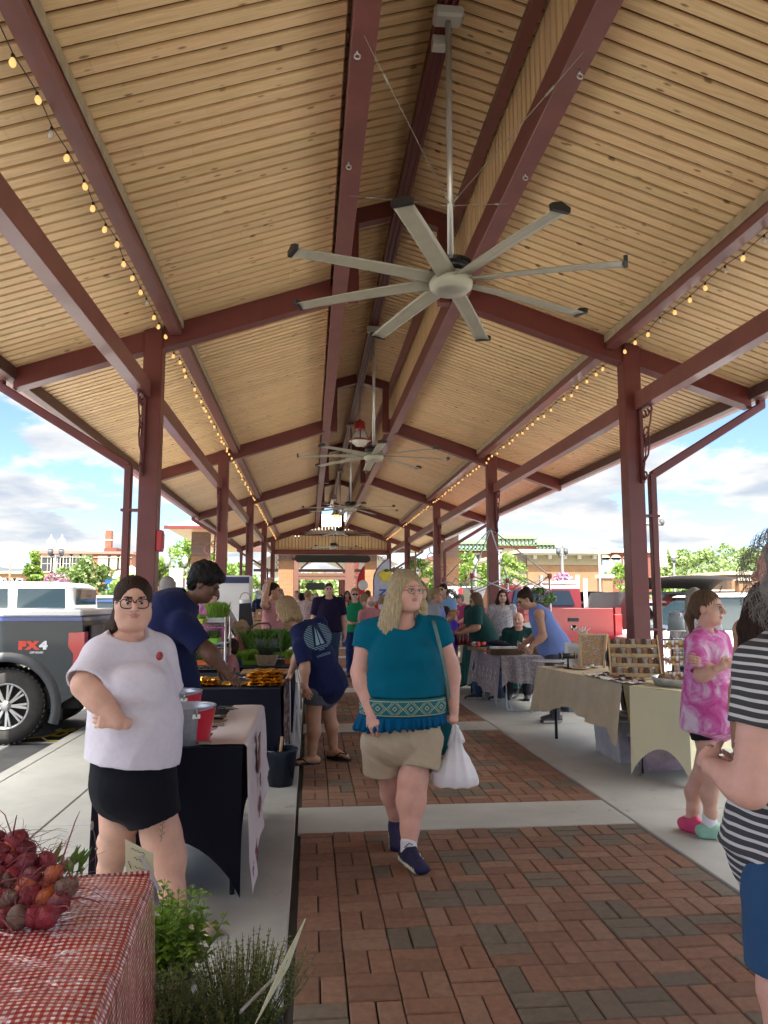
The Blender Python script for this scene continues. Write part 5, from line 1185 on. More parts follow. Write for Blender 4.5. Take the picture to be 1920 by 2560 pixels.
    for i,(u,Y) in enumerate([(741,24.),(762,27.),(781,30.),(790,26.),(806,33.),(853,29.),(868,24.),(877,35.),(836,37.),(700,20.5),(955,22.),(800,41.)]):
        J=A(u,Y,H=1.58+.22*random.random(),face=random.choice((0,180,20,200)),step=random.uniform(.05,.16))
        fig('distant visitor in %s shirt far along the hall'%desc[i] if i!=10 else 'distant visitor in cream shirt near the right hand brick pier',J,random.choice((SKP,SKT,SKR)),random.choice((BROWN_H,BLACK_H,SAND_H,GREY_H)),random.choice(('short','long','pony')),(C_[cols[i]],'shirt'),(random.choice((C_['denim'],C_['charcoal'])),'pants'),group='visitors far along the hall',nohands=True,vox=.022,shoes='none')
crowd()
# ================================================================ stalls and goods
metal=M('steel',(.55,.56,.57),.3,metal=.9,var=.1); blackp=M('black_plastic',(.015,.016,.02),.4); wht=M('white_plastic',(.72,.72,.70),.4,var=.05)
blkc=cloth('black_cloth',(.011,.012,.022),rough=.9); 
def rect(x0,x1,y0,y1): return [V3(x0,y0,0),V3(x1,y0,0),V3(x1,y1,0),V3(x0,y1,0)]
def stretch(c,top,mat,parent,arch=.30,name='stretch_cover'):
    """stretch cover: flat top, sides drawn down to four feet with arched hems. c: four corners"""
    g=MB(); n=14; cen=sum(c)/4
    g.add([(p[0],p[1],top) for p in c],[(0,1,2,3)])
    for i in range(4):
        a,b=c[i],c[(i+1)%4]; inw=nrm(cen-(a+b)/2)
        def fn(u,v):
            zb=.015+arch*math.sin(PI*u)**.75; z=top*(1-v)+zb*v; p=a+(b-a)*u; k=math.sin(PI*u)*math.sin(PI*min(1,v*1.0))*.05+.0*v
            k+=.045*math.sin(PI*u)*v
            e=(p-cen)*(1+.0*v); q=p+inw*k+(.012*v)*nrm(p-cen); q=q.copy(); q[2]=z-(.006*(1-abs(2*u-1)) if v==0 else 0); return q
        g.grid(fn,n,10)
    return g.build(name,mat,parent)
def drape(c,top,mat,parent,hem,name='tablecloth',amp=.018,hemvar=.05,sides=(0,1,2,3),seed=0,flare=.05):
    g=MB(); r=np.random.default_rng(seed); cen=sum(c)/4; n=26
    g.grid(lambda u,v:(c[0]+(c[1]-c[0])*u+(c[3]-c[0])*v)+V3(0,0,top+.0015*math.sin(u*31+v*17)),10,10)
    ph=r.uniform(0,6,8)
    for i in sides:
        a,b=c[i],c[(i+1)%4]; out=-nrm(cen-(a+b)/2); L_=np.linalg.norm(b-a); h0=hem[i] if isinstance(hem,(list,tuple)) else hem
        def fn(u,v):
            zb=h0+hemvar*(math.sin(u*5+ph[i])+.5*math.sin(u*13+ph[i+1]))-(.10*max(0,abs(2*u-1)-.8)*5 if hemvar else 0)
            z=top*(1-v)+max(.01,zb)*v; w=amp*v**.7*(math.sin(u*L_*26+ph[i]+math.sin(u*7))+.6*math.sin(u*L_*47+ph[i+2]))
            p=a+(b-a)*u; q=p+out*(w+flare*v+.004)+nrm(p-cen)*.06*v*max(0,abs(2*u-1)-.85)*6; q[2]=z; return q
        g.grid(fn,n*2,10)
    return g.build(name,mat,parent)
def fold_legs(c,top,mat,parent,bent=True,r=.014):
    cen=sum(c)/4
    for k in (0,1,2,3):
        p=lerp(c[k],cen,.12); g=MB(); q=p+nrm(cen-p)*.16
        if bent: g.tube([V3(q[0],q[1],top-.02),V3(*(lerp(q,p,.35)[:2]),top-.22),V3(*lerp(q,p,.9)[:2],top-.38),V3(p[0],p[1],.0)],r,8)
        else: g.tube([V3(q[0],q[1],top-.02),V3(p[0],p[1],0)],r,8)
        g.build('leg',mat,parent)
# near black table with buckets, cards and white banner
c=rect(-1.05,-.33,4.0,5.56); t=thing('stall_table','near black stretch covered table carrying the buckets','table',(-.69,4.78,0))
stretch(c,.735,blkc,t,.27); fold_legs(c,.70,blackp,t)
g=MB(); g.lathe([(.30,.7),(.36,.735)],(0,0,0)); 
def bucket(x,y,rz,label,s=1.):
    t=thing('bucket',label,'bucket',(0,0,0),0,'striped metal buckets on the near black table')
    al=M('zinc_sheet',(.42,.45,.52),.32,metal=.35,var=.18,scale=9); rd=M('bucket_red',(.50,.012,.035),.28,var=.08)
    R0,R1,h=.104,.136,.185
    g=MB(); prof=[(R0,0),(R0+.004,.003),(R1,h),(R1+.005,h+.004),(R1,h+.008),(R1-.004,h),(R0-.004,.006),(0.001,.005)]
    g.lathe(prof,(0,0,0),40); g.build('shell',al,t)
    g=MB(); g.lathe([(R0+.0065,.012),(R1+.002,h-.006)],(0,0,0),10,a0=-1.15,a1=.15); g.build('red_stripe',rd,t)
    for a in (-1.25,PI-1.25):
        g=MB()
        p=V3((R1+.004)*math.cos(a),(R1+.004)*math.sin(a),h-.035); u=V3(-math.sin(a),math.cos(a),0); n=V3(math.cos(a),math.sin(a),0)
        g.bar(p-u*.020,p+u*.020,.022,.004,up=n); g.tube([p+V3(0,0,.0)+n*.004,p+n*.010+V3(0,0,.022),p+n*.004+V3(0,0,.036),p+V3(0,0,.02)],.003,6)
        g.build('ear',metal,t)
    g=MB(); pts=[]
    for a in np.linspace(0,PI,16):
        pts.append((( R1+.008)*math.cos(a)*math.cos(-1.25)-.0, (R1+.008)*math.cos(a)*math.sin(-1.25), h-.01)+V3(-math.sin(-1.25),math.cos(-1.25),0.10)*math.sin(a)*.125)
    g.tube(pts,.0028,6); g.build('bail_handle',metal,t)
    g=MB()   # faint repeated print on the zinc side
    for i in range(5):
        for j in range(5):
            a=-1.45-.17*j; z=.03+.03*i; r=R0+(R1-R0)*z/h+.0045
            g.tube([(r*math.cos(a+d),r*math.sin(a+d),z+.006*math.cos(d*40)) for d in (-.045,-.02,0,.02,.045)],.0012,4)
    g.build('printed_pattern',M('zinc_print',(.30,.34,.42),.5,var=0),t)
    t.location=(x,y,.737); t.rotation_euler=(0,0,rz); return t
bucket(-.62,4.14,.10,'nearer striped metal bucket with red stripe on the black table')
bucket(-.78,4.80,.05,'farther striped metal bucket with red stripe on the black table')
ban=M('banner_vinyl',(.66,.60,.62),.38,var=.03); bt=thing('banner','white vinyl banner clipped over the edge of the near black table','banner',(-.33,4.8,.4))
g=MB(); path=[(-.52,.745),(-.40,.7465),(-.322,.744),(-.308,.730),(-.300,.60),(-.292,.40),(-.285,.20),(-.262,.05)]
def bf(u,v):
    k=u*(len(path)-1); i=min(int(k),len(path)-2); x=path[i][0]+(path[i+1][0]-path[i][0])*(k-i); z=path[i][1]+(path[i+1][1]-path[i][1])*(k-i)
    y=4.03+v*(5.50-4.03); hang=max(0,(.74-z)/.7); near=(1-v)
    x+=.012*hang*math.sin(v*19)+.004*math.sin(v*40+u*9)*(.3+hang); 
    z2=z if z>.70 else .73-(.73-z)*(.62+.38*near**1.3); y2=y-.10*hang*near
    return (x,y2,z2)
g.grid(bf,28,44); g.build('sheet',ban,bt)
btx=M('banner_letter',(.22,.008,.05),.5,var=0)
for tx,yy,zz,sz in (('BUCK',4.16,.13,.11),('AIN',4.62,.30,.10),('UP',4.60,.44,.075)):
    text(tx,sz,(-.262 if tx=='BUCK' else -.272,yy,zz),(0,.93,-.36) if 0 else (0,1,.25),(-.1,-.25,1),btx,bt,'banner_lettering',.004)
g=MB(); rr=np.random.default_rng(2)
pl=[(4.52+.05*rr.uniform(-1,1)+.02*math.sin(i),.70-.026*i) for i in range(9)]; pr=[(4.66+.04*rr.uniform(-1,1),.70-.026*i) for i in range(9)]
g.prism([(a,b) for a,b in pl+pr[::-1]],-.283,-.279,axis='x'); g.build('banner_figure',M('banner_brown',(.22,.07,.06),.6,var=.3,scale=25),bt)
for i,(x,y) in enumerate(((-.52,4.05),(-.52,4.62),(-.52,5.28))):
    g=MB(); g.bar((x-.03,y,.752),(x+.03,y,.752),.05,.014,bev=.003); g.tube([(x-.03,y-.02,.76),(x-.07,y-.012,.768),(x-.07,y+.012,.768),(x-.03,y+.02,.76)],.0018,5)
    g.build('binder_clip',M('clip_steel',(.30,.28,.24),.35,metal=.6),bt)
g=MB(); rm=[M('card_white',(.72,.71,.72),.6,var=.04),M('card_dark',(.06,.055,.06),.5,var=.3,scale=60),M('card_brown',(.25,.17,.11),.6,var=.5,scale=70),M('card_rose',(.45,.20,.20),.6,var=.4,scale=50)]
for i,(x,y,w,l,a,m_) in enumerate(((-.62,4.98,.21,.13,.1,1),(-.60,4.80,.22,.10,-.05,2),(-.60,4.67,.2,.09,.0,0),(-.62,4.50,.20,.12,-.12,3),(-.57,4.42,.12,.09,.2,0))):
    t=thing('card','%s printed card lying between bucket and banner'%('dark','brown','plain white','rose','small white')[i],'card',(x,y,.74)); g=MB()
    g.bbox((0,0,.0),(w,l,.004),.001,m_); R=Matrix.Rotation(a,3,'Z'); t.rotation_euler=(0,0,0)
    o=g.build('sheet',rm,None); o.location=(x,y,.745); o.rotation_euler=(0,0,a); adopt(o,t)
    if m_ in(1,3):
        g=MB()
        for k in range(3): g.bbox((-w*.28+k*w*.26,.01,.003),(w*.18,l*.45,.001),.0004)
        o=g.build('printed_panel',rm[0],None); o.location=(x,y,.745); o.rotation_euler=(0,0,a); adopt(o,t)
t=thing('pen','black pen lying behind the nearer bucket','pen',(-.52,5.3,.745)); g=MB(); g.tube([(-.60,5.32,.745),(-.47,5.30,.745)],.005,8); g.build('barrel',blackp,t); g=MB(); g.tube([(-.47,5.30,.745),(-.455,5.298,.745)],.003,8); g.build('tip',wht,t)
# second table, black cloth, gold packets
c=rect(-1.35,-.235,6.52,8.0); t=thing('stall_table','black cloth covered table carrying gold foil packets','table',(-.8,7.2,0)); drape(c,.74,blkc,t,.03,'tablecloth',.008,.0,seed=3,flare=.015); fold_legs(c,.70,blackp,t)
bm2=floral('banner_brown_print',(.10,.045,.035),(.05,.02,.018),22); t=thing('banner','brown printed banner hanging on the aisle side of the gold packet table','banner',(-.2,7,.4))
g=MB(); g.grid(lambda u,v:(-.205+.012*math.sin(v*23)*(u+.2)+.01*u,6.50+1.35*v,.745-(.60*u)+.0),10,40); g.build('sheet',bm2,t)
g=MB(); g.tube([(-.192,7.86,.76),(-.180,7.88,.12)],.008,6); g.build('edge_rod',wht,t)
def foil():
    m,nt,b=_new('gold_foil'); b.inputs['Base Color'].default_value=(.83,.50,.07,1); b.inputs['Metallic'].default_value=1; b.inputs['Roughness'].default_value=.16
    tc=N(nt,'ShaderNodeTexCoord'); v=N(nt,'ShaderNodeTexVoronoi',feature='F1'); v.inputs['Scale'].default_value=26; L(nt,tc.outputs['Object'],v.inputs[0]); n=N(nt,'ShaderNodeTexNoise'); n.inputs['Scale'].default_value=14; n.inputs['Detail'].default_value=3; L(nt,tc.outputs['Object'],n.inputs[0])
    bu=N(nt,'ShaderNodeBump'); bu.inputs['Strength'].default_value=.8; bu.inputs['Distance'].default_value=.02; L(nt,mathn(nt,'ADD',v.outputs['Distance'],n.outputs['Fac']),bu.inputs['Height']); L(nt,bu.outputs[0],b.inputs['Normal']); return m
gold=foil()
def packet(x,y,z,rz,lab,w=.26,l=.20,th=.035,tilt=0.,seed=0):
    r=np.random.default_rng(seed); ph=r.uniform(0,6,4); g=MB()
    def fn(s_):
        def f(u,v):
            X=(u-.5)*w;Y_=(v-.5)*l; e=(math.sin(PI*u)*math.sin(PI*v))**.45; return (X+.006*math.sin(v*17+ph[0]),Y_+.008*math.sin(u*13+ph[1]),s_*th*.5*e+.005*math.sin(u*15+ph[2])+.005*math.sin(v*19+ph[3])*e+th*.5+X*tilt)
        return f
    g.grid(fn(1),16,14); g.grid(fn(-1),16,14); 
    for sy in (-.5,.5): g.bbox((0,sy*(l+.014),th*.5),(w,.018,.002),.0005)
    o=g.build('gold_packet',gold,None); o.location=(x,y,z); o.rotation_euler=(0,0,rz); return tag(o,lab,'foil packet',None,None)
for i in range(2): tag(packet(-.90+.02*i,6.78+.03*i,.742+.034*i,.1-.15*i,['lower','upper'][i]+' gold foil packet of the low left pair',.27,.2,.036,seed=i),group='gold foil packets on the black table')
tag(packet(-.64,6.80,.742,-.2,'loose gold foil packet under the reaching hand',.24,.18,.03,seed=4),group='gold foil packets on the black table')
for i in range(5): tag(packet(-.37+.012*math.sin(i*2),6.72+.02*math.cos(i*3),.742+.027*i,.07*math.sin(i*5),['bottom','second','middle','fourth','top'][i]+' gold foil packet in the tall right stack',.31,.22,.034,seed=10+i),group='gold foil packets on the black table')
t=thing('spoon','steel spoon on the black table beyond the gold packets','spoon',(-.62,7.4,.745)); g=MB(); g.tube([(-.62,7.42,.748),(-.52,7.45,.752)],.004,6); g.ell((-.65,7.41,.75),(.03,.02,.006)); g.build('bowl',metal,t)
t=thing('wooden_board','thin wooden board under the willow basket','board',(-.42,8.1,.745)); g=MB(); g.bbox((-.42,7.85,.76),(.5,.4,.02),.004); g.build('plank',M('oiled_oak',(.30,.19,.10),.5,var=.25,scale=3,stretch=(2,20,2)),t)
# black bucket on the floor
t=thing('floor_bucket','dark navy plastic bucket standing on the pavement by the table leg','bucket',(-.23,6.35,0)); g=MB(); g.lathe([(.001,.005),(.098,.005),(.100,.0),(.132,.27),(.142,.275),(.140,.285),(.128,.283),(.096,.012),(.001,.012)],(-.22,6.38,0),40); g.build('shell',M('navy_plastic',(.012,.022,.045),.22,var=.06),t)
g=MB(); g.tube([(-.24,6.44,.05),(-.215,6.48,.36)],.012,8); g.build('wooden_handle',M('pale_wood',(.45,.30,.15),.6),t)
# rack of microgreen trays behind the leaning man
def greens(name,x0,x1,y0,y1,z,h,mat,n,lab,trm,dens=1.,parent=None,lean=.2,grp='trays of microgreens on the stall'):
    t=thing(name,lab,'tray of greens',((x0+x1)/2,(y0+y1)/2,z),0,grp)
    g=MB(); e=.012; d=.045
    g.box(x0,x1,y0,y1,z,z+.006); g.box(x0,x0+.006,y0,y1,z+.006,z+d); g.box(x1-.006,x1,y0,y1,z+.006,z+d); g.box(x0+.006,x1-.006,y0,y0+.006,z+.006,z+d); g.box(x0+.006,x1-.006,y1-.006,y1,z+.006,z+d)
    g.box(x0-.01,x1+.01,y0-.01,y0,z+d-.006,z+d+.004); g.build('tray',trm,t)
    r=np.random.default_rng(n); V=[];F_=[]
    X=r.uniform(x0+.01,x1-.01,n);Y_=r.uniform(y0+.01,y1-.01,n); A=r.uniform(0,2*PI,n); Hh=h*r.uniform(.6,1.1,n); w=.0035+h*.03
    for x,y,a,hh in zip(X,Y_,A,Hh):
        dx,dy=math.cos(a)*w,math.sin(a)*w; lx,ly=r.normal(0,lean*hh,2); o=len(V)
        V+= [(x-dx,y-dy,z+.035),(x+dx,y+dy,z+.035),(x+dx*1.3+lx*.6,y+dy*1.3+ly*.6,z+.035+hh*.65),(x-dx*1.3+lx*.6,y-dy*1.3+ly*.6,z+.035+hh*.65),(x+lx,y+ly,z+.035+hh)]; F_+= [(o,o+1,o+2,o+3),(o+3,o+2,o+4)]
    g=MB(); g.v=V; g.f=F_; g.m=[0]*len(F_); g.sm=[False]*len(F_); g.build('greens',mat,t,fix=False)
    g=MB(); g.box(x0+.008,x1-.008,y0+.008,y1-.008,z+.03,z+.036); g.build('soil',M('soil',(.03,.02,.012),.95),t)
    return t
def leafm(name,a,b):
    m,nt,bb=_new(name); oi=N(nt,'ShaderNodeNewGeometry'); tc=N(nt,'ShaderNodeTexCoord'); n=N(nt,'ShaderNodeTexNoise'); n.inputs['Scale'].default_value=30; L(nt,tc.outputs['Object'],n.inputs[0])
    f=mathn(nt,'ADD',mathn(nt,'MULTIPLY',oi.outputs['Random Per Island'],.6),mathn(nt,'MULTIPLY',n.outputs['Fac'],.4)); L(nt,mixc(nt,f,a,b),bb.inputs['Base Color']); bb.inputs['Roughness'].default_value=.5
    tr=N(nt,'ShaderNodeBsdfTranslucent'); L(nt,mixc(nt,f,a,b),tr.inputs[0]); mx=N(nt,'ShaderNodeMixShader'); mx.inputs[0].default_value=.3; out=nt.nodes['Material Output']; L(nt,bb.outputs[0],mx.inputs[1]); L(nt,tr.outputs[0],mx.inputs[2]); L(nt,mx.outputs[0],out.inputs[0]); return m
LG=leafm('leaf_bright',(.10,.22,.02),(.30,.48,.06)); LM=leafm('leaf_mid',(.04,.12,.02),(.14,.26,.04)); LD=leafm('leaf_dark',(.02,.055,.015),(.08,.13,.03)); LH=leafm('leaf_thyme',(.10,.15,.04),(.33,.37,.11))
tg=M('tray_lime',(.22,.55,.02),.35); to_=M('tray_orange',(.75,.16,.02),.35); tb=M('tray_blue',(.02,.11,.50),.35)
ty=8.3
g=MB(); t=thing('wire_shelf','chrome wire shelf of green trays behind the leaning man','shelf',(-1.3,ty,0))
for z in (.80,1.02,1.22):
    g=MB()
    for yy in np.linspace(ty-.22,ty+.22,9): g.tube([(-1.9,yy,z),(-.86,yy,z)],.0028,5)
    g.tube([(-1.9,ty-.23,z-.03),(-.86,ty-.23,z-.03)],.004,6)
    pts=[(-1.9+i*.035,ty-.23,z-.03+(.03 if i%2 else 0)) for i in range(30)]; g.tube(pts,.0028,5); g.build('wire_deck',metal,t)
for x in (-1.9,-.86):
    for yy in (ty-.23,ty+.23): g=MB(); g.tube([(x,yy,0),(x,yy,1.30)],.012,8); g.build('upright',metal,t)
greens('microgreens_tray',-1.5,-.93,ty-.2,ty+.2,.81,.07,LM,1500,'orange tray of dark green sprouts on the lowest shelf',to_)
greens('microgreens_tray',-1.55,-.95,ty-.2,ty+.2,1.03,.085,LM,1700,'lime green tray of sprouts on the middle shelf',tg)
greens('microgreens_tray',-1.5,-1.10,ty-.2,ty+.2,1.23,.06,LG,900,'yellow lidded tray of sprouts on the top shelf',M('tray_yellow',(.6,.6,.08),.4))
greens('wheatgrass_pot',-1.06,-.88,ty-.12,ty+.12,1.24,.17,LG,900,'clear tub of tall bright wheatgrass on the top shelf',M('clear_tub',(.45,.48,.46),.3),grp='tubs of wheatgrass')
# herb table
c=rect(-1.5,-.2,8.6,10.3); t=thing('stall_table','black covered table of microgreens behind the gold packets','table',(-.8,9.4,0)); drape(c,.74,blkc,t,.05,amp=.01,hemvar=0,seed=5,flare=.02); fold_legs(c,.70,blackp,t)
greens('microgreens_tray',-.93,-.74,8.95,9.3,.745,.10,LG,900,'small blue tray of bright sprouts',tb)
greens('microgreens_tray',-.75,-.50,8.85,9.3,.745,.12,LG,1300,'lime green tray of sprouts beside the blue tray',tg)
greens('microgreens_tray',-.72,-.28,9.4,9.9,.80,.27,LM,2600,'tall dark green leafy herbs in the middle of the herb table',tg,lean=.35)
greens('microgreens_tray',-.28,-.17,9.0,9.35,.745,.11,LG,500,'orange tray of sprouts at the aisle side of the herb table',to_)
t=thing('willow_basket','woven willow basket holding lavender beside the herb trays','basket',(-.47,8.72,.77))
g=MB()
for k in range(10):
    z=.755+.012*k; rr_=.075+.0035*k; g.tube([(-.47+(rr_+.003*(-1)**(k+i))*math.cos(a)*1.15,8.72+(rr_+.003*(-1)**(k+i))*math.sin(a),z) for i,a in enumerate(np.linspace(0,2*PI,37))],.0065,5)
g.build('weave',M('willow',(.30,.20,.12),.7,var=.35,scale=40),t)
g=MB(); rr=np.random.default_rng(8)
for i in range(260):
    a=rr.uniform(0,2*PI); r0=rr.uniform(0,.07); sp_=rr.uniform(.02,.15); x,y=-.47+r0*math.cos(a),8.72+r0*math.sin(a); z=.86
    g.tube([(x,y,z),(x+sp_*.5*math.cos(a),y+sp_*.5*math.sin(a),z+.09),(x+sp_*math.cos(a),y+sp_*math.sin(a),z+rr.uniform(.08,.2))],[.002,.002,.004],4,int(i%4==0))
g.build('herbs',[LM,M('lavender_purple',(.12,.09,.22),.7)],t)
t=thing('book_easel','wooden sign frame leaning on a wire easel behind the herbs','easel',(-1.1,9.6,.75)); g=MB(); a=at(555,1513,9.6);b=at(600,1590,9.6); d=V3(.05,0,0)
g.bar(a,b,.20,.016,up=(.8,-.5,.4),bev=.003); g.build('frame',M('walnut',(.10,.05,.035),.5),t); g=MB(); n=V3(.010,-.012,.006); g.bar(lerp(a,b,.06)+n,lerp(a,b,.94)+n,.16,.004,up=(.8,-.5,.4)); g.build('printed_sheet',floral('sign_print',(.42,.38,.36),(.22,.15,.13),30),t)
g=MB(); g.tube([at(578,1605,9.6),at(580,1585,9.6),at(603,1585,9.6),at(603,1606,9.6)],.006,6); g.tube([at(603,1585,9.7),at(560,1510,9.75)],.006,6); g.build('wire_stand',M('dark_wire',(.05,.035,.03),.5),t)
t=thing('garden_hoop','bent brown wooden hoop handle standing among the herbs','hoop handle',(-.5,9.6,.8)); g=MB(); g.tube([at(u,v,9.6) for u,v in ((622,1580),(628,1568),(645,1559),(672,1558),(677,1566),(675,1575),(668,1581))],.012,8); g.tube([at(630,1575,9.6),at(640,1612,9.6)],.010,6); g.tube([at(660,1572,9.6),at(668,1605,9.6)],.010,6); g.build('hoop',M('walnut',(.10,.05,.035)),t)
t=thing('sign_holder','thin upright sign holder beside the orange sprout tray','sign',(-.33,9.1,.75)); g=MB(); g.bar(at(698,1585,9.1),at(703,1646,9.1),.03,.012,up=(1,.2,0)); g.build('panel',M('slate_edge',(.08,.09,.10),.4),t); g=MB(); g.bbox(at(701,1647,9.1),(.10,.06,.008),.002); g.build('foot',metal,t)
# white table beyond, pale wooden crates, paper sacks, cart and banner stand
t=thing('white_table','white folding table standing behind the herb table','table',(-.2,11.2,0)); c=rect(-.75,-.06,10.6,11.9); g=MB(); g.box(-.75,-.06,10.6,11.9,.70,.74,bev=.01); g.build('tabletop',wht,t); fold_legs(c,.70,metal,t)
pine=M('crate_pine',(.52,.38,.21),.65,var=.2,scale=3,stretch=(3,3,20)); 
t0=None
for i,(u,v,w) in enumerate(((690,1562,.62),(690,1580,.62),(748,1566,.5))):
    P=at(u,v,11.3); t=thing('slatted_crate',['upper pale slatted wooden crate behind the herbs','lower pale slatted wooden crate behind the herbs','pale slatted wooden crate partly hidden by the bending woman'][i],'crate',tuple(P),0,'pale wooden crates')
    for k in range(3): g=MB(); g.box(P[0]-w/2,P[0]+w/2,P[1]-.2,P[1]-.19,P[2]-.05+.034*k,P[2]-.05+.034*k+.026,bev=.003); g.build('slat',pine,t)
    g=MB(); g.box(P[0]-w/2,P[0]-w/2+.02,P[1]-.19,P[1]+.2,P[2]-.05,P[2]+.05); g.box(P[0]+w/2-.02,P[0]+w/2,P[1]-.19,P[1]+.2,P[2]-.05,P[2]+.05); g.box(P[0]-w/2,P[0]+w/2,P[1]+.19,P[1]+.2,P[2]-.05,P[2]+.05); g.build('ends',pine,t)
kraft=M('kraft_paper',(.50,.31,.15),.75,var=.12,scale=14,bump=.3,bscale=20)
for i,(u,v) in enumerate(((649,1537),(672,1537),(690,1538))):
    P=at(u,v,11.3); t=thing('paper_sack',['left brown paper sack with white label','middle brown paper sack with white label','right brown paper sack touching the bent head'][i],'paper bag',tuple(P),0,'paper sacks on the crates'); g=MB(); g.prism([(P[0]-.055,P[2]-.075),(P[0]+.055,P[2]-.075),(P[0]+.06,P[2]+.07),(P[0]+.0,P[2]+.085),(P[0]-.055,P[2]+.07)],P[1]-.035,P[1]+.035); g.build('bag',kraft,t)
    g=MB(); g.lathe([(.001,-.038),(.020,-.038),(.020,-.036)],(P[0],P[1],P[2]+.02),14,axis='y'); g.build('label',rm[0],t)
t=thing('white_cooler','tall white fridge cabinet behind the second left post','fridge',(-2.2,15,0)); P=at(588,1500,15); g=MB(); g.box(P[0]-.40,P[0]+.28,15,15.7,0,1.95,bev=.02); g.build('cabinet',wht,t); g=MB(); g.box(P[0]-.38,P[0]+.26,14.985,14.995,1.80,1.92); g.build('dark_fascia',M('navy_sign',(.02,.03,.10),.4),t); g=MB(); g.bar((P[0]-.33,14.96,.8),(P[0]-.33,14.96,1.5),.03,.03); g.build('door_handle',metal,t)
t=thing('folding_stand','black fabric display stand in front of the white fridge','stand',(-1.5,12,0)); A_=at(622,1510,11.8);B_=at(612,1545,11.8); g=MB(); g.prism([tuple(at(u,v,11.8)[[0,2]]) for u,v in ((598,1509),(627,1507),(634,1572),(596,1572))],11.8,11.84); g.build('panel',blackp,t)
g=MB(); g.tube([at(640,1508,11.9),at(640,1570,11.9)],.008,6); 
for v in range(1512,1570,11): g.tube([at(632,v,11.85),at(640,v,11.85),at(640,v-4,11.7),at(632,v-4,11.7)],.004,5)
g.build('wire_pockets',M('black_wire',(.02,.02,.02),.4),t)
t=thing('wire_grid','black wire grid panel hung with pictures behind the stalls','display grid',(-1.2,14,0)); g=MB()
for u in range(640,668,4): g.tube([at(u,1462,13.8),at(u,1560,13.8)],.005,4)
for v in range(1462,1560,9): g.tube([at(640,v,13.8),at(666,v,13.8)],.005,4)
g.build('wires',MATS['black_wire'],t)
g=MB(); P=at(652,1488,13.7); g.bbox(P,(.19,.02,.16),.004); g.build('picture',floral('landscape_print',(.45,.5,.48),(.12,.25,.14),9),t)
t=thing('white_crock','round white enamel bin with wire handle behind the wooden frame','bin',(-1.4,12,1)); P=at(613,1502,12.4); g=MB(); g.lathe([(.001,-.09),(.085,-.09),(.09,.02),(.001,.02)],P,20); g.build('bin',wht,t); g=MB(); g.tube([P+V3(.085*math.cos(a),0,.02+.11*math.sin(a)) for a in np.linspace(0,PI,12)],.006,6); g.build('handle',MATS['willow'],t)
# standing price board behind the bending woman: white A-frame
t=thing('a_frame_sign','white folding sign board leaning beside the herb table','sign board',(-.12,8.2,0)); g=MB(); g.bar((-.155,8.15,.0),(-.125,8.2,.62),.30,.02,up=(1,0,0)); g.build('board',M('pale_board',(.62,.66,.70),.5),t); g=MB(); g.bar((-.09,8.32,.0),(-.125,8.2,.62),.03,.02,up=(1,0,0)); g.build('rear_leg',wht,t)
# ---- foreground: gingham table with beets and herb pots
def gingham():
    m,nt,b=_new('gingham_oilcloth'); uv=N(nt,'ShaderNodeAttribute',attribute_name='guv'); sp=N(nt,'ShaderNodeSeparateXYZ'); L(nt,uv.outputs['Vector'],sp.inputs[0]); s=.0066
    a=mathn(nt,'LESS_THAN',mathn(nt,'FRACT',mathn(nt,'DIVIDE',sp.outputs[0],2*s)),.5); c=mathn(nt,'LESS_THAN',mathn(nt,'FRACT',mathn(nt,'DIVIDE',sp.outputs[1],2*s)),.5)
    f=mathn(nt,'MULTIPLY',mathn(nt,'ADD',a,c),.5); L(nt,ramp(nt,f,[(0,(.78,.70,.60)),(.25,(.78,.70,.60)),(.5,(.50,.08,.08)),(.8,(.50,.08,.08)),(1,(.33,.008,.014))]),b.inputs['Base Color'])
    b.inputs['Roughness'].default_value=.32; b.inputs['Coat Weight'].default_value=.9; b.inputs['Coat Roughness'].default_value=.04
    tc=N(nt,'ShaderNodeTexCoord'); mp=N(nt,'ShaderNodeMapping'); mp.inputs['Scale'].default_value=(3,9,3); mp.inputs['Rotation'].default_value=(0,0,.5); L(nt,tc.outputs['Object'],mp.inputs[0]); n=N(nt,'ShaderNodeTexNoise'); n.inputs['Scale'].default_value=2.2; n.inputs['Detail'].default_value=2; n.inputs['Distortion'].default_value=1.2; L(nt,mp.outputs[0],n.inputs[0])
    bu=N(nt,'ShaderNodeBump'); bu.inputs['Strength'].default_value=1.; bu.inputs['Distance'].default_value=.06; L(nt,n.outputs['Fac'],bu.inputs['Height']); L(nt,bu.outputs[0],b.inputs['Coat Normal'])
    b2=N(nt,'ShaderNodeBump'); b2.inputs['Strength'].default_value=.4; b2.inputs['Distance'].default_value=.02; L(nt,n.outputs['Fac'],b2.inputs['Height']); L(nt,b2.outputs[0],b.inputs['Normal']); return m
gt=thing('produce_table','table under red and white gingham oilcloth in the near left corner','table',(-.8,1.6,0))
TZ=.80; A0=gat(372,2178,TZ); A0[2]=TZ; L0=gat(120,2200,TZ); far=nrm(V3(-1,.0,0)+V3(0,-.12,0)); dn=nrm(gat(222,2570,TZ)-A0)
def gsurf(u,v):
    """u along the aisle edge towards the camera, v across: 0..1 top, >1 hanging side"""
    p=A0+dn*u*1.5
    if v<=1: q=p+far*(1-v)*1.3; w=.0042*math.sin(u*31+v*16+2*math.sin(v*9+u*4))+.002*math.sin(u*70-v*31+math.sin(v*14)); q=q+V3(0,0,w); return q,((1-v)*1.3,u*1.5)
    k=(v-1)*.62; q=p-far*(.012+.05*k+.010*math.sin(u*22)*k*3)+V3(0,0,-k); return q,(-k,u*1.5)
vs=[];uvs=[];nu,nv=60,50
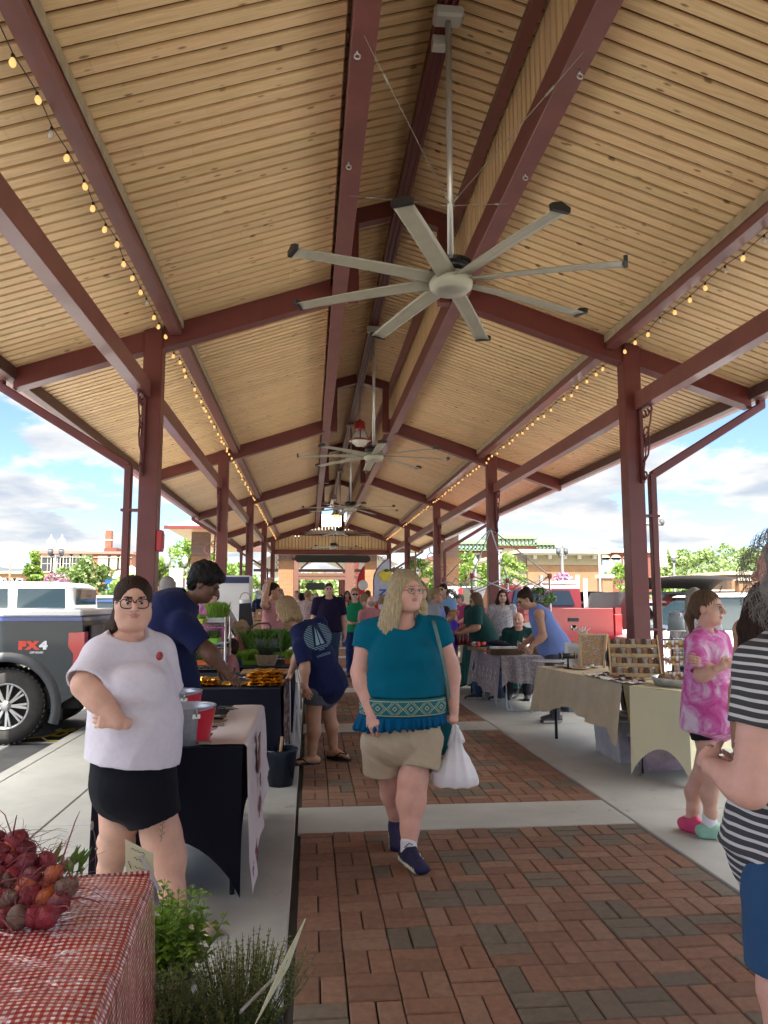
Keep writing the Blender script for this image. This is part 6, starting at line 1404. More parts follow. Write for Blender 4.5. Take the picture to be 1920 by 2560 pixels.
for i in range(nu+1):
    for j in range(nv+1):
        v=j/nv*2.0; v=v if v<=1 else v
        q,w=gsurf(i/nu,v)
        if 1-.06<v<1.06: q=q+V3(0,0,-.012*(1-abs(v-1)/.06))
        vs.append(q); uvs.append((w[0],w[1],0))
g=MB(); g.add(vs,[(i*(nv+1)+j,(i+1)*(nv+1)+j,(i+1)*(nv+1)+j+1,i*(nv+1)+j+1) for i in range(nu) for j in range(nv)],0,True); o=g.build('oilcloth',gingham(),gt)
ga=o.data.attributes.new('guv','FLOAT_VECTOR','POINT'); ga.data.foreach_set('vector',np.array(uvs,np.float32).ravel())
# far hanging side
g=MB(); uv2=[]
def ff(u,v):
    q=A0+far*1.3*u+nrm(V3(0,1,0))*(.012+.03*v+.006*math.sin(u*30)*v)+V3(0,0,-.6*v-.002); uv2.append((u*1.3,-v*.6,0)); return q
g.grid(ff,30,20); o=g.build('oilcloth_far_side',MATS['gingham_oilcloth'],gt); ga=o.data.attributes.new('guv','FLOAT_VECTOR','POINT'); ga.data.foreach_set('vector',np.array(uv2,np.float32).ravel())
g=MB(); cs=[A0+dn*.02+far*.03,A0+dn*1.45+far*.03,A0+dn*1.45+far*1.25,A0+dn*.02+far*1.25]; g.add([p+V3(0,0,-.03) for p in cs],[(0,1,2,3)]); 
for p in cs: g.tube([(p[0],p[1],.0),(p[0],p[1],TZ-.03)],.015,6)
g.build('folding_frame',metal,gt)
# beets heaped at the left
def beetmat(name,a,b): 
    return M(name,a,.55,var=.45,scale=22,bump=.6,bscale=70)
BM=[beetmat('beet_red',(.17,.018,.028),0),beetmat('beet_crimson',(.24,.02,.03),0),beetmat('beet_orange',(.42,.10,.03),0),beetmat('beet_earthy',(.14,.085,.06),0)]
rt=M('root_red',(.20,.03,.04),.6,var=.3,scale=40)
rb=np.random.default_rng(11); beets=[]
for row,(v0,n_,x1) in enumerate(((2290,5,120),(2255,5,150),(2222,5,155),(2190,4,135),(2158,4,110),(2126,3,75),(2098,2,35))):
    for i in range(n_): beets.append((-18+(x1+18)*i/max(1,n_-1)+rb.uniform(-8,8),v0+rb.uniform(-7,7),rb.uniform(.0175,.0245),int(rb.choice([0,0,1,1,2,3,3] if row<3 else [0,0,1,1,1,2]))))
rows=['lowest','second','third','fourth','fifth','sixth','top']; ords=['leftmost','second','third','fourth','rightmost']
ri=-1; pv=None; cnt=0
for i,(u,v,r_,mi) in enumerate(beets):
    if i in (0,5,10,15,19,23,26): ri+=1; cnt=0
    zz=.822+.017*ri; P=gat(u,v,zz); P[2]=zz; rr=np.random.default_rng(i); d=nrm(V3(rr.uniform(-.2,1),rr.uniform(-.8,.3),rr.uniform(.1,.9))); R=r_
    t=thing('beet','%s beet in the %s row of the beet heap, %s'%(ords[cnt],rows[ri],('dark red','crimson','orange','earthy brown')[mi]),'beet',tuple(P),0,'beets heaped on the gingham cloth'); cnt+=1
    pr=[ell(P,(R,R,R*.92),None,0,.02),seg(P+d*R*.6,P+d*R*1.45,R*.5,R*.12,0,.03),seg(P-d*R*.7,P-d*R*1.15,R*.35,R*.28,0,.015)]
    patches('root',[(pr,.0032)],[BM[mi]],t,lambda v,k=i: .0012*np.sin(v@np.array([110,90,80.])+k))
    g=MB()
    for k in range(8 if i%2 else 11):
        a=rr.normal(size=3)*.8; e=nrm(d+a*.6); L1=R*rr.uniform(1.4,4.); s1=P+d*R*1.3 if k==0 else P+nrm(d*.3+a)*R*.95; rs=.0026 if k==0 else .0009
        b1=rr.normal(size=3)*L1*.3; g.tube([s1,s1+e*L1*.4+b1*.3,s1+e*L1*.75+b1,s1+e*L1+b1*1.3+V3(0,0,-.01)],[rs,rs*.7,rs*.5,rs*.25],5)
    g.build('rootlets',rt,t)
# base so that the heap rests on something: greens below
t=thing('beet_leaves','green beet leaves and stalks sticking out behind the beets','leaves',(-.6,2.1,.8)); g=MB(); rr=np.random.default_rng(77)
for i in range(26):
    P=at(rr.uniform(120,215),rr.uniform(2160,2195),2.16+rr.uniform(-.05,.1)); d=nrm(V3(rr.uniform(-.3,1),rr.uniform(-.3,.5),rr.uniform(.2,1))); l=rr.uniform(.03,.075); w=.007
    s=nrm(np.cross(d,(0,1,.3)))*w; g.tube([P-d*.03,P+d*l*.4],.0014,4); g.add([P,P+d*l*.5+s,P+d*l,P+d*l*.5-s],[(0,1,2,3)],0)
g.build('leaves',LM,t)
t=thing('seed_stalk','single tall dry seed stalk rising behind the gingham table','plant stalk',(-.55,2.4,.8)); g=MB(); g.tube([at(238,2178,2.3),at(241,2120,2.3),at(236,2085,2.3),at(230,2068,2.3)],.0014,5); g.build('stem',M('stalk_brown',(.10,.085,.06),.7),t); g=MB(); g.ell(at(230,2064,2.3),(.005,.005,.013)); g.ell(at(241,2122,2.3),(.004,.004,.004)); g.build('seed_head',M('stalk_pale',(.30,.25,.20),.8),t)
# herb pots on a low crate
t=thing('plant_crate','dark upturned crate under the herb pots','crate',(-.45,2.2,0)); g=MB()
for z in (.0,.085,.17): g.box(-.78,-.10,1.75,2.42,z+.004,z+.075,bev=.004)
g.build('slats',M('dark_crate',(.05,.045,.04),.7,var=.3),t)
def pot(x,y,z,r,h,lab): 
    t=thing('herb_pot',lab,'potted herb',(x,y,z),0,'herb pots beside the gingham table'); g=MB(); g.lathe([(.001,.0),(r*.75,.0),(r*.98,h),(r*1.06,h),(r*1.06,h+.012),(r*.98,h+.012),(r*.93,h*.9),(.001,h*.9)],(x,y,z),30); g.build('pot',M('pot_black',(.02,.022,.026),.35),t); return t
def bush(t,x,y,z,n,R,H,mat,kind,seed,stemm=None):
    rr=np.random.default_rng(seed); V=[];F_=[]; S=MB()
    for i in range(n):
        a=rr.uniform(0,2*PI); r0=R*.5*math.sqrt(rr.uniform(0,1)); sp=rr.uniform(.0,1)*R*1.0; hh=H*rr.uniform(.6,1.05)*(1-.25*(sp/R))
        b0=np.array([x+r0*math.cos(a),y+r0*math.sin(a),z]); top=b0+np.array([sp*math.cos(a)+rr.normal(0,.02),sp*math.sin(a)+rr.normal(0,.02),hh]); mid=lerp(b0,top,.5)+np.array([sp*.12*math.cos(a),sp*.12*math.sin(a),hh*.08])
        S.tube([b0,mid,top],[.0018,.0014,.0008],4)
        nl=int((20 if kind=='thyme' else 13)*hh/.25)
        for k in range(3,nl):
            t_=k/nl; c=(b0*(1-t_)**2+2*mid*t_*(1-t_)+top*t_*t_); 
            for q in range(3 if kind=='thyme' else 2):
                b=rr.uniform(0,2*PI) if kind=='thyme' else (k%2)*PI/2+q*PI+rr.normal(0,.25); el_=rr.uniform(.1,.7); d=np.array([math.cos(b)*math.cos(el_),math.sin(b)*math.cos(el_),math.sin(el_)])
                l=(.0085 if kind=='thyme' else .050*(1.15-.75*t_))*rr.uniform(.7,1.3); w=l*(.30 if kind=='thyme' else .40); s=nrm(np.cross(d,(0,0,1)))*w; o=len(V); up=np.cross(s,d); up=nrm(up)*w*.5
                if kind=='thyme': V+= [c,c+d*l*.5+s,c+d*l,c+d*l*.5-s]; F_.append((o,o+1,o+2,o+3))
                else:
                    V+= [c,c+d*l*.45+s+up,c+d*l-V3(0,0,l*.15),c+d*l*.45-s+up,c+d*l*.5]; F_+= [(o,o+1,o+4),(o+1,o+2,o+4),(o+2,o+3,o+4),(o+3,o,o+4)]
    g=MB(); g.add(V,F_); g.build('foliage',mat,t,fix=False); S.build('stems',stemm or M('stem_green',(.10,.13,.05),.6),t)
t=pot(-.36,2.28,.26,.09,.14,'leafy bright green mint in a pot behind the thyme'); bush(t,-.36,2.28,.40,34,.085,.30,LG,'mint',1)
t=pot(-.16,2.08,.245,.10,.15,'round black pot of thyme nearest the aisle'); bush(t,-.16,2.08,.38,230,.13,.24,LH,'thyme',2)
t=pot(-.36,2.0,.245,.10,.15,'dense thyme pot against the gingham cloth'); bush(t,-.36,2.0,.38,260,.12,.20,LH,'thyme',3)
t=pot(-.27,1.82,.245,.10,.15,'thyme pot nearest the camera at the bottom edge'); bush(t,-.27,1.82,.38,230,.12,.15,LH,'thyme',4)
# price cards on plastic picks
def card(pts,m_,lab,pick,lines):
    t=thing('price_card',lab,'price card',tuple(sum(pts)/4)); g=MB(); n=nrm(np.cross(pts[1]-pts[0],pts[3]-pts[0]))*.0012
    g.add([p-n for p in pts]+[p+n for p in pts],[(3,2,1,0),(4,5,6,7)]+[(i,(i+1)%4,4+(i+1)%4,4+i) for i in range(4)]); g.build('card',m_,t)
    g=MB(); g.bar(pick[0],pick[1],.010,.004,up=n); g.build('pick',M('pick_grey',(.45,.47,.5),.4),t)
    g=MB(); xx=pts[1]-pts[0]; yy=pts[3]-pts[0]
    for (a,b,c_,d_) in lines:
        k=8; q=[pts[0]+xx*(a+(c_-a)*i/k)+yy*(b+(d_-b)*i/k+.035*math.sin(i*2.3+a*9))-n*1.6 for i in range(k+1)]; g.tube(q,.0009,4)
    g.build('handwriting',M('ink_dark',(.06,.07,.12),.7,var=0),t)
cr=M('card_cream',(.66,.66,.44),.6,var=.04); bl=M('card_blue',(.30,.47,.56),.6,var=.05)
Yc=2.5
card([at(313,2098,Yc),at(383,2134,Yc),at(386,2212,Yc),at(314,2180,Yc)],cr,'cream handwritten price card on a pick behind the gingham table',(at(352,2140,Yc-.01),at(402,2230,Yc-.02)),[(.2,.18,.7,.14),(.3,.42,.75,.40),(.1,.60,.2,.80),(.3,.7,.75,.62)])
Yc=1.95
card([at(638,2560,Yc-.12),at(722,2415,Yc+.1),at(763,2297,Yc+.16),at(700,2420,Yc-.06)],cr,'cream price card seen edge on beside the black thyme pot',(at(690,2440,Yc),at(600,2530,Yc-.1)),[(.2,.4,.6,.5)])
card([at(690,2455,Yc+.02),at(720,2420,Yc+.12),at(764,2296,Yc+.18),at(722,2375,Yc+.02)],bl,'pale blue price card behind the cream card by the thyme',(at(705,2440,Yc+.05),at(690,2500,Yc)),[(.3,.4,.6,.5)])
# yellow hose on the road
t=thing('yellow_cord','yellow cord lying in loops on the asphalt beside the kerb','cord',(-3,9,-.1)); g=MB()
pts=[gat(u,v,-.113) for u,v in ((0,1846),(60,1846),(110,1842),(135,1835),(160,1826),(185,1822),(187,1826),(165,1829),(140,1826),(150,1822),(170,1832),(150,1840),(120,1838),(106,1845),(118,1852),(150,1852),(165,1846))]
P2=[]
for i in range(len(pts)-1):
    for k in range(4): P2.append(lerp(pts[i],pts[i+1],k/4))
g.tube(P2,.010,6); g.build('cord',M('cord_yellow',(.62,.52,.05),.5),t)
# ---- right hand stalls
gm,nt_,bb_=_new('woven_grey_cloth'); tc_=N(nt_,'ShaderNodeTexCoord'); wv=N(nt_,'ShaderNodeTexVoronoi'); wv.inputs['Scale'].default_value=38; L(nt_,tc_.outputs['Object'],wv.inputs[0]); L(nt_,ramp(nt_,wv.outputs['Distance'],[(.2,(.20,.175,.185)),(.5,(.24,.21,.22)),(.7,(.31,.28,.285))]),bb_.inputs['Base Color']); bb_.inputs['Roughness'].default_value=.9
c=rect(2.50,3.26,9.95,11.75); t=thing('stall_table','folding table under woven grey cloth with chrome loop legs','table',(2.9,10.8,0)); drape(c,.74,gm,t,[.40,.42,.42,.24],'tablecloth',.014,.03,seed=2,flare=.06)
for yy in (10.18,11.5):
    g=MB(); g.tube([(2.62,yy,.72),(2.62,yy,.05),(2.66,yy,.012),(3.10,yy,.012),(3.14,yy,.05),(3.14,yy,.72)],.012,8); g.tube([(2.70,yy,.02),(2.63,yy+.35*(1 if yy<11 else -1),.30)],.009,6); g.tube([(3.08,yy,.02),(3.13,yy+.35*(1 if yy<11 else -1),.30)],.009,6); g.build('loop_leg',metal,t)
g=MB(); rr=np.random.default_rng(1)     # pale leaf print on the aisle side of the cloth
for i in range(7):
    for j in range(3): 
        y=10.02+.24*i+.06*(j%2); z=.52-.085*j; g.add([(2.4475-.0-.02*(.74-z),y-.02,z),(2.447-.02*(.74-z),y,z+.035),(2.4475-.02*(.74-z),y+.02,z),(2.447-.02*(.74-z),y,z-.035)],[(0,1,2,3)])
g.build('leaf_print',M('print_white',(.55,.53,.50),.8),t)
def wick(name,lab,P,w,d,h,m,grp=None,handle=False):
    t=thing(name,lab,'basket',tuple(P),0,grp); g=MB(); x,y,z=P
    for k in range(int(h/.012)):
        zz=z+.006+.012*k; o=.0025*(-1)**k; pts=[(x+sx*(w/2+o)+(a if 0 else 0),y+sy*(d/2+o),zz) for sx,sy,a in ((-1,-1,0),(1,-1,0),(1,1,0),(-1,1,0),(-1,-1,0))]; g.tube(pts,.0062,5)
    g.box(x-w/2,x+w/2,y-d/2,y+d/2,z+.002,z+.008)
    for i in range(9): g.tube([(x-w/2+w*i/8,y-d/2-.004,z),(x-w/2+w*i/8,y-d/2-.004,z+h)],.003,4)
    g.build('weave',m,t); return t
wl=M('split_wood',(.36,.22,.10),.65,var=.35,scale=30); dk=M('dark_wicker',(.14,.085,.04),.6,var=.4,scale=50)
P=at(1230,1640,10.2); P[2]=.745; t=wick('wicker_tray','long low wicker tray of wrapped soaps on the grey table',V3(at(1260,1640,10.25)[0],10.25,.745),.40,.28,.085,dk)
x0,y0=at(1260,1640,10.25)[0],10.25
g=MB(); 
for i in range(9): g.bbox((x0-.16+.04*i,y0,.835),(.032,.18,.03),.004)
g.build('wrapped_soap',wht,t)
t=thing('fabric_bundle','dark folded fabric with wire rack lying on the wicker tray','fabric',(x0-.08,y0+.1,.84)); pr=[ell((x0-.08,y0+.12,.89),(.13,.08,.045),None,0,.03),ell((x0+.02,y0+.12,.87),(.10,.07,.03),None,0,.03)]; patches('fabric',[(pr,.01)],[blkc],t,folds(.006,30,3))
P=V3(at(1352,1640,10.3)[0],10.3,.745); t=wick('chip_basket','square splint basket full of wooden pieces at the right corner of the grey table',P,.17,.17,.14,wl); g=MB(); rr=np.random.default_rng(5)
for i in range(16): g.bbox(P+V3(rr.uniform(-.06,.06),rr.uniform(-.06,.06),.14+rr.uniform(0,.05)),(.07,.03,.03),.006,0,Matrix.Rotation(rr.uniform(0,3),3,'Z')@Matrix.Rotation(rr.uniform(-.6,.6),3,'X'))
g.build('wood_piece',M('light_wood',(.50,.34,.19),.7,var=.2,scale=12),t)
P=V3(at(1312,1640,10.5)[0],10.5,.745); t=thing('metal_pail','small metal pail with lid leaning beside the chip basket','pail',tuple(P)); g=MB(); g.lathe([(.001,0),(.06,0),(.07,.13),(.062,.13),(.055,.01),(.001,.01)],P,24); g.build('pail',metal,t); g=MB(); R=Matrix.Rotation(1.0,3,'Y'); g.ell(P+V3(-.06,-.03,.10),(.085,.085,.012),0,20,6,R); g.build('lid',metal,t)
P=V3(at(1195,1630,11.2)[0],11.2,.745); t=wick('berry_tray','wooden tray of red and white soaps at the far aisle corner of the grey table',P,.26,.22,.05,wl); g=MB()
for i in range(14): g.ell(P+V3(rr.uniform(-.1,.1),rr.uniform(-.08,.08),.07+rr.uniform(0,.03)),(.035,.03,.025),i%3>1,8,6)
g.build('red_soap',[M('soap_red',(.55,.07,.07),.5,var=.3,scale=60),wht],t)
P=V3(at(1217,1640,10.35)[0],10.3,.745); t=thing('candy_pack','small packet of red and white sweets on the near aisle corner of the grey table','packet',tuple(P)); g=MB()
for i in range(9): g.ell(P+V3(rr.uniform(-.04,.04),rr.uniform(-.03,.03),.02+rr.uniform(0,.03)),(.02,.02,.018),i%2,8,6)
g.build('sweets',[MATS['soap_red'],wht],t)
P=V3(at(1300,1605,11.)[0],11.,.745); t=thing('flag_cup','white cup holding a small striped flag on the grey table','cup',tuple(P)); g=MB(); g.lathe([(.001,0),(.035,0),(.045,.11),(.04,.11),(.033,.005)],P,20); g.build('cup',wht,t)
g=MB(); g.tube([P+V3(.03,0,.05),P+V3(.05,0,.20)],.003,5); g.build('stick',M('light_wood',(.50,.34,.19)),t); g=MB()
for i in range(7): g.add([P+V3(.045+.0*i,-.001,.19-.016*i),P+V3(.15,.01,.165-.016*i),P+V3(.15,.01,.149-.016*i),P+V3(.045,-.001,.174-.016*i)],[(0,1,2,3)],i%2)
g.build('flag',[M('flag_red',(.5,.03,.05),.7),wht],t)
# green table with jars
grn=cloth('dark_green_cloth',(.008,.075,.065)); c=rect(2.60,4.5,12.05,12.9); t=thing('stall_table','table under dark green cloth carrying rows of jars','table',(3.5,12.5,0)); drape(c,.76,grn,t,.10,'tablecloth',.01,.01,seed=6,flare=.02); fold_legs(c,.72,blackp,t)
def jar(x,y,r,h,bm,lm,lab,grp,label=False,z=.765):
    t=thing('jar',lab,'jar',(x,y,z),0,grp); g=MB(); g.lathe([(.001,0),(r*.95,0),(r,.008),(r,h*.72),(r*.8,h*.84),(r*.72,h*.86)],(x,y,z),16); g.build('glass',bm,t); g=MB(); g.lathe([(r*.78,h*.86),(r*.78,h),(.001,h)],(x,y,z),16); g.build('lid',lm,t)
    if label: g=MB(); g.lathe([(r*1.01,h*.18),(r*1.01,h*.58)],(x,y,z),6,a0=-2.2,a1=-.94); g.build('label',rm[0],t)
    return t
jr=M('jam_red',(.12,.012,.012),.12,var=.3,scale=30); jd=M('jam_dark',(.016,.010,.014),.12,var=.2); ja=M('honey_amber',(.45,.16,.02),.12,var=.1); yl=M('lid_yellow',(.7,.6,.12),.4); gl=M('lid_grey',(.40,.40,.44),.35,metal=.6); rl=M('lid_rose',(.48,.2,.18),.4)
Yj=12.15
sp_=[(1146+10.2*i,jr,gl if i%2 else rl,.075,.20,'tall dark red jar','tall red jars on the green table') for i in range(5)]+[(1184+9*i,jd,gl if i>1 else blackp,.05,.115,'squat dark jar','squat dark jars on the green table') for i in range(3)]+[(1213+10*i,jd,yl,.036,.115,'small dark bottle with yellow cap','yellow capped bottles on the green table') for i in range(3)]+[(1245+13*i,jd,gl,.038,.105,'small dark jar with grey lid','grey lidded jars on the green table') for i in range(2)]
for i,(u,bm_,lm_,r,h,nm,gp) in enumerate(sp_):
    P=at(u,1600,Yj); n=[q for q in sp_ if q[5]==nm].index(sp_[i]); tot=len([q for q in sp_ if q[5]==nm])
    jar(P[0],Yj+.02*(i%2),r*.62,h,bm_,lm_,'%s, %s from the aisle end of its row'%(nm,['first','second','third','fourth','fifth'][n]),gp,'bottle' in nm or 'grey lid' in nm)
t=thing('display_crate','small wooden crate standing behind the red jars','crate',(3.1,12.5,.76)); P=at(1185,1580,12.5); g=MB()
for k in range(4): g.box(P[0]-.11,P[0]+.11,12.45,12.46,.77+.05*k,.80+.05*k)
g.box(P[0]-.11,P[0]-.10,12.46,12.6,.77,.95); g.box(P[0]+.10,P[0]+.11,12.46,12.6,.77,.95); g.build('slats',M('weathered_wood',(.30,.24,.15),.8,var=.3),t)
for i,u in enumerate((1150,1161,1172)): P=at(u,1565,12.65); jar(P[0],12.65,.035,.10,ja if i else jr,gl,['red','amber','orange'][i]+' jar raised on the rear shelf of the green table','raised jars at the back of the green table',z=.86)
t=thing('rear_shelf','low shelf at the back of the green table','shelf',(2.9,12.65,.76)); P=at(1162,1565,12.65); g=MB(); g.box(P[0]-.16,P[0]+.18,12.58,12.78,.845,.86); g.box(P[0]-.16,P[0]-.14,12.58,12.78,.765,.845); g.box(P[0]+.16,P[0]+.18,12.58,12.78,.765,.845); g.build('boards',pine,t)
P=at(1134,1532,12.7); t=thing('amber_pitcher','clear pitcher of amber drink beside the pink shirted man','pitcher',tuple(P)); g=MB(); g.lathe([(.001,-.05),(.05,-.05),(.058,.05)],P,16); g.build('drink',ja,t); g=MB(); g.tube([P+V3(.05,0,.03),P+V3(.09,0,.02),P+V3(.085,0,-.03),P+V3(.05,0,-.04)],.006,6); g.build('handle',M('clear_tub',(.45,.48,.46)),t)
g=MB(); g.lathe([(.001,0),(.03,0),(.03,.34)],(P[0],P[1],P[2]-.40),12); g.build('pedestal',MATS['weathered_wood'],t)
g=MB(); P=at(1290,1598,12.4); t=thing('paper_packets','row of small paper packets at the end of the green table','packets',tuple(P)); 
for i in range(8): g=MB(); g.bbox((P[0]-.14+.05*i,12.3,.82+.01*(i%2)),(.04,.05,.11),.005); g.build('packet',[kraft,wht,yl][i%3],t)
P=at(1322,1573,12.2); t=thing('white_sign','white card sign on a black stand behind the grey table','sign',tuple(P)); g=MB(); g.bbox(P,(.16,.02,.22),.004,0,Matrix.Rotation(-.2,3,'Y')); g.build('card',wht,t); g=MB(); g.bbox(P-V3(.02,0,.19),(.2,.1,.16),.01); g.build('stand',blackp,t)
P=at(1276,1545,13.); t=thing('grey_cylinder','tall grey gas cylinder standing behind the seated man','cylinder',(P[0],13.,0)); g=MB(); g.lathe([(.001,0),(.13,0),(.13,1.25),(.09,1.33),(.03,1.36),(.001,1.36)],(P[0],13.4,0),24); g.build('cylinder',M('cylinder_grey',(.28,.31,.31),.4),t)
t=thing('folding_chair','dark folding chair under the seated man','chair',(3.4,11.9,0)); P=at(1297,1560,11.9); g=MB(); g.box(P[0]-.24,P[0]+.24,11.75,12.2,.42,.45,bev=.01); g.build('seat',blackp,t); g=MB(); g.box(P[0]-.24,P[0]+.24,12.18,12.21,.5,.9,bev=.01); g.build('backrest',blackp,t)
for sx in (-.22,.22):
    for sy in (11.8,12.17): g=MB(); g.tube([(P[0]+sx,sy,0),(P[0]+sx,sy,.42)],.012,6); g.build('leg',blackp,t)
# grey storage tubs
def tub(P,w,d,h,m,lab,lidm=None,name='storage_tub',grp=None):
    t=thing(name,lab,'storage tub',tuple(P),0,grp); x,y,z=P; g=MB(); g.prism([(x-w*.45,z),(x+w*.45,z),(x+w/2,z+h),(x-w/2,z+h)],y-d/2,y+d/2); g.build('tub',m,t); g=MB(); g.box(x-w*.52,x+w*.52,y-d*.52,y+d*.52,z+h+.001,z+h+.025,bev=.008); g.build('lid',lidm or m,t); return t
tub(V3(3.62,10.3,0),.42,.5,.30,M('tub_blue_grey',(.16,.19,.23),.4),'blue grey storage tub on the floor behind the grey table')
clr=M('tub_clear',(.42,.42,.44),.3,var=.25,scale=5); tub(V3(3.05,7.2,0),.5,.6,.36,clr,'cloudy storage tub with pale lid under the beige table',wht); tub(V3(3.15,6.75,0),.5,.35,.24,M('tub_mauve',(.33,.24,.29),.35,var=.4,scale=6),'mauve filled storage tub on the floor under the beige table',wht)
t=tub(V3(3.2,6.95,.43),.5,.5,.18,M('tub_dark',(.10,.09,.08),.4,var=.5,scale=8),'open dark bin of papers under the beige tabletop',wht,'paper_bin')
g=MB(); g.box(2.9,3.5,6.72,7.2,.395,.418); 
for x in (2.92,3.46): g.box(x,x+.03,6.75,7.15,0,.395)
t=tag(g.build('low_shelf',M('pale_board',(.62,.66,.70))),'low pale shelf under the beige table between the tubs','shelf')
# beige cloth table
bei=cloth('beige_linen',(.56,.47,.31),var=.12,bump=.5,bscale=30); c=[V3(2.53,8.45,0),V3(2.75,6.62,0),V3(3.50,6.70,0),V3(3.28,8.52,0)]
t=thing('stall_table','long table under creased beige cloth with bent black legs','table',(3.,7.4,0)); drape(c,.74,bei,t,[.33,.40,.5,.4],'tablecloth',.022,.06,seed=9,flare=.08)
g=MB(); g.add([p+V3(0,0,.725) for p in c],[(0,1,2,3)]); g.build('tabletop',wht,t)
for a,b in ((c[0],c[1]),(c[1],c[0]),(c[3],c[2]),(c[2],c[3])):
    e=nrm(b-a); p=a+e*(.28 if a[1]>8 else -.12)+(V3(.08,0,0) if a[0]<3 else V3(-.08,0,0)); q=p+e*.25; g=MB(); g.tube([q+V3(0,0,.72),q+V3(0,0,.55)-e*.02,p+V3(0,0,.30),p-e*.0+V3(0,0,0)],.017,8); g.build('leg',M('black_leg',(.012,.012,.016),.35),t)
# cream stretch table
crm=cloth('cream_stretch',(.74,.70,.46),bump=.08,var=.03); A_=V3(2.72,6.40,0);B_=V3(3.00,5.93,0); e1=nrm(B_-A_); e2=V3(-e1[1],e1[0],0); c=[A_,B_,B_+e2*.9,A_+e2*.9]
t=thing('stretch_table','small table under taut cream stretch cover with arched hems','table',(3.,6.2,0)); stretch(c,.745,crm,t,.24); fold_legs(c,.70,metal,t)
TC=(A_+B_)/2+e2*.38
# galvanised tray with biscuits and earring stands
t=thing('round_tray','galvanised tray with cut handles on the cream table','tray',tuple(TC)); g=MB(); g.lathe([(.001,.748),(.235,.748),(.265,.815),(.262,.82),(.255,.815),(.228,.755),(.001,.755)],(TC[0],TC[1],0),40); g.build('tray',M('zinc_tray',(.50,.52,.52),.35,metal=.7,var=.3,scale=14),t); 
g=MB(); q=TC+V3(-.06,-.245,.785); g.bbox(q,(.09,.02,.03),.008); g.build('handle_slot',blackp,t)
ww=M('slice_wood',(.34,.18,.09),.6,var=.35,scale=25)
for i in range(11):
    a=i*.57+3.3; r=.17; P=TC+V3(r*math.cos(a),r*.9*math.sin(a),.80); tt=tag(MB().lathe([(.001,-.006),(.045,-.006),(.045,.006),(.001,.006)],(0,0,0),14).build('wooden_disc',ww),'flat wooden disc standing in the tray, number %s clockwise from the stand'%['one','two','three','four','five','six','seven','eight','nine','ten','eleven'][i],'wooden disc','wooden discs in the galvanised tray'); tt.location=P; tt.rotation_euler=(1.2,.3*math.sin(i),a)
def rackstand(P,w,h,lab,n,seed,cards=True):
    t=thing('earring_rack',lab,'display rack',tuple(P),0,'earring racks on the cream table'); g=MB(); g.tube([P,P+V3(0,0,h)],.007,8); g.lathe([(.07,0),(.07,.01),(.001,.012)],P,16); 
    for k in range(n): z=h*(k+1)/n-.02; g.tube([P+V3(-w,0,z),P+V3(w,0,z)],.003,5); g.tube([P+V3(-w,0,z),P+V3(-w,0,z-h/n*.9)],.0025,5); g.tube([P+V3(w,0,z),P+V3(w,0,z-h/n*.9)],.0025,5)
    g.build('wire_frame',M('black_wire',(.02,.02,.02),.4),t); rr=np.random.default_rng(seed)
    for k in range(n):
        z=h*(k+1)/n-.02
        for j in range(5):
            x=-w+w*2*(j+.5)/5; q=P+V3(x,-.012,z-.045); g=MB(); g.bbox(q,(w*.30,.002,.075),.0008); g.build('card',wht if (j+k)%3 else M('card_yellow',(.62,.52,.16),.6),t)
            g=MB(); 
            for s in (-1,1): g.lathe([(.001,-.003),(.013,-.003),(.013,.003),(.001,.003)],q+V3(s*.011,-.006,-.01+.02*((j+k)%2)),12,axis='y')
            g.build('earring',[M('copper_disc',(.38,.16,.08),.35,metal=.5),ww][(j+k)%2],t)
    return t
rackstand(TC+V3(-.09,.0,.757),.085,.40,'shorter black wire earring rack at the aisle side of the tray',3,1); rackstand(TC+V3(.10,-.03,.757),.10,.42,'wide black wire earring rack at the right of the tray',3,2)
t=thing('cake_stand','white scrolled wire tiered stand behind the earring racks','tiered stand',tuple(TC+V3(.05,.25,.757))); P=TC+V3(.05,.2,.757); g=MB(); g.tube([P,P+V3(0,0,.60)],.008,8); 
for z,r in ((.36,.13),(.44,.08)): g.lathe([(.001,z),(r,z),(r,z+.012),(.001,z+.012)],P,20)
for s in (-1,1): g.tube([P+V3(s*(.03+.05*math.cos(a)),0,.30+.05*math.sin(a)) for a in np.linspace(0,5,14)],.004,5)
g.build('wire',M('cream_wire',(.62,.60,.54),.5),t); g=MB(); g.lathe([(.001,.452),(.07,.452),(.07,.56),(.055,.60),(.001,.61)],P,20); g.build('clear_dome',M('dome_glass',(.25,.30,.31),.12,var=0),t)
